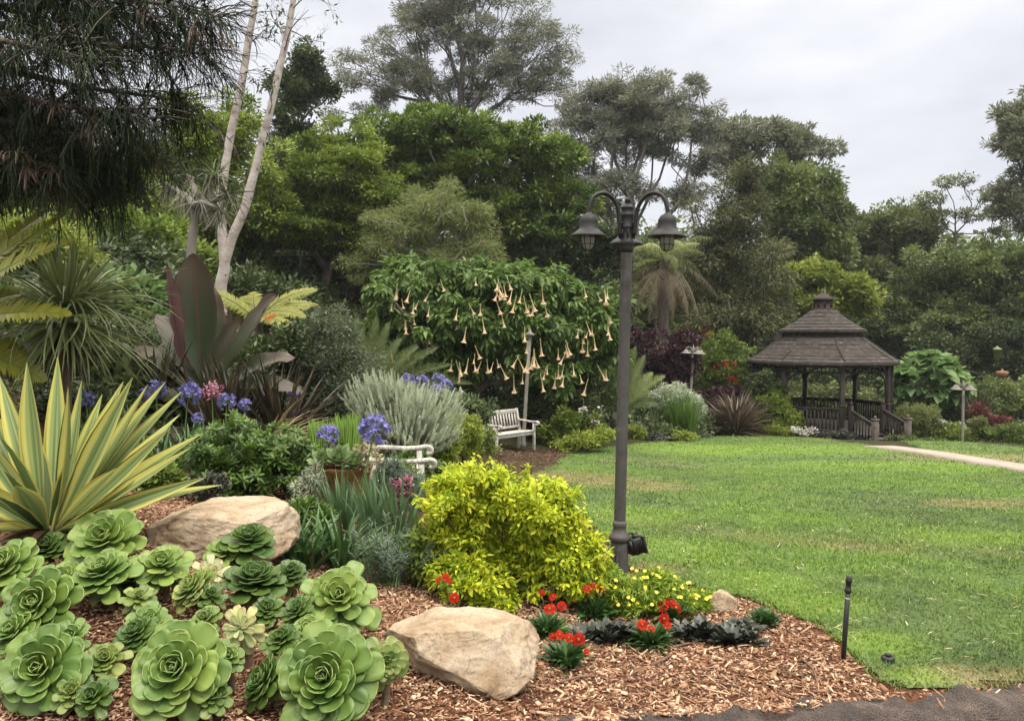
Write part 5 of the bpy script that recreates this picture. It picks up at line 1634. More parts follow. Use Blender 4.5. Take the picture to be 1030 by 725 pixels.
def boulder(name, c, s, rz, planes, label, seed, mat=None, rough=0.05):
    bm = bmesh.new(); bmesh.ops.create_icosphere(bm, subdivisions=6 if s[0] > .2 else 5, radius=1)
    rs = R_(seed); off = Vector(rs.uniform(-50, 50, 3))
    PL = [(Vector(p[:3]).normalized(), p[3]) for p in planes]
    for v in bm.verts:
        co = v.co.copy()
        for n_, dd in PL:
            ex = co.dot(n_) - dd
            if ex > 0: co -= n_ * ex * 0.97
        f = mnoise.fractal(co * 1.3 + off, 1.0, 2.0, 5) * rough * 1.8
        rd = abs(mnoise.noise(co * 3.1 + off)) * rough * 1.2
        h = mnoise.fractal(co * 9 + off, 0.6, 2.0, 5) * rough * 0.45 - max(0, mnoise.noise(co * 6 + off * 2) - 0.45) * rough * 1.2
        co *= 1 + f - rd + h
        v.co = Vector((co.x * s[0], co.y * s[1], co.z * s[2]))
    me = bpy.data.meshes.new(name); bm.to_mesh(me); bm.free()
    me.polygons.foreach_set('use_smooth', np.ones(len(me.polygons), bool))
    me.materials.append(mat or M_ROCK)
    o = obj(name, me, None, c); o.rotation_euler = (0, 0, rz)
    return tag(o, label, 'rock')
c = at(226, 532, 4.25)
boulder('boulder', c, (0.405, 0.34, 0.205), RAD(6), ((0, -0.05, 1, 0.60), (0.3, -0.6, 0.7, 0.68), (-0.35, -0.9, 0.1, 0.62), (0.7, -0.65, 0.2, 0.72), (-0.6, 0, 0.8, 0.70), (0.1, -1, 0.25, 0.64)), 'broad flat topped tan boulder beneath the dark green leafy bush', 3)
c = at(460, 655, 3.3)
boulder('boulder', c, (0.375, 0.30, 0.215), RAD(-8), ((0.02, 0.05, 1, 0.56), (0.30, -0.90, 0.40, 0.50), (-0.82, -0.60, -0.15, 0.56), (0.85, -0.25, 0.45, 0.70), (-0.35, -0.85, -0.40, 0.52), (-0.45, 0.0, 0.9, 0.66), (0.5, -0.5, 0.7, 0.66)), 'large wedge shaped tan boulder lying in the wood chips between succulents and red flowers', 8)
c = at(727, 612, 4.45)
boulder('boulder', c + (0, 0, .025), (0.086, 0.07, 0.090), RAD(20), ((0.5, -0.2, 0.8, 0.75), (-0.7, -0.5, 0.4, 0.75), (0.1, -1, 0.2, 0.78)), 'small upright pale stone next to the grass behind the dark rosette plant', 12)
c = at(2, 552, 3.9)
boulder('boulder', c, (0.09, 0.10, 0.08), 0.4, ((0, 0, 1, 0.7), (0.6, -0.6, 0.3, 0.7)), 'partly hidden tan rock under the striped yellow leaves at the picture edge', 13)
c = gp(436, 612) + np.array((0, .6, 0))
c = gd(628, 21.8)
boulder('boulder', c + np.array((0.0, 0, 0.12)), (0.22, 0.2, 0.22), 0.2, ((0, 0, 1, 0.7),), 'rounded tan stone in the far bed under the sago palm', 14)

# ------------------------------------------------------------------ aeonium rosettes
M_AEO = leafmat('aeonium_green', [(0.068, 0.130, 0.022), (0.118, 0.200, 0.038), (0.180, 0.268, 0.060)], rough=0.40, trans=0.12, spec=0.4, tip=((0.20, 0.27, 0.09), 0.97))
M_AEO2 = leafmat('aeonium_deep_green', [(0.040, 0.090, 0.016), (0.066, 0.125, 0.024), (0.11, 0.18, 0.04)], rough=0.35, trans=0.2, spec=0.45)
M_AEO3 = leafmat('aeonium_pale', [(0.28, 0.36, 0.13), (0.42, 0.47, 0.22), (0.58, 0.58, 0.34)], rough=0.4, trans=0.3, spec=0.4, tip=((0.48, 0.34, 0.22), 0.88))
M_AEO4 = leafmat('aeonium_yellowing', [(0.10, 0.17, 0.035), (0.17, 0.24, 0.06), (0.30, 0.35, 0.12)], rough=0.4, trans=0.25, spec=0.4)
for m in (M_AEO, M_AEO2, M_AEO3, M_AEO4):          # scars and dust on the leaves
    t = m.node_tree; p = [n for n in t.nodes if n.type == 'BSDF_PRINCIPLED'][0]; src = p.inputs['Base Color'].links[0].from_socket
    g_ = N(t, 'ShaderNodeNewGeometry'); n1 = N(t, 'ShaderNodeTexNoise'); n1.inputs['Scale'].default_value = 28; n1.inputs['Detail'].default_value = 6; n1.inputs['Roughness'].default_value = 0.7; t.links.new(g_.outputs['Position'], n1.inputs['Vector'])
    rr_ = ramp(t, [(0.66, (0, 0, 0)), (0.74, (1, 1, 1))]); t.links.new(n1.outputs['Fac'], rr_.inputs[0])
    mm_ = N(t, 'ShaderNodeMath', operation='MULTIPLY'); mm_.inputs[1].default_value = 0.6; t.links.new(rr_.outputs[0], mm_.inputs[0])
    mx_ = N(t, 'ShaderNodeMix', data_type='RGBA'); t.links.new(mm_.outputs[0], mx_.inputs['Factor']); t.links.new(src, mx_.inputs['A']); mx_.inputs['B'].default_value = (0.20, 0.14, 0.07, 1)
    n2 = N(t, 'ShaderNodeTexNoise'); n2.inputs['Scale'].default_value = 7; n2.inputs['Detail'].default_value = 3; t.links.new(g_.outputs['Position'], n2.inputs['Vector'])
    r2_ = ramp(t, [(0.35, (0.75, 0.82, 0.8)), (0.65, (1.15, 1.05, 0.9))]); t.links.new(n2.outputs['Fac'], r2_.inputs[0])
    mu_ = N(t, 'ShaderNodeMix', data_type='RGBA', blend_type='MULTIPLY'); mu_.inputs['Factor'].default_value = 1; t.links.new(mx_.outputs['Result'], mu_.inputs['A']); t.links.new(r2_.outputs[0], mu_.inputs['B'])
    t.links.new(mu_.outputs['Result'], p.inputs['Base Color'])
solidmat('brown_stem', [(0.3, (0.10, 0.07, 0.045)), (0.7, (0.22, 0.17, 0.11))], scale=25, rough=0.9, bump=0.5)
def aeonium(px, py, d, Rpx, ax, label, mat=M_AEO, seed=1, n=54, open_=1.0, wid=0.50, old=15, flat=0.0, back=0.0):
    c = at(px, py, d); R = 0.95 * Rpx * d / F_PX
    ax = nrm(np.array(ax, float)); x = nrm(np.cross((0.3, 1, 0.1), ax)); y = np.cross(ax, x)
    gx, gy = c[0] - ax[0] * R * 0.6, c[1] + 0.06
    b_ = np.array((gx, gy, Hf(gx, gy)))
    rt = root('aeonium', b_, label, 'succulent', 'aeonium rosettes in the near bed')
    r = R_(seed); g = G(); tone_ = r.normal(0, 0.16)
    n = int(n * r.uniform(0.85, 1.2)); wid = wid * r.uniform(0.85, 1.08); pw_ = r.uniform(1.5, 2.7); i = np.arange(n); f = (i + 0.5) / n
    a = i * RAD(137.5) + r.normal(0, 0.10, n)
    rad = x * np.cos(a)[:, None] + y * np.sin(a)[:, None]
    el = RAD(74) * (1 - f) ** pw_ * (1 - flat) + RAD(12) * open_ - back * f
    el = el + r.normal(0, 0.09, n)
    L = R * (0.13 + 0.95 * f ** 0.85) * r.uniform(0.86, 1.10, n)
    W = L * wid * (1.55 - 0.55 * f) * r.uniform(0.85, 1.12, n)
    d_ = rad * np.cos(el)[:, None] + ax * np.sin(el)[:, None]
    nn = ax * np.cos(el)[:, None] - rad * np.sin(el)[:, None]
    B = c - ax * (R * 0.30 * f ** 1.2)[:, None] + rad * (R * 0.02)
    strips(g, B, d_, nn, L, W, bend=-(0.5 - 0.95 * f) * (1 - back * 1.2), prof=(0.30, 0.44, 0.68, 0.88, 1.0, 0.95, 0.78, 0.52, 0.14), ts=(0, .25, .45, .62, .78, .89, .955, .985, 1.0), cols=5, fold=0.10, bp=1.5, rnd=np.clip(0.25 + 0.45 * f + tone_ + r.normal(0, 0.15, n), 0, 1))
    o = g.build('rosette', mat, rt, smooth=True)
    md = o.modifiers.new('thick', 'SOLIDIFY'); md.thickness = 0.0035; md.offset = -1
    g = G()
    if old:
        old = int(old)
        a = r.uniform(0, 2 * math.pi, old); rad = x * np.cos(a)[:, None] + y * np.sin(a)[:, None]
        strips(g, c - ax * R * 0.25, rad - ax * r.uniform(0.2, 1.0, old)[:, None], ax + rad * 0.3, R * r.uniform(0.6, 1.1, old), R * 0.36, bend=r.uniform(0.2, 1.1, old), prof=(0.3, 0.4, 0.6, 0.85, 1.0, 0.8, 0.05), cols=3, fold=0.2)
        o = g.build('old_leaf', M_AEO4 if mat is not M_AEO3 else MATS['dead_brown'], rt, smooth=True)
        md = o.modifiers.new('thick', 'SOLIDIFY'); md.thickness = 0.003
    g = G(); tube(g, [b_ - (0, 0, 0.06), b_ * 0.5 + (c - ax * R * 0.4) * 0.5 + (0.01, 0.01, -0.02), c - ax * R * 0.15], 0.016, 8, 4, wob=0.15); g.build('stem', MATS['brown_stem'], rt, smooth=True)
    return rt
cam_v = lambda k, sx=0.0: (sx, -k, 1.0)
AE = [
 (36, 607, 3.05, 44, (0.0, -1.3, 1), 'large green aeonium above the bottom corner one, facing out', M_AEO, {}),
 (40, 672, 2.75, 50, (0.10, -1.4, 1), 'largest flat green aeonium in the bottom corner of the bed', M_AEO, {}),
 (2, 568, 3.4, 36, (-0.1, -0.8, 1), 'aeonium cut by the picture edge below the hidden tan rock', M_AEO, {}),
 (104, 541, 3.75, 46, (0.0, -0.9, 1), 'wide aeonium right under the striped yellow green leaves', M_AEO, {}),
 (46, 549, 3.85, 24, (0.2, -0.6, 1), 'small aeonium tucked under the base of the striped plant', M_AEO2, {}),
 (101, 574, 3.45, 37, (-0.1, -0.5, 1), 'aeonium with a skirt of long drooping pale lower leaves', M_AEO, dict(old=16)),
 (162, 567, 3.55, 32, (0.2, -0.6, 1), 'upturned cup shaped aeonium before the flat topped boulder', M_AEO, {}),
 (191, 590, 3.4, 27, (-0.6, -0.6, 1), 'sideways yellowing aeonium between the cupped one and the cream one', M_AEO4, dict(old=10)),
 (214, 575, 3.6, 22, (0.5, -0.8, 0.8), 'half opened cream yellow aeonium below the flat topped boulder', M_AEO3, dict(n=26, wid=0.40, old=0)),
 (176, 672, 2.75, 55, (0.05, -1.35, 1), 'big aeonium with widely parted petals, second from the bottom corner', M_AEO, dict(n=56)),
 (241, 633, 3.05, 31, (-0.1, -1.5, 0.5), 'pale cream withering aeonium showing its star shaped underside', M_AEO3, dict(n=24, wid=0.34, old=8, back=0.5, flat=0.7)),
 (250, 541, 4.0, 32, (0.1, -0.35, 1), 'deep green aeonium leaning on the end of the flat topped boulder', M_AEO2, {}),
 (256, 580, 3.6, 34, (0.1, -0.25, 1), 'deep green aeonium seen from its side between the boulder and cream star', M_AEO2, dict(old=8)),
 (340, 600, 3.4, 45, (0.25, -1.0, 1), 'light green aeonium standing by itself beside the blue green needle bush', M_AEO, dict(n=48, wid=0.52)),
 (325, 681, 2.8, 58, (0.05, -1.5, 1), 'largest and roundest aeonium at the bottom beside the wedge boulder', M_AEO, dict(n=84)),
 (388, 668, 2.9, 28, (0.5, -1.2, 0.3), 'pale nodding aeonium touching the dark side of the wedge boulder', M_AEO4, dict(n=40, back=0.4, flat=0.4)),
 (262, 684, 2.85, 30, (-0.9, -0.6, 0.8), 'dull grey green aeonium turned away next to the largest round one', M_AEO2, {}),
 (282, 641, 3.05, 22, (-0.2, -0.5, 1), 'small green aeonium squeezed between the cream star and the largest round one', M_AEO2, dict(n=40)),
 (105, 662, 2.9, 24, (0.2, -0.8, 1), 'small pale aeonium between the two big bottom rosettes', M_AEO4, dict(n=34)),
 (92, 700, 2.72, 26, (0.1, -0.7, 1), 'loose greyish aeonium at the very bottom among fallen leaves', M_AEO2, dict(n=26)),
 (212, 598, 3.35, 20, (0.2, -0.7, 1), 'little open grey green aeonium above the pale cream star', M_AEO2, dict(n=22)),
 (12, 634, 2.95, 26, (-0.4, -0.9, 1), 'aeonium wedged between two large ones at the picture edge', M_AEO, {}),
 (318, 655, 2.98, 16, (0.1, -1.0, 0.6), 'tiny cream aeonium bud peeping over the largest round one', M_AEO3, dict(n=18, old=0)),
 (70, 640, 2.95, 24, (0.3, -0.7, 1), 'half hidden aeonium between the three largest ones of the corner', M_AEO, dict(n=40)),
 (135, 635, 3.05, 26, (-0.3, -0.6, 1), 'mid sized aeonium above the widely parted one', M_AEO2, dict(n=44)),
 (228, 660, 2.9, 22, (0.4, -0.6, 1), 'small aeonium at the edge of the widely parted one under the cream star', M_AEO, dict(n=36)),
 (298, 612, 3.3, 22, (-0.4, -0.5, 1), 'small deep aeonium behind the round one close to the light green one', M_AEO2, dict(n=36)),
 (215, 700, 2.75, 22, (0.3, -0.8, 1), 'low loose aeonium at the very bottom between the two big ones', M_AEO4, dict(n=30)),
 (150, 622, 3.15, 24, (0.2, -0.6, 1), 'green aeonium filling the gap under the cupped one before the widely parted one', M_AEO, dict(n=40)),
 (268, 612, 3.35, 22, (0.1, -0.6, 1), 'deep green aeonium between the side seen one and the light green one', M_AEO2, dict(n=36)),
 (62, 582, 3.5, 26, (0.0, -0.8, 1), 'aeonium tucked behind the shoulder of the large outward facing one', M_AEO, dict(n=44)),
 (130, 578, 3.65, 24, (0.1, -0.5, 1), 'aeonium squeezed between the skirted one and the cupped one', M_AEO2, dict(n=40)),
 (205, 622, 3.2, 20, (-0.2, -0.6, 1), 'pale little aeonium nudging the cream star on its mulch side', M_AEO4, dict(n=30)),
 (292, 575, 3.75, 22, (0.2, -0.5, 1), 'aeonium at the foot of the strap leaved plant', M_AEO2, dict(n=36)),
 (310, 632, 3.2, 22, (-0.1, -0.8, 1), 'aeonium directly under the light green one, above the largest round one', M_AEO, dict(n=40)),
 (225, 553, 3.95, 22, (0.0, -0.5, 1), 'aeonium pressed against the front of the flat topped boulder', M_AEO, dict(n=36)),
 (72, 695, 2.72, 24, (0.2, -0.9, 1), 'low aeonium at the bottom beside the corner one', M_AEO4, dict(n=34)),
 (140, 600, 3.3, 20, (0.4, -0.5, 1), 'small aeonium with folded pale leaves in the middle of the cluster', M_AEO4, dict(n=24)),
]
for i, (px, py, d, Rp, ax, lab, mt, kw) in enumerate(AE):
    aeonium(px, py, d, Rp, ax, lab, mt, seed=100 + i, **kw)

# ------------------------------------------------------------------ variegated furcraea
m, t, o = newmat('striped_leaf')
a = N(t, 'ShaderNodeAttribute', attribute_name='leaf'); s = N(t, 'ShaderNodeSeparateColor'); t.links.new(a.outputs['Color'], s.inputs[0])
cmb = N(t, 'ShaderNodeCombineXYZ'); 
mu1 = N(t, 'ShaderNodeMath', operation='MULTIPLY'); mu1.inputs[1].default_value = 9; t.links.new(s.outputs[0], mu1.inputs[0]); t.links.new(mu1.outputs[0], cmb.inputs[0])
mu2 = N(t, 'ShaderNodeMath', operation='MULTIPLY'); mu2.inputs[1].default_value = 40; t.links.new(s.outputs[2], mu2.inputs[0]); t.links.new(mu2.outputs[0], cmb.inputs[1])
mu3 = N(t, 'ShaderNodeMath', operation='MULTIPLY'); mu3.inputs[1].default_value = 0.35; t.links.new(s.outputs[1], mu3.inputs[0]); t.links.new(mu3.outputs[0], cmb.inputs[2])
n1 = N(t, 'ShaderNodeTexNoise'); n1.inputs['Scale'].default_value = 1.3; n1.inputs['Detail'].default_value = 3; t.links.new(cmb.outputs[0], n1.inputs['Vector'])
ad = N(t, 'ShaderNodeMath', operation='MULTIPLY_ADD'); ad.inputs[1].default_value = 0.36; t.links.new(n1.outputs['Fac'], ad.inputs[0]); 
sb = N(t, 'ShaderNodeMath', operation='SUBTRACT'); t.links.new(s.outputs[0], sb.inputs[0]); sb.inputs[1].default_value = 0.18; t.links.new(sb.outputs[0], ad.inputs[2])
rs_ = ramp(t, [(0.0, (0.05, 0.10, 0.03)), (0.06, (0.48, 0.44, 0.10)), (0.16, (0.55, 0.52, 0.15)), (0.24, (0.30, 0.36, 0.13)), (0.38, (0.10, 0.17, 0.05)), (0.48, (0.30, 0.36, 0.15)), (0.60, (0.12, 0.19, 0.06)), (0.74, (0.36, 0.40, 0.16)), (0.85, (0.56, 0.52, 0.14)), (0.94, (0.48, 0.44, 0.10)), (1.0, (0.05, 0.10, 0.03))])
t.links.new(ad.outputs[0], rs_.inputs[0])
gm = N(t, 'ShaderNodeNewGeometry'); mb = N(t, 'ShaderNodeMix', data_type='RGBA'); 
t.links.new(gm.outputs['Backfacing'], mb.inputs['Factor']); t.links.new(rs_.outputs[0], mb.inputs['A'])
rk = ramp(t, [(0.0, (0.40, 0.36, 0.10)), (0.12, (0.045, 0.085, 0.03)), (0.5, (0.09, 0.14, 0.05)), (0.88, (0.045, 0.085, 0.03)), (1.0, (0.4, 0.36, 0.1))]); t.links.new(ad.outputs[0], rk.inputs[0]); t.links.new(rk.outputs[0], mb.inputs['B'])
p = N(t, 'ShaderNodeBsdfPrincipled'); p.inputs['Roughness'].default_value = 0.42; p.inputs['Specular IOR Level'].default_value = 0.4
t.links.new(mb.outputs['Result'], p.inputs['Base Color'])
tr = N(t, 'ShaderNodeBsdfTranslucent'); t.links.new(rs_.outputs[0], tr.inputs['Color']); ms = N(t, 'ShaderNodeMixShader'); ms.inputs[0].default_value = 0.15
t.links.new(p.outputs[0], ms.inputs[1]); t.links.new(tr.outputs[0], ms.inputs[2]); t.links.new(ms.outputs[0], o.inputs[0])
FD = 4.05
FB = at(50, 536, FD); FB[2] = Hf(FB[0], FB[1]) + 0.05
rt = root('striped_furcraea', FB - (0, 0, 0.05), 'large sword leaved plant striped yellow and green above the aeoniums', 'plant')
r = R_(70)
# tip pixel x, y, depth offset, width m, twist towards camera
TIPS = [(3, 378, .15, .10, .9), (33, 366, .0, .12, 1), (57, 360, .25, .10, .8), (66, 390, -.15, .11, 1.1), (76, 384, .1, .08, .9), (98, 398, .3, .09, .6), (127, 381, .0, .11, .9), (118, 385, .28, .09, .8), (142, 388, .15, .10, .8),
        (160, 385, .25, .10, .8), (176, 395, .3, .09, .7), (165, 430, .0, .08, .8), (196, 437, .1, .11, .7), (186, 450, -.05, .08, .6), (201, 480, .0, .085, .8), (216, 488, .1, .09, .6), (115, 470, -.35, .10, .9), (18, 487, -.35, .11, 1.0),
        (-25, 385, .2, .11, .8), (-45, 410, .0, .12, .9), (-50, 450, .1, .12, .7), (-30, 480, -.2, .11, .8), (-45, 500, .0, .10, .6), (-20, 430, -.1, .11, .9), (-60, 380, .3, .1, .7), (150, 500, .2, .08, .5), (90, 440, .45, .09, .3), (20, 430, .4, .1, .4),
        (60, 420, .5, .09, .3), (140, 455, .4, .09, .5), (-10, 530, -.25, .09, .6), (105, 520, -.2, .06, .5), (175, 418, .5, .09, .5)]
g = G()
for i, (px, py, dd, W, tc_) in enumerate(TIPS):
    T_ = at(px, py, FD + dd); v = T_ - FB; L = np.linalg.norm(v); d_ = v / L
    hz = np.array((v[0], v[1], 0)); hz = hz / max(np.linalg.norm(hz), 1e-3)
    nn = np.array((0, 0, 0.55)) + np.array((0, -1, 0.1)) * tc_ - hz * 0.25 + r.normal(0, 0.26, 3)
    bend = r.uniform(-0.22, 0.18) + (0.3 if py > 470 else 0)
    d0 = nrm(d_ + nrm(nn - d_ * np.dot(nn, d_)) * bend * 0.5)
    strips(g, [FB + hz * 0.03], d0[None], nn[None], L * 1.01, W * 1.1, bend=bend, prof=(0.30, 0.36, 0.52, 0.74, 0.92, 1.0, 0.95, 0.80, 0.58, 0.30, 0.02), cols=7, fold=0.36, rnd=np.array([r.random()]))
o = g.build('foliage', MATS['striped_leaf'], rt, smooth=True)
g = G(); blades(g, r, FB + (0, 0, .02), 22, 0.36, 0.05, (1.3, 1.9), (0.1, 0.9), prof=(.5, .7, 1, .8, .4, .05), fold=.4); g.build('dead_foliage', MATS['dead_brown'], rt, smooth=True)
g = G(); blades(g, r, FB + (0, 0, .02), 16, 0.55, 0.07, (0.2, 1.3), (0.0, 0.5), prof=(.5, .7, 1, .9, .5, .05), fold=.4); g.build('inner_leaf', leafmat('dark_sword_leaf', [(0.03, 0.06, 0.02), (0.05, 0.09, 0.03), (0.10, 0.15, 0.05)], edge=((0.4, 0.37, 0.10), 0.36)), rt, smooth=True)
g = G(); lathe(g, [(0.05, -0.1), (0.05, 0.0), (0.035, 0.03), (0.015, 0.05)], FB, 12); g.build('stem', MATS['brown_stem'], rt, smooth=True)

# ------------------------------------------------------------------ materials for bed plants
M_STRAP = leafmat('strap_dark', [(0.022, 0.060, 0.016), (0.042, 0.10, 0.025), (0.085, 0.165, 0.045)], rough=0.32, trans=0.2, spec=0.5)
M_IRIS = leafmat('iris_blue_green', [(0.050, 0.105, 0.045), (0.085, 0.155, 0.065), (0.15, 0.23, 0.10)], rough=0.45, trans=0.3)
M_BLUE = leafmat('needle_blue_green', [(0.075, 0.115, 0.085), (0.12, 0.17, 0.125), (0.19, 0.24, 0.175)], rough=0.6, trans=0.2)
M_LANCE = leafmat('lance_green', [(0.045, 0.095, 0.018), (0.085, 0.155, 0.028), (0.165, 0.255, 0.05)], rough=0.38, trans=0.3, spec=0.45)
M_GOLD = leafmat('golden_leaf', [(0.20, 0.30, 0.020), (0.46, 0.54, 0.030), (0.70, 0.72, 0.055)], rough=0.45, trans=0.4, spec=0.35)
M_BIDENS = leafmat('bidens_leaf', [(0.10, 0.18, 0.02), (0.20, 0.30, 0.03), (0.34, 0.44, 0.05)], rough=0.5, trans=0.35)
M_SILVER = leafmat('silver_leaf', [(0.22, 0.27, 0.18), (0.36, 0.42, 0.29), (0.52, 0.57, 0.42)], rough=0.7, trans=0.25)
M_GREYG = leafmat('grey_green_leaf', [(0.062, 0.085, 0.045), (0.105, 0.135, 0.075), (0.165, 0.195, 0.115)], rough=0.6, trans=0.25)
M_BOX = leafmat('box_yellow_green', [(0.14, 0.19, 0.025), (0.24, 0.30, 0.04), (0.36, 0.41, 0.07)], rough=0.5, trans=0.3)
M_PURP = leafmat('dark_purple_leaf', [(0.020, 0.010, 0.014), (0.048, 0.020, 0.028), (0.10, 0.038, 0.045)], rough=0.45, trans=0.2)
M_AJUGA = leafmat('blackish_leaf', [(0.020, 0.026, 0.018), (0.038, 0.044, 0.032), (0.075, 0.078, 0.060)], rough=0.38, trans=0.05, spec=0.45)
M_CORD = leafmat('cordyline_leaf', [(0.09, 0.125, 0.04), (0.18, 0.225, 0.075), (0.34, 0.37, 0.16)], rough=0.4, trans=0.3, spec=0.45)
M_CYC = leafmat('cycad_yellow_green', [(0.12, 0.145, 0.015), (0.26, 0.27, 0.03), (0.44, 0.42, 0.06)], rough=0.35, trans=0.3, spec=0.5)
M_SAGO = leafmat('sago_green', [(0.045, 0.068, 0.022), (0.085, 0.115, 0.036), (0.17, 0.20, 0.07)], spec=0.15, rough=0.6, trans=0.25)
M_FERN = leafmat('yellow_fern', [(0.11, 0.14, 0.02), (0.20, 0.22, 0.035), (0.32, 0.31, 0.07)], rough=0.5, trans=0.35)
M_PHOR = leafmat('bronze_flax', [(0.022, 0.022, 0.014), (0.052, 0.042, 0.026), (0.11, 0.085, 0.045)], rough=0.4, trans=0.15, spec=0.45)
M_PHOR2 = leafmat('tan_striped_flax', [(0.10, 0.115, 0.045), (0.18, 0.18, 0.075), (0.32, 0.26, 0.13)], rough=0.4, trans=0.2, edge=((0.42, 0.30, 0.18), 0.30))
M_PHOR3 = leafmat('pink_brown_flax', [(0.045, 0.038, 0.025), (0.11, 0.085, 0.06), (0.26, 0.20, 0.15)], rough=0.4, trans=0.15)
M_BRUG = leafmat('trumpet_leaf', [(0.050, 0.095, 0.022), (0.095, 0.165, 0.036), (0.17, 0.26, 0.058)], rough=0.45, trans=0.4)
M_BIG = leafmat('big_pale_leaf', [(0.08, 0.15, 0.045), (0.14, 0.235, 0.075), (0.23, 0.33, 0.12)], rough=0.5, trans=0.35)
M_AGAP = leafmat('agapanthus_blue', [(0.12, 0.11, 0.33), (0.20, 0.19, 0.47), (0.38, 0.36, 0.66)], rough=0.5, trans=0.35)
M_RED = leafmat('red_petal', [(0.18, 0.008, 0.004), (0.32, 0.016, 0.008), (0.42, 0.045, 0.014)], rough=0.9, trans=0.15, spec=0.05, base=((0.08, 0.008, 0.008), 0.5))
M_YELF = leafmat('yellow_petal', [(0.72, 0.55, 0.02), (0.82, 0.68, 0.04), (0.88, 0.80, 0.15)], rough=0.5, trans=0.3)
M_WHITEF = leafmat('white_petal', [(0.40, 0.39, 0.36), (0.58, 0.57, 0.53), (0.72, 0.72, 0.70)], rough=0.5, trans=0.3)
M_PINKF = leafmat('pink_petal', [(0.30, 0.08, 0.14), (0.42, 0.17, 0.24), (0.55, 0.33, 0.38)], rough=0.5, trans=0.3)
M_PEACH = leafmat('peach_trumpet', [(0.56, 0.38, 0.23), (0.66, 0.50, 0.33), (0.72, 0.61, 0.45)], rough=0.5, trans=0.4, base=((0.42, 0.45, 0.16), 0.6))
M_DISC = solidmat('flower_disc', [(0.4, (0.10, 0.015, 0.012)), (0.6, (0.30, 0.10, 0.02))], scale=80, bump=0)

# ------------------------------------------------------------------ golden shrub
shrub('golden_shrub', 'bright golden yellow leafy shrub beside the tall lamp post', 'shrub', 4.55, 515,
      ((515, 550, 84, 48), (470, 508, 50, 38), (525, 505, 56, 36), (570, 548, 42, 46), (455, 550, 36, 42), (500, 582, 74, 30), (478, 482, 34, 18), (560, 575, 48, 34), (596, 560, 20, 30), (440, 500, 20, 22)),
      1150, 34, 0.040, (0.036, 0.018), M_GOLD, seed=71, kind='s', shell=1.6, lump=0.40, up=0.8, flat=0.8, bend=0.6, tone=0.75, trunk_r=0.02, max_sk=220, zb=0)
# long arching golden shoots
r = R_(72); g = G(); gs = G(); b_ = gd(515, 4.55)
shoots = []
for px, py in ((478, 458), (470, 465), (495, 462), (512, 470), (530, 468), (450, 478), (430, 488), (548, 478), (570, 492), (590, 510), (608, 535), (420, 500), (486, 470), (540, 486), (500, 478), (560, 484), (612, 552), (426, 520)):
    T_ = at(px, py, 4.5 + r.normal(0, 0.18)); M0 = at(515 + (px - 515) * 0.6, py + 42, 4.55)
    pts = catmull([M0, (M0 + T_) / 2 + r.normal(0, .02, 3), T_], 8); tube(gs, pts[::3], 0.0025, 4, 1, cap=False, smooth_path=False)
    for q_ in pts[4:]:
        shoots.append(q_)
clump_leaves(g, r, np.array(shoots), 6, 0.022, (0.036, 0.017), None, 0.6, 1.2, 0.0, kind='s', tone=0.4)
gsr = [o for o in bpy.data.objects if o.name == 'golden_shrub'][0]
g.build('shoot', M_GOLD, gsr, smooth=True); gs.build('stem', MATS['green_stem'], gsr)

# ------------------------------------------------------------------ dark green leafy bush + purple edging
def whorls(g, r, C, nl, L, W, mat=None, el=(0.1, 0.9)):
    """leaf whorls (shoots seen from above)"""
    n = len(C); ks = np.repeat(np.arange(n), nl); M_ = len(ks)
    ax = nrm(r.normal(0, 0.45, (n, 3)) + (0, -0.25, 1.0))[ks]
    x = nrm(np.cross(ax, (0.2, 1, 0.3))); y = np.cross(ax, x)
    a = np.tile(np.arange(nl) * RAD(137.5), n) + np.repeat(r.uniform(0, 6, n), nl)
    f = np.tile(np.arange(nl) / nl, n)
    e = el[0] + (el[1] - el[0]) * f
    rad = x * np.cos(a)[:, None] + y * np.sin(a)[:, None]
    d = rad * np.cos(e)[:, None] + ax * np.sin(e)[:, None]; nn = ax * np.cos(e)[:, None] - rad * np.sin(e)[:, None]
    strips(g, C[ks] + ax * (f * L * 0.5)[:, None], d, nn, L * (1.1 - 0.5 * f) * r.uniform(0.85, 1.1, M_), W * (1.1 - 0.4 * f), bend=r.uniform(0.2, 0.7, M_), prof=(0.3, 0.8, 1, 0.65, 0.04), cols=3, fold=0.2, rnd=np.clip(0.25 + 0.5 * f + r.normal(0, 0.15, M_), 0, 1))
def whorl_bush(name, label, cat, d, base_px, ls, n, nl, L, W, mat, seed, group=None, shell=3, stem_n=60, zmin=0.0, el=(0.1, 0.9)):
    r = R_(seed); b_ = gd(base_px, d); C, v, _ = sample_lobes(r, lobes(d, *ls), n, shell)
    C = C[C[:, 2] > H(C[:, 0], C[:, 1]) + zmin]
    rt = root(name, b_, label, cat, group); g = G(); whorls(g, r, C, nl, L, W, el=el); g.build('foliage', mat, rt, smooth=True)
    g = G(); S = C[:stem_n]; cones(g, b_ + (S - b_) * np.array((0.3, 0.3, 0)), S, 0.006, 0.003, 5); g.build('stem', MATS['stem'], rt)
    return rt
whorl_bush('leafy_bush', 'dense dark green bush of lance shaped leaves behind the flat topped boulder', 'bush', 6.0, 245, ((245, 455, 50, 34), (215, 465, 32, 28), (280, 460, 36, 32), (240, 480, 55, 22), (300, 480, 18, 20)), 560, 13, 0.075, 0.022, M_LANCE, 73)
shrub('purple_groundcover', 'small dark purple leafed plant at the back edge of the flat topped boulder', 'plant', 5.4, 203, ((200, 490, 18, 10), (215, 486, 14, 8)), 60, 26, 0.03, (0.03, 0.018), M_AJUGA, seed=74, shell=1)
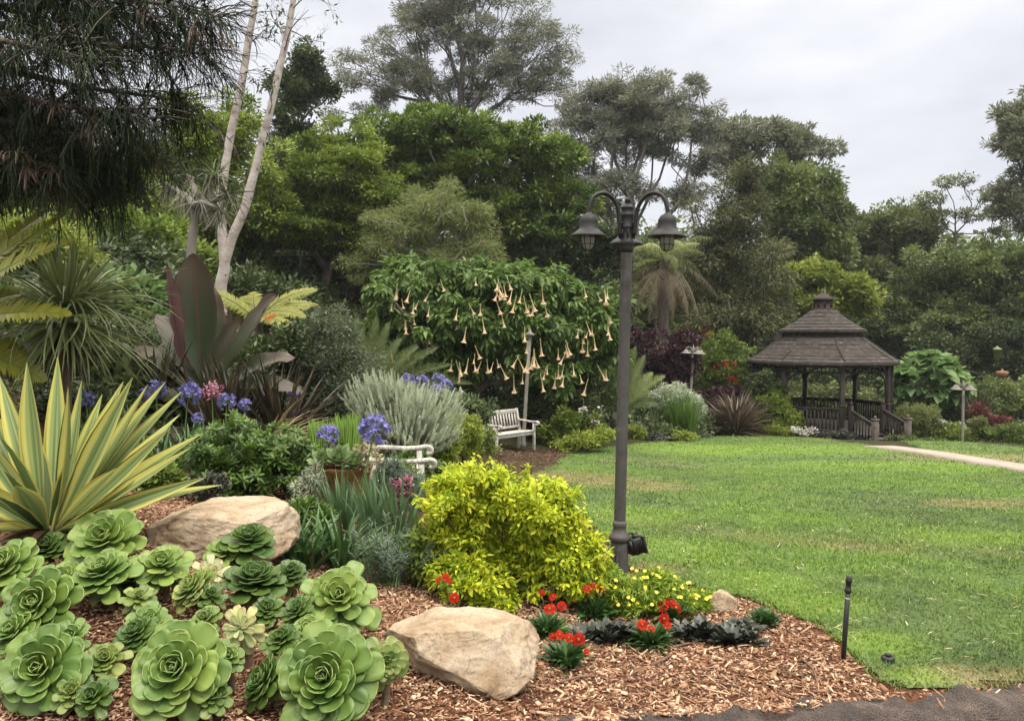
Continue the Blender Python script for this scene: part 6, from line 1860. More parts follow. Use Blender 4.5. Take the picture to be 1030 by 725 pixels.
shrub('lavender_plant', 'little grey lavender bush between the dark green bush and the potted succulents', 'plant', 5.6, 308, ((306, 495, 14, 20), (315, 480, 8, 14)), 60, 30, 0.03, (0.035, 0.005), M_SILVER, seed=75, kind='n', shell=1)

# ------------------------------------------------------------------ strap leaf clumps
def clump(name, label, cat, c, n, L, W, spread, bend, mat, seed, group=None, k=1, rad=0.1, part='foliage', **kw):
    r = R_(seed); rt = root(name, c, label, cat, group); g = G()
    for i in range(k):
        off = np.array((r.normal(0, rad), r.normal(0, rad), 0)) if k > 1 else 0
        blades(g, r, np.asarray(c) + off, n, L, W, spread, bend, **kw)
    g.build(part, mat, rt, smooth=True)
    return rt
clump('clivia_plant', 'glossy dark green strap leaved plant beside the deep green aeonium', 'plant', gd(296, 4.35), 30, 0.34, 0.026, (0.05, 0.9), (0.3, 1.3), M_STRAP, 76, k=2, rad=0.05)
clump('clivia_plant', 'second glossy strap leaved plant nearer the blue green needle bush', 'plant', gd(338, 4.55), 32, 0.40, 0.026, (0.05, 0.9), (0.3, 1.2), M_STRAP, 77, k=2, rad=0.07)
clump('iris_plant', 'upright grey green sword leaves rising before the potted succulents', 'plant', gd(385, 5.0), 13, 0.52, 0.042, (0.02, 0.45), (0.0, 0.5), M_IRIS, 78, k=4, rad=0.13, prof=(0.9, 1, 1, 0.8, 0.4, 0.03), fold=0.1)
r = R_(79); b_ = gd(388, 4.5); rt = root('blue_spurge', b_, 'low bush of narrow blue green needle leaves under the sword leaves', 'plant')
g = G(); gs = G()
for i in range(70):
    a = r.uniform(0, 2 * math.pi); th = r.uniform(0.0, 0.9); Lb = r.uniform(0.22, 0.40)
    d_ = np.array((math.cos(a) * math.sin(th), math.sin(a) * math.sin(th), math.cos(th)))
    P0 = b_ + np.array((r.normal(0, .07), r.normal(0, .06), 0)); P1 = P0 + d_ * Lb; tube(gs, [P0, P1], 0.003, 4, 1, cap=False, smooth_path=False)
    m_ = 46; tt = r.uniform(0.15, 1, m_); aa = r.uniform(0, 6.28, m_); x = nrm(np.cross(d_, (0.1, 1, 0.2))); y = np.cross(d_, x)
    rd = x * np.cos(aa)[:, None] + y * np.sin(aa)[:, None]
    strips(g, P0 + (P1 - P0) * tt[:, None], rd + d_ * 0.8, d_ - rd * 0.3, r.uniform(0.03, 0.05, m_), 0.0045, bend=0.3, prof=(0.8, 1, 0.2), rnd=np.clip(r.normal(.5, .2, m_), 0, 1))
g.build('foliage', M_BLUE, rt); gs.build('stem', MATS['green_stem'], rt)

clump('iris_plant', 'thin grey green sword leaves standing against the ochre bowl', 'plant', gd(352, 5.35), 12, 0.42, 0.032, (0.02, 0.5), (0.0, 0.5), M_IRIS, 178, k=4, rad=0.12, prof=(0.9, 1, 1, 0.8, 0.4, 0.03), fold=0.1)
for i, (px, d_, lab) in enumerate([(150, 6.3, 'arching strap leaved clump behind the striped plant, next to the dark green bush'), (178, 6.9, 'strap leaved clump in the shade beyond the dark green bush edge'), (120, 6.9, 'dark strap leaved clump hidden behind the striped leaves'), (205, 7.6, 'strap leaves under the blue globes behind the dark green bush'), (290, 7.8, 'strap leaved clump between the dark green bush and tan flax'), (262, 8.2, 'grassy clump at the foot of the banana beside the tan flax')]):
    clump('strap_leaf_plant', lab, 'plant', gd(px, d_), 30, 0.42, 0.026, (0.1, 1.2), (0.4, 1.4), M_STRAP, 300 + i, k=3, rad=0.16)
for i, (px, py, d_, rx, ry, lab) in enumerate([(150, 478, 5.7, 26, 16, 'low dark leafy filler between striped leaves and boulder'), (322, 470, 7.2, 26, 20, 'dark small leaved bush behind the finger cacti of the bowl'), (398, 486, 6.5, 24, 18, 'leafy green plant covering the seat of the hidden bench'), (415, 470, 8.8, 26, 18, 'green low bush behind the scrolled bench arm'), (372, 560, 4.9, 22, 12, 'small leaved green creeper between sword leaves and blue needle bush'), (308, 520, 5.1, 20, 12, 'low green creeper between the boulder end and strap leaves'), (425, 560, 4.55, 14, 26, 'dark small leaved plant in the shade at the golden shrub side'), (25, 520, 4.7, 40, 20, 'dark leafy filler under the striped leaves')]):
    shrub('leafy_filler', lab, 'plant', d_, px, ((px, py, rx, ry), (px + rx * .6, py + ry * .3, rx * .6, ry * .7)), 90, 34, 0.06, (0.05, 0.024), M_LANCE if i % 2 else M_MID, seed=310 + i, kind='s', shell=2)
# ------------------------------------------------------------------ agapanthus
def agapanthus(px, py, d, Rpx, label, seed, leaves=True, lean=0.0, group='blue agapanthus flowers'):
    Rpx = Rpx * (0.74 if d > 6 else 0.9)
    r = R_(seed); hd = at(px, py, d); R = Rpx * d / F_PX
    b_ = gd(px + lean, d); rt = root('agapanthus', b_, label, 'agapanthus', group)
    g = G(); tube(g, [b_ - (0, 0, .03), (b_ + hd) / 2 + r.normal(0, .015, 3), hd], [0.009, 0.007, 0.005], 7, 5, cap=False); g.build('stem', MATS['green_stem'], rt, smooth=True)
    g = G(); gs = G(); n = 46
    v = nrm(r.normal(size=(n, 3)) * (1, 1, .8) + (0, 0, 0.45)); E = hd + v * (R * r.uniform(0.55, 0.85, n))[:, None]
    cones(gs, np.repeat(hd[None], n, 0), E, 0.0016, 0.0016, 4)
    for k in range(6):
        x = nrm(np.cross(v, (0.31, 0.2, 1))); y = np.cross(v, x); a = k * math.pi / 3
        rd = x * math.cos(a) + y * math.sin(a)
        strips(g, E, v + rd * 0.35, v * -0.3 + rd * -1.0, R * 0.42, R * 0.16, bend=-0.9 * -1, prof=(0.5, 0.9, 1.0, 0.1), rnd=np.clip(r.normal(.5, .22, n), 0, 1))
    fo = g.build('flower_head', M_AGAP, rt); gs.build('flower_stalk', MATS['green_stem'], fo)
    if leaves:
        g = G(); blades(g, r, b_, 22, 0.38, 0.024, (0.1, 1.0), (0.4, 1.4)); g.build('foliage', M_STRAP, rt, smooth=True)
    return rt
for i, (px, py, d, Rp, lab, lv, ln) in enumerate([
    (377, 432, 5.3, 17, 'nearest big blue flower globe leaning over the potted succulents', False, -20),
    (330, 438, 5.7, 12, 'blue flower globe beside the green cactus sticks of the pot', False, -12),
    (190, 396, 7.4, 16, 'blue globe straight above the dark green leafy bush, below the banana', True, -6),
    (228, 404, 7.6, 12, 'blue globe between the pink cluster and the dark green bush', True, -4),
    (246, 407, 7.9, 9, 'smaller blue globe at the end of the row over the leafy bush', True, -3),
    (199, 421, 7.0, 8, 'small low blue globe half sunk in the dark green bush', False, 0),
    (157, 392, 8.2, 13, 'blue globe rising behind the tips of the striped leaves', True, 0),
    (144, 397, 8.6, 8, 'little blue globe hidden behind the longest striped leaf', False, 0),
    (86, 402, 7.2, 12, 'blue globe seen between the striped leaves under the spiky palm-like head', True, 0),
    (296, 398, 9.5, 9, 'blue globe behind the tan arching flax leaves', True, 0),
    (299, 416, 9.0, 6, 'small blue globe low behind the tan flax leaves', False, 0),
    (410, 383, 12.5, 10, 'blue globe rising at the top of the silver bush', True, 0),
    (425, 384, 12.8, 9, 'second blue globe over the silver bush', True, 0),
    (441, 382, 13.0, 9, 'third blue globe over the silver bush, near the trumpet flowers', True, 0),
    (449, 388, 12.6, 9, 'blue globe closest to the trumpet flower shrub', True, 0),
    (438, 393, 12.0, 9, 'lower blue globe between the silver bush and trumpet shrub', True, 0),
    (68, 252, 17, 8, 'distant blue globe on the slope behind the spiky head', True, 0),
    (52, 256, 17, 7, 'distant blue globe beside the yellow green cycad fronds', True, 0),
    (112, 268, 16.5, 6, 'distant small blue globe on the brown slope', True, 0)]):
    agapanthus(px, py, d, Rp, lab, 250 + i, lv, ln)
# pink flower cluster
r = R_(90); hd = at(213, 392, 7.5); b_ = gd(214, 7.5); rt = root('pink_bloom', b_, 'dusty pink flower cluster between the blue globes above the leafy bush', 'flower')
g = G(); tube(g, [b_, hd], 0.006, 6, 3, cap=False); g.build('stem', MATS['green_stem'], rt)
g = G(); clump_leaves(g, r, hd + r.normal(0, 0.035, (18, 3)), 12, 0.03, (0.04, 0.02), None, 0.2, 1.2, 0, tone=0.8); g.build('flower_head', M_PINKF, rt)

# ------------------------------------------------------------------ dracaena-like spiky head, far cycad, banana, flax
DD = 7.4
hc = at(68, 312, DD); b_ = gd(60, DD + 0.1)
rt = root('spiky_cordyline', b_, 'shaggy headed green plant of long arching ribbon leaves above the striped plant', 'plant')
g = G(); tube(g, [b_ - (0, 0, .1), (b_ + hc) / 2, hc], [0.09, 0.07, 0.05], 10, 4, wob=0.2); g.build('trunk', MATS['brown_stem'], rt, smooth=True)
r = R_(81); g = G()
blades(g, r, hc, 120, 0.78, 0.026, (0.05, 0.9), (0.05, 0.5), prof=(0.6, 1, 1, 0.7, 0.35, 0.03), fold=0.2, base_r=0.05)
blades(g, r, hc - (0, 0, .03), 190, 1.08, 0.027, (0.7, 1.6), (0.6, 1.7), prof=(0.6, 1, 1, 0.9, 0.7, 0.4, 0.03), fold=0.2, base_r=0.06, bp=1.2)
blades(g, r, hc - (0, 0, .12), 130, 0.95, 0.025, (1.5, 2.2), (0.3, 1.0), prof=(0.6, 1, 1, 0.9, 0.7, 0.4, 0.03), fold=0.2, base_r=0.06, bp=1.0)
g.build('crown', M_CORD, rt, smooth=True)
g = G(); blades(g, r, hc - (0, 0, .2), 70, 0.6, 0.022, (2.2, 2.9), (0.0, 0.4)); g.build('dead_foliage', MATS['dead_brown'], rt)
# cycad at the picture edge
b_ = at(-85, 345, 6.6); rt = root('edge_cycad', gd(-85, 6.6), 'yellow green cycad whose broad ladder fronds enter from the picture edge', 'cycad')
g = G(); gs = G(); r = R_(82)
for (px, py, bd, L_k) in ((55, 215, 0.5, 1), (48, 268, 0.6, 1), (42, 330, 0.9, 1), (25, 360, 1.1, 1), (60, 240, 0.4, 1.0), (-30, 190, 0.5, 1), (20, 250, 0.5, 1), (10, 300, 0.8, 1), (30, 395, 0.9, 1)):
    T_ = at(px, py, 6.6 + r.normal(0, 0.35)); v = T_ - b_; L = np.linalg.norm(v); d_ = nrm(v + np.array((0, 0, 0.35 * L)))
    frond(g, gs, b_, d_, nrm(np.array((0, -0.7, 0.8))), L * 1.08, bd * 0.9, 60, 0.20, 0.028, 0.55, 0.2, 0.35, 0.15, r=r)
g.build('crown', M_CYC, rt); gs.build('stem', MATS['green_stem'], rt)
g = G(); tube(g, [gd(-85, 6.6) - (0, 0, .1), b_ + (0, 0, .05)], [0.16, 0.13], 12, 3, wob=0.2); g.build('trunk', MATS['bark'], rt, smooth=True)

# banana
m, t, o = newmat('banana_leaf')
a = N(t, 'ShaderNodeAttribute', attribute_name='leaf'); s = N(t, 'ShaderNodeSeparateColor'); t.links.new(a.outputs['Color'], s.inputs[0])
r1 = ramp(t, [(0.0, (0.020, 0.042, 0.016)), (0.5, (0.040, 0.055, 0.022)), (1.0, (0.062, 0.045, 0.030))]); t.links.new(s.outputs[2], r1.inputs[0])
r2 = ramp(t, [(0.0, (0.055, 0.025, 0.026)), (1.0, (0.16, 0.085, 0.085))]); t.links.new(s.outputs[2], r2.inputs[0])
gm = N(t, 'ShaderNodeNewGeometry'); mb = N(t, 'ShaderNodeMix', data_type='RGBA'); t.links.new(gm.outputs['Backfacing'], mb.inputs['Factor']); t.links.new(r1.outputs[0], mb.inputs['A']); t.links.new(r2.outputs[0], mb.inputs['B'])
# veins across and pale midrib
ab = N(t, 'ShaderNodeMath', operation='SUBTRACT'); t.links.new(s.outputs[0], ab.inputs[0]); ab.inputs[1].default_value = 0.5
ab2 = N(t, 'ShaderNodeMath', operation='ABSOLUTE'); t.links.new(ab.outputs[0], ab2.inputs[0])
vv = N(t, 'ShaderNodeMath', operation='MULTIPLY_ADD'); t.links.new(ab2.outputs[0], vv.inputs[0]); vv.inputs[1].default_value = -0.25; t.links.new(s.outputs[1], vv.inputs[2])
wv = N(t, 'ShaderNodeMath', operation='MULTIPLY'); t.links.new(vv.outputs[0], wv.inputs[0]); wv.inputs[1].default_value = 420
sn = N(t, 'ShaderNodeMath', operation='SINE'); t.links.new(wv.outputs[0], sn.inputs[0])
mr = N(t, 'ShaderNodeMapRange'); mr.inputs['From Min'].default_value = -1; mr.inputs['To Min'].default_value = 0.95; mr.inputs['To Max'].default_value = 1.04; t.links.new(sn.outputs[0], mr.inputs['Value'])
vt = N(t, 'ShaderNodeMapRange', interpolation_type='SMOOTHSTEP'); vt.inputs['From Min'].default_value = 0.45; vt.inputs['From Max'].default_value = 1.0; vt.inputs['To Max'].default_value = 0.42; t.links.new(s.outputs[1], vt.inputs['Value'])
mt_ = N(t, 'ShaderNodeMix', data_type='RGBA'); t.links.new(vt.outputs[0], mt_.inputs['Factor']); t.links.new(mb.outputs['Result'], mt_.inputs['A']); mt_.inputs['B'].default_value = (0.13, 0.065, 0.07, 1)
mb = mt_
sc = N(t, 'ShaderNodeVectorMath', operation='SCALE'); t.links.new(mb.outputs['Result'], sc.inputs[0]); t.links.new(mr.outputs[0], sc.inputs['Scale'])
mm = N(t, 'ShaderNodeMapRange'); mm.inputs['From Min'].default_value = 0.035; mm.inputs['From Max'].default_value = 0.02; t.links.new(ab2.outputs[0], mm.inputs['Value'])
mx = N(t, 'ShaderNodeMix', data_type='RGBA'); t.links.new(mm.outputs[0], mx.inputs['Factor']); t.links.new(sc.outputs[0], mx.inputs['A']); mx.inputs['B'].default_value = (0.09, 0.045, 0.03, 1)
me_ = N(t, 'ShaderNodeMapRange'); me_.inputs['From Min'].default_value = 0.44; me_.inputs['From Max'].default_value = 0.49; t.links.new(ab2.outputs[0], me_.inputs['Value'])
mx2 = N(t, 'ShaderNodeMix', data_type='RGBA'); t.links.new(me_.outputs[0], mx2.inputs['Factor']); t.links.new(mx.outputs['Result'], mx2.inputs['A']); mx2.inputs['B'].default_value = (0.10, 0.045, 0.045, 1)
p = N(t, 'ShaderNodeBsdfPrincipled'); p.inputs['Roughness'].default_value = 0.38; p.inputs['Specular IOR Level'].default_value = 0.45; t.links.new(mx2.outputs['Result'], p.inputs['Base Color'])
bb = N(t, 'ShaderNodeBump'); bb.inputs['Strength'].default_value = 0.08; bb.inputs['Distance'].default_value = 0.004; t.links.new(sn.outputs[0], bb.inputs['Height']); t.links.new(bb.outputs[0], p.inputs['Normal'])
tr = N(t, 'ShaderNodeBsdfTranslucent'); t.links.new(mx2.outputs['Result'], tr.inputs['Color']); ms = N(t, 'ShaderNodeMixShader'); ms.inputs[0].default_value = 0.25
t.links.new(p.outputs[0], ms.inputs[1]); t.links.new(tr.outputs[0], ms.inputs[2]); t.links.new(ms.outputs[0], o.inputs[0])
DB = 9.3
b_ = gd(208, DB); rt = root('red_banana', b_, 'dark red and green banana with huge upright paddle leaves', 'banana plant')
K = DB / F_PX
g = G(); tube(g, [b_ - (0, 0, .1), at(207, 410, DB), at(205, 385, DB)], [0.15, 0.12, 0.07], 12, 5); g.build('stem', solidmat('banana_stem', [(0.3, (0.06, 0.03, 0.025)), (0.7, (0.16, 0.10, 0.06))], scale=6, stretch=(1, 1, .2), rough=0.6), rt, smooth=True)
BL = [((203, 398), (195, 256), 0.0, 40, 0.05, (0.15, -1, 0.15), 0.35), ((188, 385), (170, 267), -0.25, 17, -0.1, (0.35, 1, 0.1), 1.0), ((210, 398), (212, 290), 0.35, 30, 0.2, (0.5, -1, 0.2), 0.1), ((214, 400), (276, 300), 0.15, 32, 0.45, (-0.45, -0.6, 0.75), 0.3),
      ((213, 402), (292, 362), 0.2, 30, 0.9, (-0.2, -0.55, 0.9), 0.2), ((200, 402), (140, 352), 0.2, 28, 0.9, (0.3, -0.5, 0.9), 0.2), ((206, 400), (236, 325), -0.3, 26, 0.6, (-0.3, -0.8, 0.6), 0.6), ((204, 400), (160, 320), 0.4, 26, 0.4, (0.4, -0.6, 0.7), 0.2),
      ((212, 402), (300, 395), -0.2, 22, 1.1, (-0.1, -0.6, 0.9), 0.1), ((200, 402), (150, 400), -0.2, 20, 1.1, (0.1, -0.6, 0.9), 0.5)]
for i, (p0, p1, dd, wpx, bd, nn, rn) in enumerate(BL):
    A_, T_ = at(p0[0], p0[1], DB), at(p1[0], p1[1], DB + dd); v = T_ - A_; L = np.linalg.norm(v)
    n0 = nrm(np.array(nn, float)); d_ = nrm(v + n0 * L * bd * 0.5)
    g = G(); strips(g, [A_], d_[None], n0[None], L * (1 + 0.12 * bd), wpx * K, bend=bd, prof=(0.10, 0.10, 0.16, 0.46, 0.72, 0.90, 0.99, 1.0, 0.94, 0.82, 0.66, 0.46, 0.24, 0.03), ts=(0, .08, .16, .24, .33, .43, .53, .63, .73, .82, .89, .945, .985, 1.0), cols=9, fold=0.16, rnd=np.array([rn]), bp=1.3)
    for k in range(len(g.v)):
        V = g.v[k]; tt = np.array((0, .08, .16, .24, .33, .43, .53, .63, .73, .82, .89, .945, .985, 1.0)).repeat(9); uu = np.tile(np.linspace(-1, 1, 9), 14)
        w_ = np.sin(tt * 27 + uu * 1.5 + i) * 0.022 * np.abs(uu) + np.sin(tt * 9 + i * 2) * 0.02 * np.abs(uu)
        g.v[k] = V + n0 * w_[:, None]
    g.build('leaf', MATS['banana_leaf'], rt, smooth=True)
r = R_(84)
clump('bronze_flax', 'dark bronze sword leaved flax at the foot of the banana', 'flax', gd(235, 8.8), 42, 1.05, 0.055, (0.08, 0.8), (0.05, 0.5), M_PHOR, 84, k=2, rad=0.10, prof=(0.8, 1, 1, 0.8, 0.4, 0.03), fold=0.35)
clump('bronze_flax', 'thin dark flax standing between the banana and the spiky head', 'flax', gd(158, 9.3), 34, 1.0, 0.045, (0.05, 0.5), (0.0, 0.4), M_PHOR, 85, prof=(0.8, 1, 1, 0.8, 0.4, 0.03), fold=0.35)
clump('bronze_flax', 'dark bronze flax spreading between the banana and grey green shrub', 'flax', gd(278, 8.9), 40, 1.1, 0.05, (0.05, 0.9), (0.1, 0.6), M_PHOR, 184, k=2, rad=0.12, prof=(0.8, 1, 1, 0.8, 0.4, 0.03), fold=0.35)
shrub('leafy_shrub', 'dark shrub filling the ground under the yellow lacy fern', 'shrub', 11.2, 265, ((260, 370, 40, 26), (230, 350, 30, 22), (290, 350, 26, 20), (200, 370, 30, 20)), 240, 42, 0.16, (0.09, 0.04), M_DARK, seed=185)
clump('striped_flax', 'tan edged flax with long leaves arching over beside the blue globes', 'flax', gd(262, 8.2), 26, 0.95, 0.045, (0.5, 1.15), (0.5, 1.1), M_PHOR2, 86, az0=-1.2, az1=0.9, prof=(0.8, 1, 1, 0.8, 0.4, 0.03), fold=0.25)
# yellow tree fern behind the banana
b_ = gd(262, 12); hc = at(258, 322, 12); rt = root('yellow_tree_fern', b_, 'yellow green lacy fern spreading just behind the banana leaves', 'fern')
g = G(); tube(g, [b_ - (0, 0, .1), hc], [0.12, 0.09], 10, 3, wob=.2); g.build('trunk', MATS['bark'], rt, smooth=True)
g = G(); gs = G(); r = R_(87)
for px, py in ((236, 297), (310, 298), (300, 318), (288, 330), (270, 296), (222, 308), (292, 304), (322, 312), (278, 345), (250, 290), (205, 300)):
    T_ = at(px, py, 12 + r.normal(0, .4)); v = T_ - hc; L = np.linalg.norm(v)
    frond(g, gs, hc, nrm(v + (0, 0, 0.5 * L)), nrm(np.array((0, -.7, .8))), L * 1.15, 1.0, 44, 0.17, 0.030, 0.5, 0.1, 0.3, 0.5, r=r)
g.build('crown', M_FERN, rt); gs.build('stem', MATS['stem'], rt)
# orange torch bloom
hd = at(273, 321, 11.5); b_ = gd(275, 11.5); rt = root('torch_flower', b_, 'single round orange bloom beside the yellow lacy fern', 'flower')
g = G(); tube(g, [b_, hd], 0.012, 6, 3, cap=False); g.build('stem', MATS['green_stem'], rt)
r = R_(88); g = G(); clump_leaves(g, r, hd[None] + r.normal(0, .02, (8, 3)), 22, 0.05, (0.05, 0.015), None, 0.2, 1.5, 0.2); g.build('flower_head', leafmat('orange_bloom', [(0.45, 0.08, 0.02), (0.6, 0.14, 0.04), (0.7, 0.25, 0.08)]), rt)
# blue-green rosette agaves and leafy plants on the slope
clump('slope_agave', 'grey agave rosette on the brown slope under the trees', 'agave', gd(122, 17.5) + (0, 0, .05), 40, 0.75, 0.10, (0.1, 1.3), (0.0, 0.3), M_BLUE, 89, prof=(0.8, 1, 0.9, 0.6, 0.03), fold=0.3)
shrub('leafy_shrub', 'pale green broad leaved shrub just behind the spiky head', 'shrub', 12.5, 130, ((128, 290, 22, 16), (112, 302, 22, 14), (145, 305, 18, 16), (130, 318, 34, 14)), 100, 16, 0.20, (0.20, 0.11), M_BIG, seed=91, kind='s', shell=2)
shrub('leafy_shrub', 'dark shrub under the pale twin trunks', 'shrub', 15.5, 250, ((250, 300, 40, 22), (285, 310, 36, 24), (225, 310, 30, 20)), 180, 50, 0.26, (0.12, 0.06), M_DARK, seed=92)
shrub('leafy_shrub', 'mid green shrub on the slope beside the shaggy little tree', 'shrub', 18, 165, ((160, 245, 30, 22), (120, 235, 36, 22), (195, 262, 26, 16)), 150, 46, 0.3, (0.15, 0.08), M_MID, seed=93)
shrub('leafy_shrub', 'low yellowish shrub under the black hanging conifer branches', 'shrub', 13, 30, ((30, 245, 45, 22), (75, 262, 30, 20), (-20, 250, 40, 30)), 150, 46, 0.24, (0.13, 0.05), M_YEL, seed=94)
shrub('leafy_shrub', 'dark green bush filling the gap behind the striped plant and spiky head', 'shrub', 7.9, 30, ((10, 430, 60, 35), (-60, 420, 60, 50), (100, 420, 40, 25), (60, 405, 40, 20)), 260, 40, 0.12, (0.09, 0.035), M_DARK, seed=95)
shrub('leafy_shrub', 'dense dark bush below the banana between the flax clumps', 'shrub', 9.8, 150, ((150, 380, 40, 40), (120, 350, 40, 30), (190, 420, 60, 20), (240, 400, 50, 30)), 240, 40, 0.16, (0.10, 0.04), M_DARK, seed=96)

# ------------------------------------------------------------------ grey green shrubs, silver bush, boxes
shrub('grey_shrub', 'large soft grey green shrub between the tan flax and silver bush', 'shrub', 12.0, 325, ((320, 360, 44, 36), (345, 385, 44, 36), (300, 385, 34, 34), (330, 330, 28, 18), (360, 415, 36, 26), (310, 415, 40, 26)), 620, 75, 0.16, (0.055, 0.022), M_GREYG, seed=101, shell=2.5)
# silver bush of upright felted shoots
r = R_(102); d0 = 10.3; b_ = gd(405, d0); rt = root('silver_bush', b_, 'pale silver grey bush of soft upright shoots behind the potted succulents', 'bush')
g = G(); gs = G()
C, v, _ = sample_lobes(r, lobes(d0, (400, 415, 42, 26), (370, 405, 22, 20), (430, 420, 34, 24), (410, 440, 50, 20), (385, 395, 22, 12)), 1150, 5)
C = C[C[:, 2] > H(C[:, 0], C[:, 1])]
for c_ in C:
    vv = c_ - b_; d_ = nrm(nrm(vv * (1, 1, 0.6)) * 0.75 + np.array((0, 0, 0.9)) + r.normal(0, .15, 3)); L = r.uniform(0.12, 0.22)
    m_ = 34; tt = np.linspace(0, 1, m_); aa = np.arange(m_) * 2.4; x = nrm(np.cross(d_, (0.1, 1, 0.2))); y = np.cross(d_, x); rd = x * np.cos(aa)[:, None] + y * np.sin(aa)[:, None]
    diamonds(g, c_ + d_ * L * tt[:, None], rd + d_ * 0.9, d_ - rd * 0.2, 0.034 * (1.15 - 0.6 * tt), 0.011, rnd=np.clip(r.normal(.5, .2) + r.normal(0, .1, m_), 0, 1))
g.build('foliage', M_SILVER, rt)
g = G(); S = C[:140]; cones(g, b_ + (S - b_) * np.array((0.2, 0.2, 0)), S, 0.008, 0.004, 5); g.build('stem', MATS['stem'], rt)
def ballbush(px, py, rx, ry, d, lab, seed, mat=M_BOX, n=170, leaf=(0.032, 0.02), name='box_bush', nper=60):
    shrub(name, lab, 'bush', d, px, ((px, py, rx, ry), (px, py + ry * .6, rx * .8, ry * .7)), int(n * 1.4), nper, 0.08, leaf, mat, seed=seed, shell=6)
ballbush(444, 442, 18, 20, 11.2, 'rounded yellow green box ball in front of the silver bush edge', 103)
ballbush(466, 434, 20, 19, 11.8, 'larger rounded yellow green box ball nearest the bench with slats', 104)
shrub('low_bush', 'dull green bush at the arm of the slatted white bench', 'bush', 15.5, 475, ((475, 440, 22, 18), (455, 455, 26, 14), (490, 455, 14, 12)), 170, 50, 0.13, (0.06, 0.03), M_MID, seed=105)
shrub('low_bush', 'dark ferny bush between the box balls and blue globes', 'bush', 14.5, 430, ((450, 408, 30, 14), (475, 415, 24, 12), (430, 415, 24, 14)), 180, 50, 0.15, (0.08, 0.03), M_DARK, seed=106)
# cycad whose stiff fronds fan out before the trumpet shrub
b_ = gd(372, 14.5); hc = at(368, 400, 14.5); rt = root('stiff_cycad', b_, 'dark green cycad with stiff rising fronds between grey shrub and trumpet flowers', 'cycad')
g = G(); gs = G(); r = R_(107)
for px, py, bd in ((352, 322, .3), (378, 318, .3), (392, 322, .4), (345, 345, .5), (405, 338, .5), (425, 345, .6), (438, 352, .6), (445, 368, .8), (458, 385, .9), (335, 365, .7), (362, 330, .3), (415, 352, .5), (330, 330, .4)):
    T_ = at(px, py, 14.5 + r.normal(0, .5)); v = T_ - hc; L = np.linalg.norm(v)
    frond(g, gs, hc, nrm(v + (0, 0, 0.2 * L)), nrm(np.array((0, -.8, .6))), L * 1.05, bd, 64, 0.19, 0.013, 0.4, 0.35, 0.5, 0.1, r=r)
g.build('crown', M_SAGO, rt); gs.build('stem', MATS['stem'], rt)

# ------------------------------------------------------------------ succulent pot
DP = 6.0
pc = at(347, 467, DP); K = DP / F_PX; b_ = gd(345, DP)
rt = root('planter_bowl', b_, 'wide ochre glazed bowl planter before the hidden bench', 'planter')
zt = pc[2] - b_[2]
g = G(); lathe(g, [(0.13, -0.03), (0.14, 0.0), (0.18, zt * 0.45), (0.21, zt * 0.85), (0.225, zt * 0.93), (0.225, zt), (0.21, zt), (0.205, zt * 0.93)], b_, 40)
g.build('bowl', solidmat('ochre_glaze', [(0.35, (0.11, 0.055, 0.02)), (0.65, (0.24, 0.13, 0.04))], scale=5, rough=0.6, spec=0.3, bump=0.1), rt, smooth=True)
g = G(); lathe(g, [(0.205, zt * 0.95), (0.12, zt * 1.08), (0.01, zt * 1.12)], b_, 24); g.build('soil', MATS['mulch_soil'], rt, smooth=True)
M_ECH = leafmat('echeveria', [(0.13, 0.21, 0.08), (0.21, 0.30, 0.12), (0.32, 0.40, 0.19)], rough=0.5, trans=0.1)
def smallrosette(px, py, Rpx, d, lab, seed, mat=None, name='echeveria'):
    c = at(px, py, d); R = Rpx * d / F_PX; r = R_(seed); n = 34; g = G(); i = np.arange(n); f = (i + .5) / n; a = i * 2.4
    ax = nrm(np.array((r.normal(0, .2), -0.8, 1.0))); x = nrm(np.cross((0.3, 1, .1), ax)); y = np.cross(ax, x); rad = x * np.cos(a)[:, None] + y * np.sin(a)[:, None]
    el = 1.3 * (1 - f) + 0.25; d_ = rad * np.cos(el)[:, None] + ax * np.sin(el)[:, None]; nn = ax * np.cos(el)[:, None] - rad * np.sin(el)[:, None]
    strips(g, c - ax * (R * .3 * f)[:, None], d_, nn, R * (0.2 + 0.85 * f), R * 0.5 * (0.5 + 0.5 * f), bend=-0.5, prof=(0.4, .7, 1, .9, .05), cols=3, fold=.2, rnd=np.clip(.3 + .4 * f, 0, 1))
    o = g.build(name, mat or M_ECH, None, smooth=True, loc=c); tag(o, lab, 'succulent')
for i, (px, py, rp, lab) in enumerate([(324, 462, 12, 'grey green rosette at the near end of the ochre bowl'), (341, 460, 14, 'largest grey rosette in the middle of the ochre bowl'), (357, 464, 12, 'grey green rosette beside the cream flowering succulent in the bowl'), (338, 442, 10, 'upper grey rosette between the green finger cacti in the bowl'), (345, 450, 9, 'small rosette wedged between two larger ones in the bowl')]):
    smallrosette(px, py, rp * 1.45, DP - .17 + (0.2 if py < 455 else 0), lab, 110 + i)
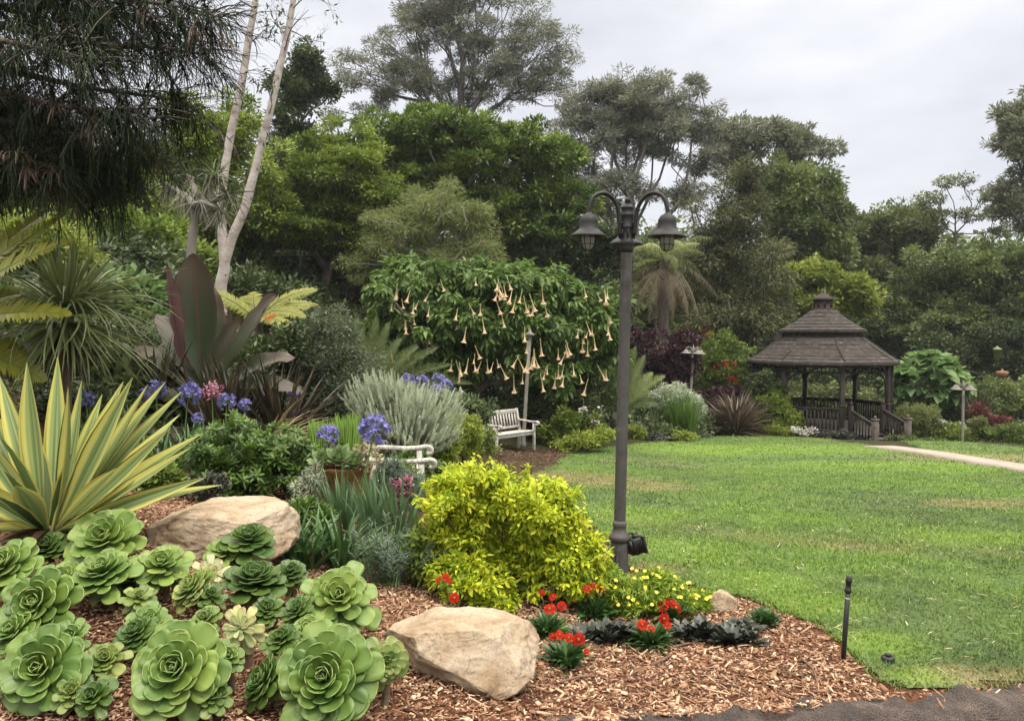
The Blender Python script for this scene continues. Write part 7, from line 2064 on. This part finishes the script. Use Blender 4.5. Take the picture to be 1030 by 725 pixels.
def fingers(px, pyb, pyt, wpx, d, lab, seed):
    r = R_(seed); b0 = at(px, pyb, d); h = (pyb - pyt) * d / F_PX; g = G(); n = 90
    B = b0 + np.column_stack([r.uniform(-.5, .5, n) * wpx * d / F_PX, r.normal(0, .025, n), np.zeros(n)])
    T_ = B + np.column_stack([(B[:, 0] - b0[0]) * 0.5 + r.normal(0, .008, n), r.normal(0, .015, n), h * r.uniform(.75, 1.05, n)])
    cones(g, B, B * .25 + T_ * .75, 0.0042, 0.0040, 5); cones(g, B * .25 + T_ * .75, T_, 0.0040, 0.0012, 5)
    o = g.build('finger_succulent', leafmat('finger_green', [(0.14, 0.26, 0.04), (0.20, 0.34, 0.06), (0.28, 0.42, 0.09)], trans=0.1), None, loc=b0); tag(o, lab, 'succulent')
fingers(350, 452, 416, 20, DP + .05, 'taller tuft of bright green finger stems rising from the ochre bowl', 120)
fingers(322, 452, 422, 16, DP + .08, 'shorter tuft of bright green finger stems in the ochre bowl', 121)
r = R_(122); c = at(370, 458, DP - .12); g = G(); clump_leaves(g, r, c + r.normal(0, .05, (46, 3)) * (1.1, .6, 1), 14, 0.03, (0.03, 0.018), None, 0.6, 1, 0, tone=.7)
tag(g.build('cream_sedum', leafmat('cream_pink', [(0.24, 0.30, 0.12), (0.42, 0.40, 0.22), (0.55, 0.40, 0.32)]), None, loc=c), 'cream and pink speckled succulent spilling over the end of the ochre bowl', 'succulent')
shrub('pink_flower_plant', 'small plant with magenta flowers below the scrolled bench arm', 'plant', 6.1, 408, ((405, 492, 12, 12), (400, 505, 10, 10)), 30, 22, 0.03, (0.028, 0.015), M_PINKF, seed=123)
shrub('silver_daisy', 'fine grey leaved tuft between the ochre bowl and scrolled bench arm', 'plant', 6.3, 388, ((388, 486, 18, 24), (404, 492, 18, 22), (418, 494, 12, 18), (392, 474, 14, 14)), 260, 30, 0.03, (0.04, 0.005), M_BLUE, seed=124, kind='n')

# ------------------------------------------------------------------ red flowers, dark rosettes, yellow bidens
def ray_flower(g, gd_, c, ax, R, r, n=13):
    ax = nrm(ax); x = nrm(np.cross((0.3, 1, 0.1), ax)); y = np.cross(ax, x); a = np.arange(n) * 2 * math.pi / n + r.random()
    rad = x * np.cos(a)[:, None] + y * np.sin(a)[:, None]
    strips(g, np.repeat(c[None], n, 0), rad + ax * 0.15, np.repeat(ax[None], n, 0), R * r.uniform(.9, 1.05, n), R * .42, bend=0.35, prof=(.5, .9, 1, .8, .3), cols=3, fold=.15, rnd=np.clip(r.normal(.5, .2, n), 0, 1))
    lathe(gd_, [(R * .26, 0), (R * .24, R * .12), (R * .1, R * .2)], c, 10, axis=ax)
def gaillardia(px, py, d, rpx, heads, lab, seed, leafpx=None):
    r = R_(seed); b_ = gd(px, d); rt = root('red_daisy_plant', b_, lab, 'flowering plant', 'red daisy plants along the mulch')
    K = d / F_PX; g = G(); n = 60
    blades(g, r, b_, n, rpx * K * 1.1, 0.028, (0.3, 1.5), (0.1, 1.1), prof=(.35, .8, 1, .7, .06), fold=.2, base_r=rpx * K * .35)
    blades(g, r, b_ + (0, 0, .03), n, rpx * K * 0.8, 0.026, (0.2, 1.3), (0.1, 1.0), prof=(.35, .8, 1, .7, .06), fold=.2, base_r=rpx * K * .3)
    g.build('foliage', M_STRAP, rt, smooth=True)
    for hx, hy, R in heads:
        c = at(hx, hy, d + r.uniform(-.06, .02)); g = G(); gd_ = G(); gs = G()
        ray_flower(g, gd_, c, np.array((r.normal(0, .3), -1.0, 0.8 + r.normal(0, .3))), R * K * .88, r)
        fo = g.build('flower', M_RED, rt, smooth=True); gd_.build('disc', M_DISC, fo, smooth=True)
        tube(gs, [b_ + (0, 0, .02), c], 0.0022, 5, 2, cap=False, smooth_path=False); gs.build('flower_stalk', MATS['green_stem'], fo)
gaillardia(571, 668, 3.62, 27, [(582, 643, 9), (563, 638, 6), (572, 641, 6), (556, 640, 5), (590, 655, 4)], 'red daisies in the clump nearest the wedge boulder', 130)
gaillardia(552, 622, 4.0, 24, [(553, 612, 8), (565, 609, 6), (556, 600, 5), (545, 596, 4)], 'red daisies tucked under the golden shrub', 131)
gaillardia(600, 600, 4.35, 20, [(590, 592, 5), (604, 591, 5), (596, 589, 4)], 'small red daisies right before the lamp post foot', 132)
gaillardia(456, 598, 3.85, 18, [(457, 601, 7), (448, 580, 5), (441, 583, 4), (452, 584, 4)], 'red daisies at the shaded corner of the golden shrub above the wedge boulder', 133)
gaillardia(657, 645, 3.95, 25, [(646, 628, 7), (668, 622, 7), (671, 628, 6), (655, 632, 5)], 'red daisies on broad green leaves between dark plants and yellow blooms', 134)
gaillardia(680, 620, 4.3, 22, [(667, 609, 8), (680, 611, 8), (690, 619, 7), (675, 605, 6)], 'deep red daisies raised beside the yellow blooms', 135)
gaillardia(772, 638, 4.15, 17, [(772, 626, 5), (790, 645, 6), (776, 632, 4)], 'last little red daisies standing alone near the grass', 136)
def darkplant(px, py, d, rpx, lab, seed, k=9):
    r = R_(seed); b_ = gd(px, d); rt = root('dark_rosette_plant', b_, lab, 'plant', 'blackish rosette plants in the mulch'); K = d / F_PX; g = G()
    for i in range(k):
        c = b_ + np.array((r.uniform(-1, 1) * rpx * K * .8, r.uniform(-1, 1) * rpx * K * .45, 0.01))
        blades(g, r, c, 18, 0.10, 0.045, (0.8, 1.55), (-0.2, 0.5), prof=(.4, .8, 1, .95, .6, .05), fold=.12, base_r=.01)
        blades(g, r, c + (0, 0, .02), 9, 0.065, 0.034, (0.4, 1.2), (0.0, 0.5), prof=(.4, .8, 1, .9, .1), fold=.12, base_r=.01)
    g.build('foliage', M_AJUGA, rt, smooth=True)
darkplant(603, 645, 4.05, 36, 'wide patch of blackish shiny leaves between two red daisy clumps', 140, 13)
darkplant(738, 655, 4.0, 34, 'blackish shiny rosettes in front of the small upright stone', 141, 12)
darkplant(700, 645, 4.05, 18, 'small blackish plant joining the red daisies and upright stone', 142, 5)
def bidens(px, py, d, ls, lab, seed, nf):
    r = R_(seed); b_ = gd(px, d); rt = root('yellow_daisy_plant', b_, lab, 'flowering plant', 'low yellow flowering plants')
    C, v, _ = sample_lobes(r, lobes(d, *ls), 290, 2); zz = H(C[:, 0], C[:, 1]); C[:, 2] = np.maximum(C[:, 2], zz + .02)
    g = G(); clump_leaves(g, r, C, 40, 0.035, (0.030, 0.009), None, 0.5, 1, -0.4, kind='n'); g.build('foliage', M_BIDENS, rt)
    lb = lobes(d, *ls); F, v, _ = sample_lobes(r, lb, nf, 8); F[:, 2] = np.maximum(F[:, 2], H(F[:, 0], F[:, 1]) + .05); g = G()
    for c in F[:99]:
        n = 5; ax = nrm(np.array((r.normal(0, .3), -0.7, 1))); x = nrm(np.cross((.3, 1, .1), ax)); y = np.cross(ax, x); a = np.arange(n) * 1.2566 + r.random()
        rad = x * np.cos(a)[:, None] + y * np.sin(a)[:, None]; g = G()
        strips(g, np.repeat((c + v[0] * 0 + np.array((0, -.02, .03)))[None], n, 0), rad + ax * .1, np.repeat(ax[None], n, 0), 0.011, 0.010, prof=(.5, 1, .7), rnd=r.random(n)); g.build('flower', M_YELF, rt)
bidens(650, 605, 4.45, ((648, 598, 36, 22), (618, 596, 22, 24), (682, 605, 24, 16), (660, 588, 22, 14)), 'low yellow daisies massed around the foot of the lamp post', 150, 95)
bidens(705, 612, 4.5, ((705, 610, 16, 14), (700, 625, 20, 8)), 'few yellow daisies trailing towards the small upright stone', 151, 18)
# dry leaves caught among the succulents
r = R_(400); n = 420
x_ = r.uniform(-2.0, 1.6, n); y_ = r.uniform(2.5, 4.6, n); k_ = (y_ > kerb_y(x_) + .1) & ~in_lawn(x_, y_) & (r.random(n) < np.where(x_ < 0, 1, .35)); x_, y_ = x_[k_], y_[k_]; n = len(x_)
az = r.uniform(0, 6.28, n); g = G()
strips(g, np.column_stack([x_, y_, H(x_, y_) + .02]), np.column_stack([np.cos(az), np.sin(az), r.uniform(-.1, .5, n)]), np.array((0, 0, 1.0)) + r.normal(0, .5, (n, 3)), r.uniform(.02, .06, n), r.uniform(.008, .022, n), bend=r.uniform(-.8, 1.2, n), prof=(.2, .8, 1, .7, .1), cols=3, fold=.3, rnd=r.random(n))
tag(g.build('fallen_leaves', leafmat('dry_leaf', [(0.10, 0.05, 0.028), (0.27, 0.17, 0.09), (0.44, 0.38, 0.20)], trans=.2), smooth=True), 'dry curled leaves lying among the succulents and chips', 'leaf litter', kind='stuff')
# fallen twigs
M_TWIG = solidmat('twig_bark', [(0.3, (0.07, 0.04, 0.028)), (0.7, (0.20, 0.13, 0.09))], scale=30, rough=0.9, bump=0.4)
for i, (pts, rr, lab) in enumerate([
    (((672, 655), (690, 652), (700, 650)), .006, 'short thick twig lying below the red daisies near the wide dark patch'),
    (((655, 672), (668, 668), (676, 660)), .009, 'chunky bark splinter on the chips under the middle red daisies'),
    (((602, 655), (630, 670), (655, 690), (690, 700)), .003, 'long thin curved twig crossing the chips below the wide dark patch'),
    (((520, 668), (535, 680), (548, 690)), .006, 'pale stick leaning off the end of the wedge boulder'),
    (((805, 665), (818, 680), (822, 695), (812, 700)), .005, 'forked curved twig in the chips near the black stake'),
    (((560, 690), (585, 686), (610, 684)), .006, 'straight reddish stick at the road side of the chips'),
    (((478, 612), (505, 620), (530, 624)), .007, 'brown branch resting behind the top of the wedge boulder'),
    (((725, 690), (745, 698), (758, 706)), .006, 'flat pale stick poking over the kerb'),
    (((120, 610), (160, 600), (205, 612), (215, 622)), .004, 'long bare twig arching among the middle aeoniums'),
    (((372, 700), (382, 690), (388, 704)), .004, 'small crooked twig beside the nodding pale aeonium')]):
    P_ = []
    for j, (a, b__) in enumerate(pts):
        q_ = gp(a, b__); P_.append(q_ + (0, 0, 0.012 + (0.012 if j % 2 else 0)))
    g = G(); tube(g, P_, np.linspace(rr, rr * .5, len(P_)), 6, 6, wob=.3)
    tag(g.build('fallen_twig', M_TWIG, None, smooth=True, loc=P_[0]), lab, 'twig', 'fallen twigs on the mulch')

# ------------------------------------------------------------------ trumpet flower shrub
DBR = 20.4
b_ = gd(470, DBR)
LBR = ((490, 298, 104, 28), (420, 305, 48, 36), (570, 310, 50, 36), (470, 335, 84, 32), (590, 345, 32, 42), (520, 355, 70, 30), (400, 335, 36, 26), (560, 375, 44, 24), (450, 372, 50, 20), (505, 278, 60, 14), (440, 275, 40, 14))
rt = tree('trumpet_shrub', 'huge spreading shrub hung with peach trumpet flowers above the white bench', 'shrub', b_, at(480, 395, DBR), lobes(DBR, *LBR), 760, 62, 0.24, (0.21, 0.09), M_BRUG, MATS['bark'], 0.16, 160, lump=0.5, kind='s', up=0.7, droop=0.75, shell=4, tipr=0.012, crown_name='foliage', trunk_name='stem', bend=0.7, flat=0.7, tone=0.5, max_sk=260)
g = G(); r = R_(161)
prof_t = [(0.010, 0.0), (0.013, -0.02), (0.011, -0.07), (0.014, -0.13), (0.022, -0.18), (0.040, -0.225), (0.068, -0.25), (0.078, -0.245)]
V0 = []
def trumpet_mesh():
    sides = 10; ang = np.arange(sides) / sides * 2 * math.pi; V = []; A = []
    for j, (rr, h) in enumerate(prof_t):
        s5 = 1 + (0.22 * np.cos(ang * 5) if j >= 6 else 0)
        V.append(np.column_stack([np.cos(ang) * rr * s5, np.sin(ang) * rr * s5, np.full(sides, h)])); A += [(0.5, j / 7, 0.5, 0.5)] * sides
    V = np.concatenate(V); ix = np.arange(len(prof_t) * sides).reshape(-1, sides); nx = np.roll(ix, -1, axis=1)
    me_o = G().add(V, np.stack([ix[:-1], nx[:-1], nx[1:], ix[1:]], -1).reshape(-1, 4), None, A).build('flower', M_PEACH, None, smooth=True)
    return me_o
tm = trumpet_mesh(); tme = tm.data; bpy.data.objects.remove(tm)
FPX = []
for (y0, x0, x1, n, jit) in ((288, 470, 520, 11, 4), (296, 425, 445, 3, 4), (292, 530, 545, 2, 5), (305, 520, 560, 5, 8), (325, 455, 475, 3, 5), (334, 540, 610, 9, 9), (345, 500, 525, 3, 9), (300, 590, 612, 4, 9), (350, 590, 612, 7, 12), (368, 455, 480, 7, 5), (372, 480, 500, 3, 6), (362, 510, 545, 6, 8), (378, 520, 560, 7, 8), (374, 560, 600, 9, 9), (316, 400, 520, 8, 9), (330, 385, 430, 5, 9), (300, 385, 430, 4, 9), (340, 440, 560, 6, 9), (362, 398, 440, 4, 7), (385, 430, 450, 2, 4)):
    for i in range(n):
        FPX.append((x0 + (x1 - x0) * r.random() + r.normal(0, 4), y0 + r.normal(0, jit + 3)))
for px, py in FPX[:99]:
    dd = DBR - 1.3 + r.uniform(-.35, .3) - 1.0 * math.exp(-((px - 500) / 90) ** 2)
    o = bpy.data.objects.new('flower', tme); COL.objects.link(o); o.parent = rt
    o.location = tuple(at(px, py - 4, dd) - np.array(rt.location)); s_ = r.uniform(.55, .9)
    o.scale = (s_, s_, s_ * r.uniform(1.3, 2.2)); o.rotation_euler = (r.normal(0, .22), r.normal(0, .22), r.uniform(0, 6))

# ------------------------------------------------------------------ far beds
def fb(name, label, d, ls, n, nper, leaf, mat, seed, cr_=0.14, cat='shrub', **kw):
    return shrub(name, label, cat, d, ls[0][0], ls, n, nper, cr_, leaf, mat, seed=seed, **kw)
fb('fern_bank', 'dark ferns filling the shade under the trumpet flowers behind the bench', 20.5, ((550, 410, 40, 24), (500, 415, 40, 22), (590, 400, 30, 26), (450, 405, 40, 22)), 300, 50, (0.16, 0.05), M_DARK, 170, .2, 'fern')
fb('leafy_shrub', 'green plants with a few white blooms beside the bench post lamp', 19.5, ((575, 425, 20, 16), (560, 435, 18, 12), (595, 430, 16, 14)), 110, 44, (0.12, 0.05), M_MID, 171)
fb('low_flower_patch', 'mixed low greenery with reddish stems between the bench and sago palm', 18.5, ((590, 442, 22, 7), (570, 447, 16, 6), (605, 438, 14, 8)), 90, 34, (0.08, 0.035), M_BOX, 172, .1, 'plant')
def sago(px, py, d, tips, lab, seed, base_px=None, mat=M_SAGO, ll=0.26, lw=0.019, name='sago_palm'):
    b_ = gd(px, d); hc = at(px, py, d); rt = root(name, b_, lab, 'cycad'); g = G(); gs = G(); r = R_(seed)
    for tx, ty, bd in tips:
        T_ = at(tx, ty, d + r.normal(0, .5)); v = T_ - hc; L = np.linalg.norm(v)
        frond(g, gs, hc, nrm(v + (0, 0, 0.35 * bd * L)), nrm(np.array((0, -.8, .6))), L * (1.04 + .08 * bd), bd, 60, ll, lw, r.uniform(.3, .8), 0.3, 0.5, 0.15, r=r, rr=.02)
    g.build('crown', mat, rt); gs.build('stem', MATS['green_stem'], rt)
    g = G(); tube(g, [b_ - (0, 0, .1), hc], [0.22, 0.2], 12, 2, wob=.25); g.build('trunk', MATS['bark'], rt, smooth=True)
sago(622, 412, 22.5, [(600, 352, .3), (612, 346, .2), (628, 345, .2), (640, 350, .2), (650, 358, .3), (590, 365, .5), (585, 385, .8), (584, 400, 1.0), (592, 415, 1.2), (660, 376, .7), (668, 385, 1.0), (672, 400, 1.1), (664, 412, 1.2), (645, 372, .4), (605, 370, .4), (655, 392, 1.0), (618, 358, .1), (634, 360, .2), (576, 372, .7)], 'wide sago palm with feathery fronds right behind the tall lamp post', 173)
# palm with hanging brown fronds
b_ = gd(668, 32); hc = at(668, 262, 32); rt = root('shaggy_palm', b_, 'palm with a skirt of hanging brown dead fronds behind the tall lamp post', 'palm')
g = G(); tube(g, [b_ - (0, 0, .1), hc], [0.22, 0.18], 10, 4, wob=.15); g.build('trunk', MATS['bark'], rt, smooth=True)
g = G(); gs = G(); r = R_(174)
for i in range(13):
    a = r.uniform(0, 6.28); L = r.uniform(1.5, 2.6)
    frond(g, gs, hc, nrm(np.array((math.cos(a), math.sin(a), r.uniform(0.3, 1.6)))), (0, 0, 1.0), L, r.uniform(1.0, 2.1), 34, 0.5, 0.03, r.random(), 0.0, .6, 1.6, r=r, rr=.025)
g.build('crown', M_FEATHER, rt)
g2 = G()
for i in range(20):
    a = r.uniform(0, 6.28); L = r.uniform(1.6, 3.4)
    frond(g2, gs, hc - (0, 0, r.uniform(0, .4)), nrm(np.array((math.cos(a), math.sin(a), r.uniform(-.6, .5)))), (0, 0, 1.0), L, r.uniform(1.0, 1.7), 30, 0.45, 0.028, .5, 0.0, .8, 1.3, bp=.5, r=r, rr=.03)
g2.build('dead_foliage', leafmat('dry_palm', [(0.10, 0.075, 0.045), (0.19, 0.15, 0.095), (0.30, 0.25, 0.17)], trans=.15), rt); gs.build('stem', MATS['stem'], rt)
fb('purple_shrub', 'dark purple leaved shrub between the sago palm and the multi shade lamp', 27.5, ((658, 355, 28, 20), (680, 368, 26, 22), (640, 340, 16, 12), (665, 385, 26, 14), (690, 345, 14, 12)), 300, 60, (0.11, 0.07), M_PURP, 175, .16, shell=2)
fb('silver_bush', 'pale grey bush behind the green iris clump at the far lamp', 25.5, ((678, 398, 20, 12), (690, 408, 20, 14), (665, 400, 12, 10)), 200, 46, (0.09, 0.02), M_SILVER, 176, .13, 'bush', kind='n')
clump('iris_plant', 'upright fresh green iris clump at the far lawn edge', 'plant', gd(680, 24.6), 70, 1.35, 0.040, (0.0, 0.5), (0.0, 0.5), M_LANCE, 177, k=5, rad=.28)
clump('pink_flax', 'brownish pink arching flax mound before the gazebo', 'flax', gd(742, 26.2), 230, 1.5, 0.06, (0.1, 1.35), (0.2, 1.0), M_PHOR3, 178, k=2, rad=.12, prof=(.8, 1, .9, .6, .05))
fb('red_flower_bush', 'bright green bush dotted with red blooms next to the gazebo', 29.5, ((728, 365, 28, 24), (745, 385, 26, 22), (710, 375, 20, 20), (725, 345, 16, 12)), 300, 50, (0.12, 0.05), M_MID, 179, .2)
rb = bpy.data.objects['red_flower_bush']; r = R_(180)
M_CRIM = leafmat('crimson_petal', [(0.16, 0.010, 0.010), (0.28, 0.018, 0.016), (0.38, 0.05, 0.03)], rough=0.8, trans=0.2, spec=0.1)
for px, py in ((700, 340), (704, 343), (710, 336), (713, 334), (722, 367), (732, 369), (730, 366), (735, 381), (738, 383), (697, 345), (735, 398), (713, 407), (716, 409), (740, 366), (690, 368)):
    g = G(); clump_leaves(g, r, at(px, py, 28.2)[None] + r.normal(0, .05, (3, 3)), 8, .06, (0.09, 0.04), None, .2, 1.3, 0); g.build('flower', M_CRIM, rb)
fb('purple_shrub', 'very dark purple low shrub behind the pink flax mound', 28, ((720, 402, 20, 12), (735, 400, 14, 10)), 120, 46, (0.12, 0.05), M_PURP, 181, .16)
fb('low_flower_patch', 'lime yellow tuft at the lawn edge beside the tall lamp pole', 21.5, ((639, 435, 9, 7),), 60, 34, (0.10, 0.03), M_YEL, 182, .07, 'plant')
fb('low_flower_patch', 'dark blackish green mat at the lawn edge beyond the lime tuft', 21.8, ((650, 441, 16, 6), (662, 442, 10, 4)), 110, 34, (0.07, 0.04), M_AJUGA, 183, .08, 'plant')
fb('low_flower_patch', 'yellow green ground cover at the foot of the iris clump', 23.5, ((672, 437, 14, 4), (690, 438, 12, 4)), 90, 34, (0.06, 0.03), M_BOX, 184, .08, 'plant')
fb('low_flower_patch', 'pale violet grey mat between iris clump and pink flax', 25, ((702, 437, 12, 5),), 60, 34, (0.06, 0.03), M_GREYG, 185, .08, 'plant')
fb('leafy_shrub', 'light green shrub pressed against the gazebo posts', 26.8, ((775, 402, 18, 12), (785, 418, 20, 14), (765, 420, 12, 14), (795, 428, 14, 8)), 240, 46, (0.10, 0.045), M_LIGHT, 186, .15)
fb('leafy_shrub', 'dark shrub in the corner behind the gazebo railing', 27, ((768, 385, 14, 12), (780, 395, 12, 12)), 90, 46, (0.12, 0.05), M_DARK, 187, .16)
fb('low_flower_patch', 'yellow green mat starting the border before the gazebo', 26.0, ((790, 434, 12, 4), (778, 432, 10, 4)), 80, 34, (0.07, 0.03), M_YEL, 188, .08, 'plant')
fb('low_flower_patch', 'white flowering border below the gazebo railing', 25.8, ((806, 433, 9, 4), (816, 435, 9, 4)), 46, 12, (0.07, 0.05), M_WHITEF, 189, .07, 'plant')
fb('low_flower_patch', 'dark grey leafed border curving to the gazebo steps', 25.6, ((828, 437, 12, 3.5), (848, 439, 14, 4), (862, 441, 8, 4)), 150, 34, (0.07, 0.04), M_AJUGA, 190, .08, 'plant')
fb('olive_shrub', 'loose olive shrub just past the gazebo steps', 27.6, ((922, 418, 20, 12), (915, 430, 18, 14), (932, 432, 14, 12)), 220, 48, (0.10, 0.035), M_FEATHER, 191, .16)
fb('leafy_shrub', 'rounded dark green shrub beside the pale grey post lamp', 27.2, ((960, 438, 20, 11), (945, 445, 14, 8), (975, 445, 10, 8)), 260, 50, (0.08, 0.04), M_MID, 192, .13)
fb('leafy_shrub', 'rounded green shrub where the footpath leaves the picture', 26.5, ((1018, 440, 24, 14), (1005, 448, 14, 8), (1035, 448, 20, 10)), 300, 50, (0.08, 0.04), M_MID, 193, .13)
fb('low_flower_patch', 'small shrub with white blooms beside the lower newel post', 26.8, ((912, 447, 7, 5), (930, 449, 10, 4)), 70, 30, (0.08, 0.04), M_LANCE, 194, .08, 'plant')
fb('box_bush', 'tiny clipped green ball at the footpath edge', 26.0, ((948, 451, 8, 5),), 70, 36, (0.05, 0.03), M_BOX, 195, .07, 'bush')
clump('bronze_flax', 'tall dull bronze flax spears near the far post lamp', 'flax', gd(988, 29), 50, 1.5, 0.07, (0.02, 0.5), (0.0, 0.3), M_PHOR, 196, k=2, rad=.2, prof=(.8, 1, .9, .6, .05))
fb('red_leaf_plant', 'dull red leaved plant among the shrubs past the far lamp', 28.5, ((1003, 425, 14, 7), (985, 415, 8, 10)), 90, 40, (0.12, 0.04), leafmat('dull_red_leaf', [(0.06, 0.018, 0.015), (0.13, 0.04, 0.03), (0.24, 0.09, 0.06)]), 197, .12, 'plant')
tree('big_leaf_shrub', 'tree-like shrub with very large pale green leaves past the gazebo', 'shrub', gd(935, 30.5), at(935, 405, 30.5), lobes(30.5, (930, 375, 26, 12), (945, 385, 24, 14), (912, 385, 14, 12), (935, 366, 16, 8)), 130, 10, 0.3, (0.48, 0.40), M_BIG, MATS['bark'], .08, 198, kind='s', up=1.2, droop=.35, shell=3, flat=.5, crown_name='foliage', trunk_name='stem')
fb('leafy_shrub', 'rosy tinted shrub seen through the gazebo arches', 33, ((835, 400, 24, 14), (870, 405, 20, 14), (800, 400, 22, 14)), 200, 44, (0.16, 0.07), M_HILL2, 199, .25)
fb('leafy_shrub', 'dark hedge-like shrub closing the view behind the gazebo', 37, ((820, 385, 60, 26), (880, 390, 40, 26), (760, 380, 40, 28), (700, 385, 50, 26), (640, 385, 50, 26)), 420, 50, (0.22, 0.10), M_DARK, 201, .4)
fb('leafy_shrub', 'mid green shrub mass before the dark shady tree', 31, ((1005, 400, 34, 20), (960, 410, 30, 16), (1045, 400, 30, 26)), 260, 50, (0.14, 0.06), M_HILL, 202, .25)
fb('low_flower_patch', 'mixed low green border between the olive shrub and the strip of grass', 24.8, ((915, 445, 16, 5), (940, 447, 16, 5), (900, 443, 8, 5)), 150, 34, (0.08, 0.04), M_HILL, 203, .09, 'plant')
fb('low_flower_patch', 'low green border before the rounded shrubs by the far footpath end', 24.6, ((975, 450, 20, 5), (1000, 452, 20, 5), (1030, 455, 24, 6)), 190, 34, (0.08, 0.04), M_MID, 204, .09, 'plant')
fb('leafy_shrub', 'airy light green tree-like shrub in the gap under the hanging pot', 27.0, ((990, 440, 12, 10), (985, 428, 8, 8)), 90, 40, (0.09, 0.04), M_FEATHER, 205, .12)
# white blooms
r = R_(210)
for host, pts, d in (('low_flower_patch.007', ((908, 445), (914, 446), (918, 448), (930, 447), (936, 446)), 26.6),):
    hb = bpy.data.objects.get(host)
    if hb:
        for px, py in pts:
            g = G(); clump_leaves(g, r, at(px, py, d)[None], 8, .05, (0.07, 0.04), None, .4, 1.2, 0); g.build('flower', M_WHITEF, hb)
fb('white_flower_plant', 'white flower heads in a row behind the rounded shrub by the far lamp', 28.0, ((952, 426, 8, 2.5), (966, 428, 8, 2.5), (940, 423, 6, 2)), 40, 14, (0.08, 0.05), M_WHITEF, 211, .07, 'plant')
fb('white_flower_plant', 'few white blooms standing in the shade beside the bench post lamp', 18.8, ((586, 412, 5, 2), (598, 424, 4, 3), (604, 408, 3, 2)), 9, 9, (0.07, 0.05), M_WHITEF, 212, .04, 'plant')

# hanging feeders
DH = 30
def hang(px, py, top, label, mat, prof, name, cat):
    c = at(px, py, DH); ct = at(px, top, DH); rt = root(name, c, label, cat)
    g = G(); lathe(g, prof, c, 14); g.build('body', mat, rt, smooth=True)
    g = G(); tube(g, [c + (0, 0, prof[-1][1]), ct], 0.008, 5, 1, smooth_path=False); g.build('wire', M_BLK, rt)
M_GRN = solidmat('green_glass', [(0.3, (0.08, 0.13, 0.05)), (0.7, (0.13, 0.19, 0.08))], rough=0.3, bump=0)
hang(1003, 355, 322, 'pale green hanging lantern in the dark tree past the far lamp', M_GRN, [(0.02, -.26), (.10, -.25), (.11, 0.10), (.17, .12), (.15, .17), (.03, .24), (.01, .28)], 'hanging_lantern', 'lantern')
hang(1008, 376, 358, 'orange brown round pot hanging below the pale green lantern', solidmat('terracotta', [(0.3, (0.16, 0.085, 0.05)), (0.7, (0.26, 0.14, 0.085))], rough=.8), [(0.08, -.16), (.18, -.08), (.22, .04), (.20, .10), (.05, .12), (0.01, .2)], 'hanging_pot', 'hanging pot')

# ================================================================== AIR
hz = G(); box(hz, (0, 215, 14), (1000, 620, 76))
m, t, o = newmat('air')
pv = N(t, 'ShaderNodeVolumePrincipled'); pv.inputs['Color'].default_value = (0.86, 0.90, 0.97, 1); pv.inputs['Density'].default_value = 0.0004; pv.inputs['Anisotropy'].default_value = 0.2
t.links.new(pv.outputs[0], o.inputs['Volume'])
tag(hz.build('haze', m), 'thin pale air softening the far pines', 'haze', kind='stuff')
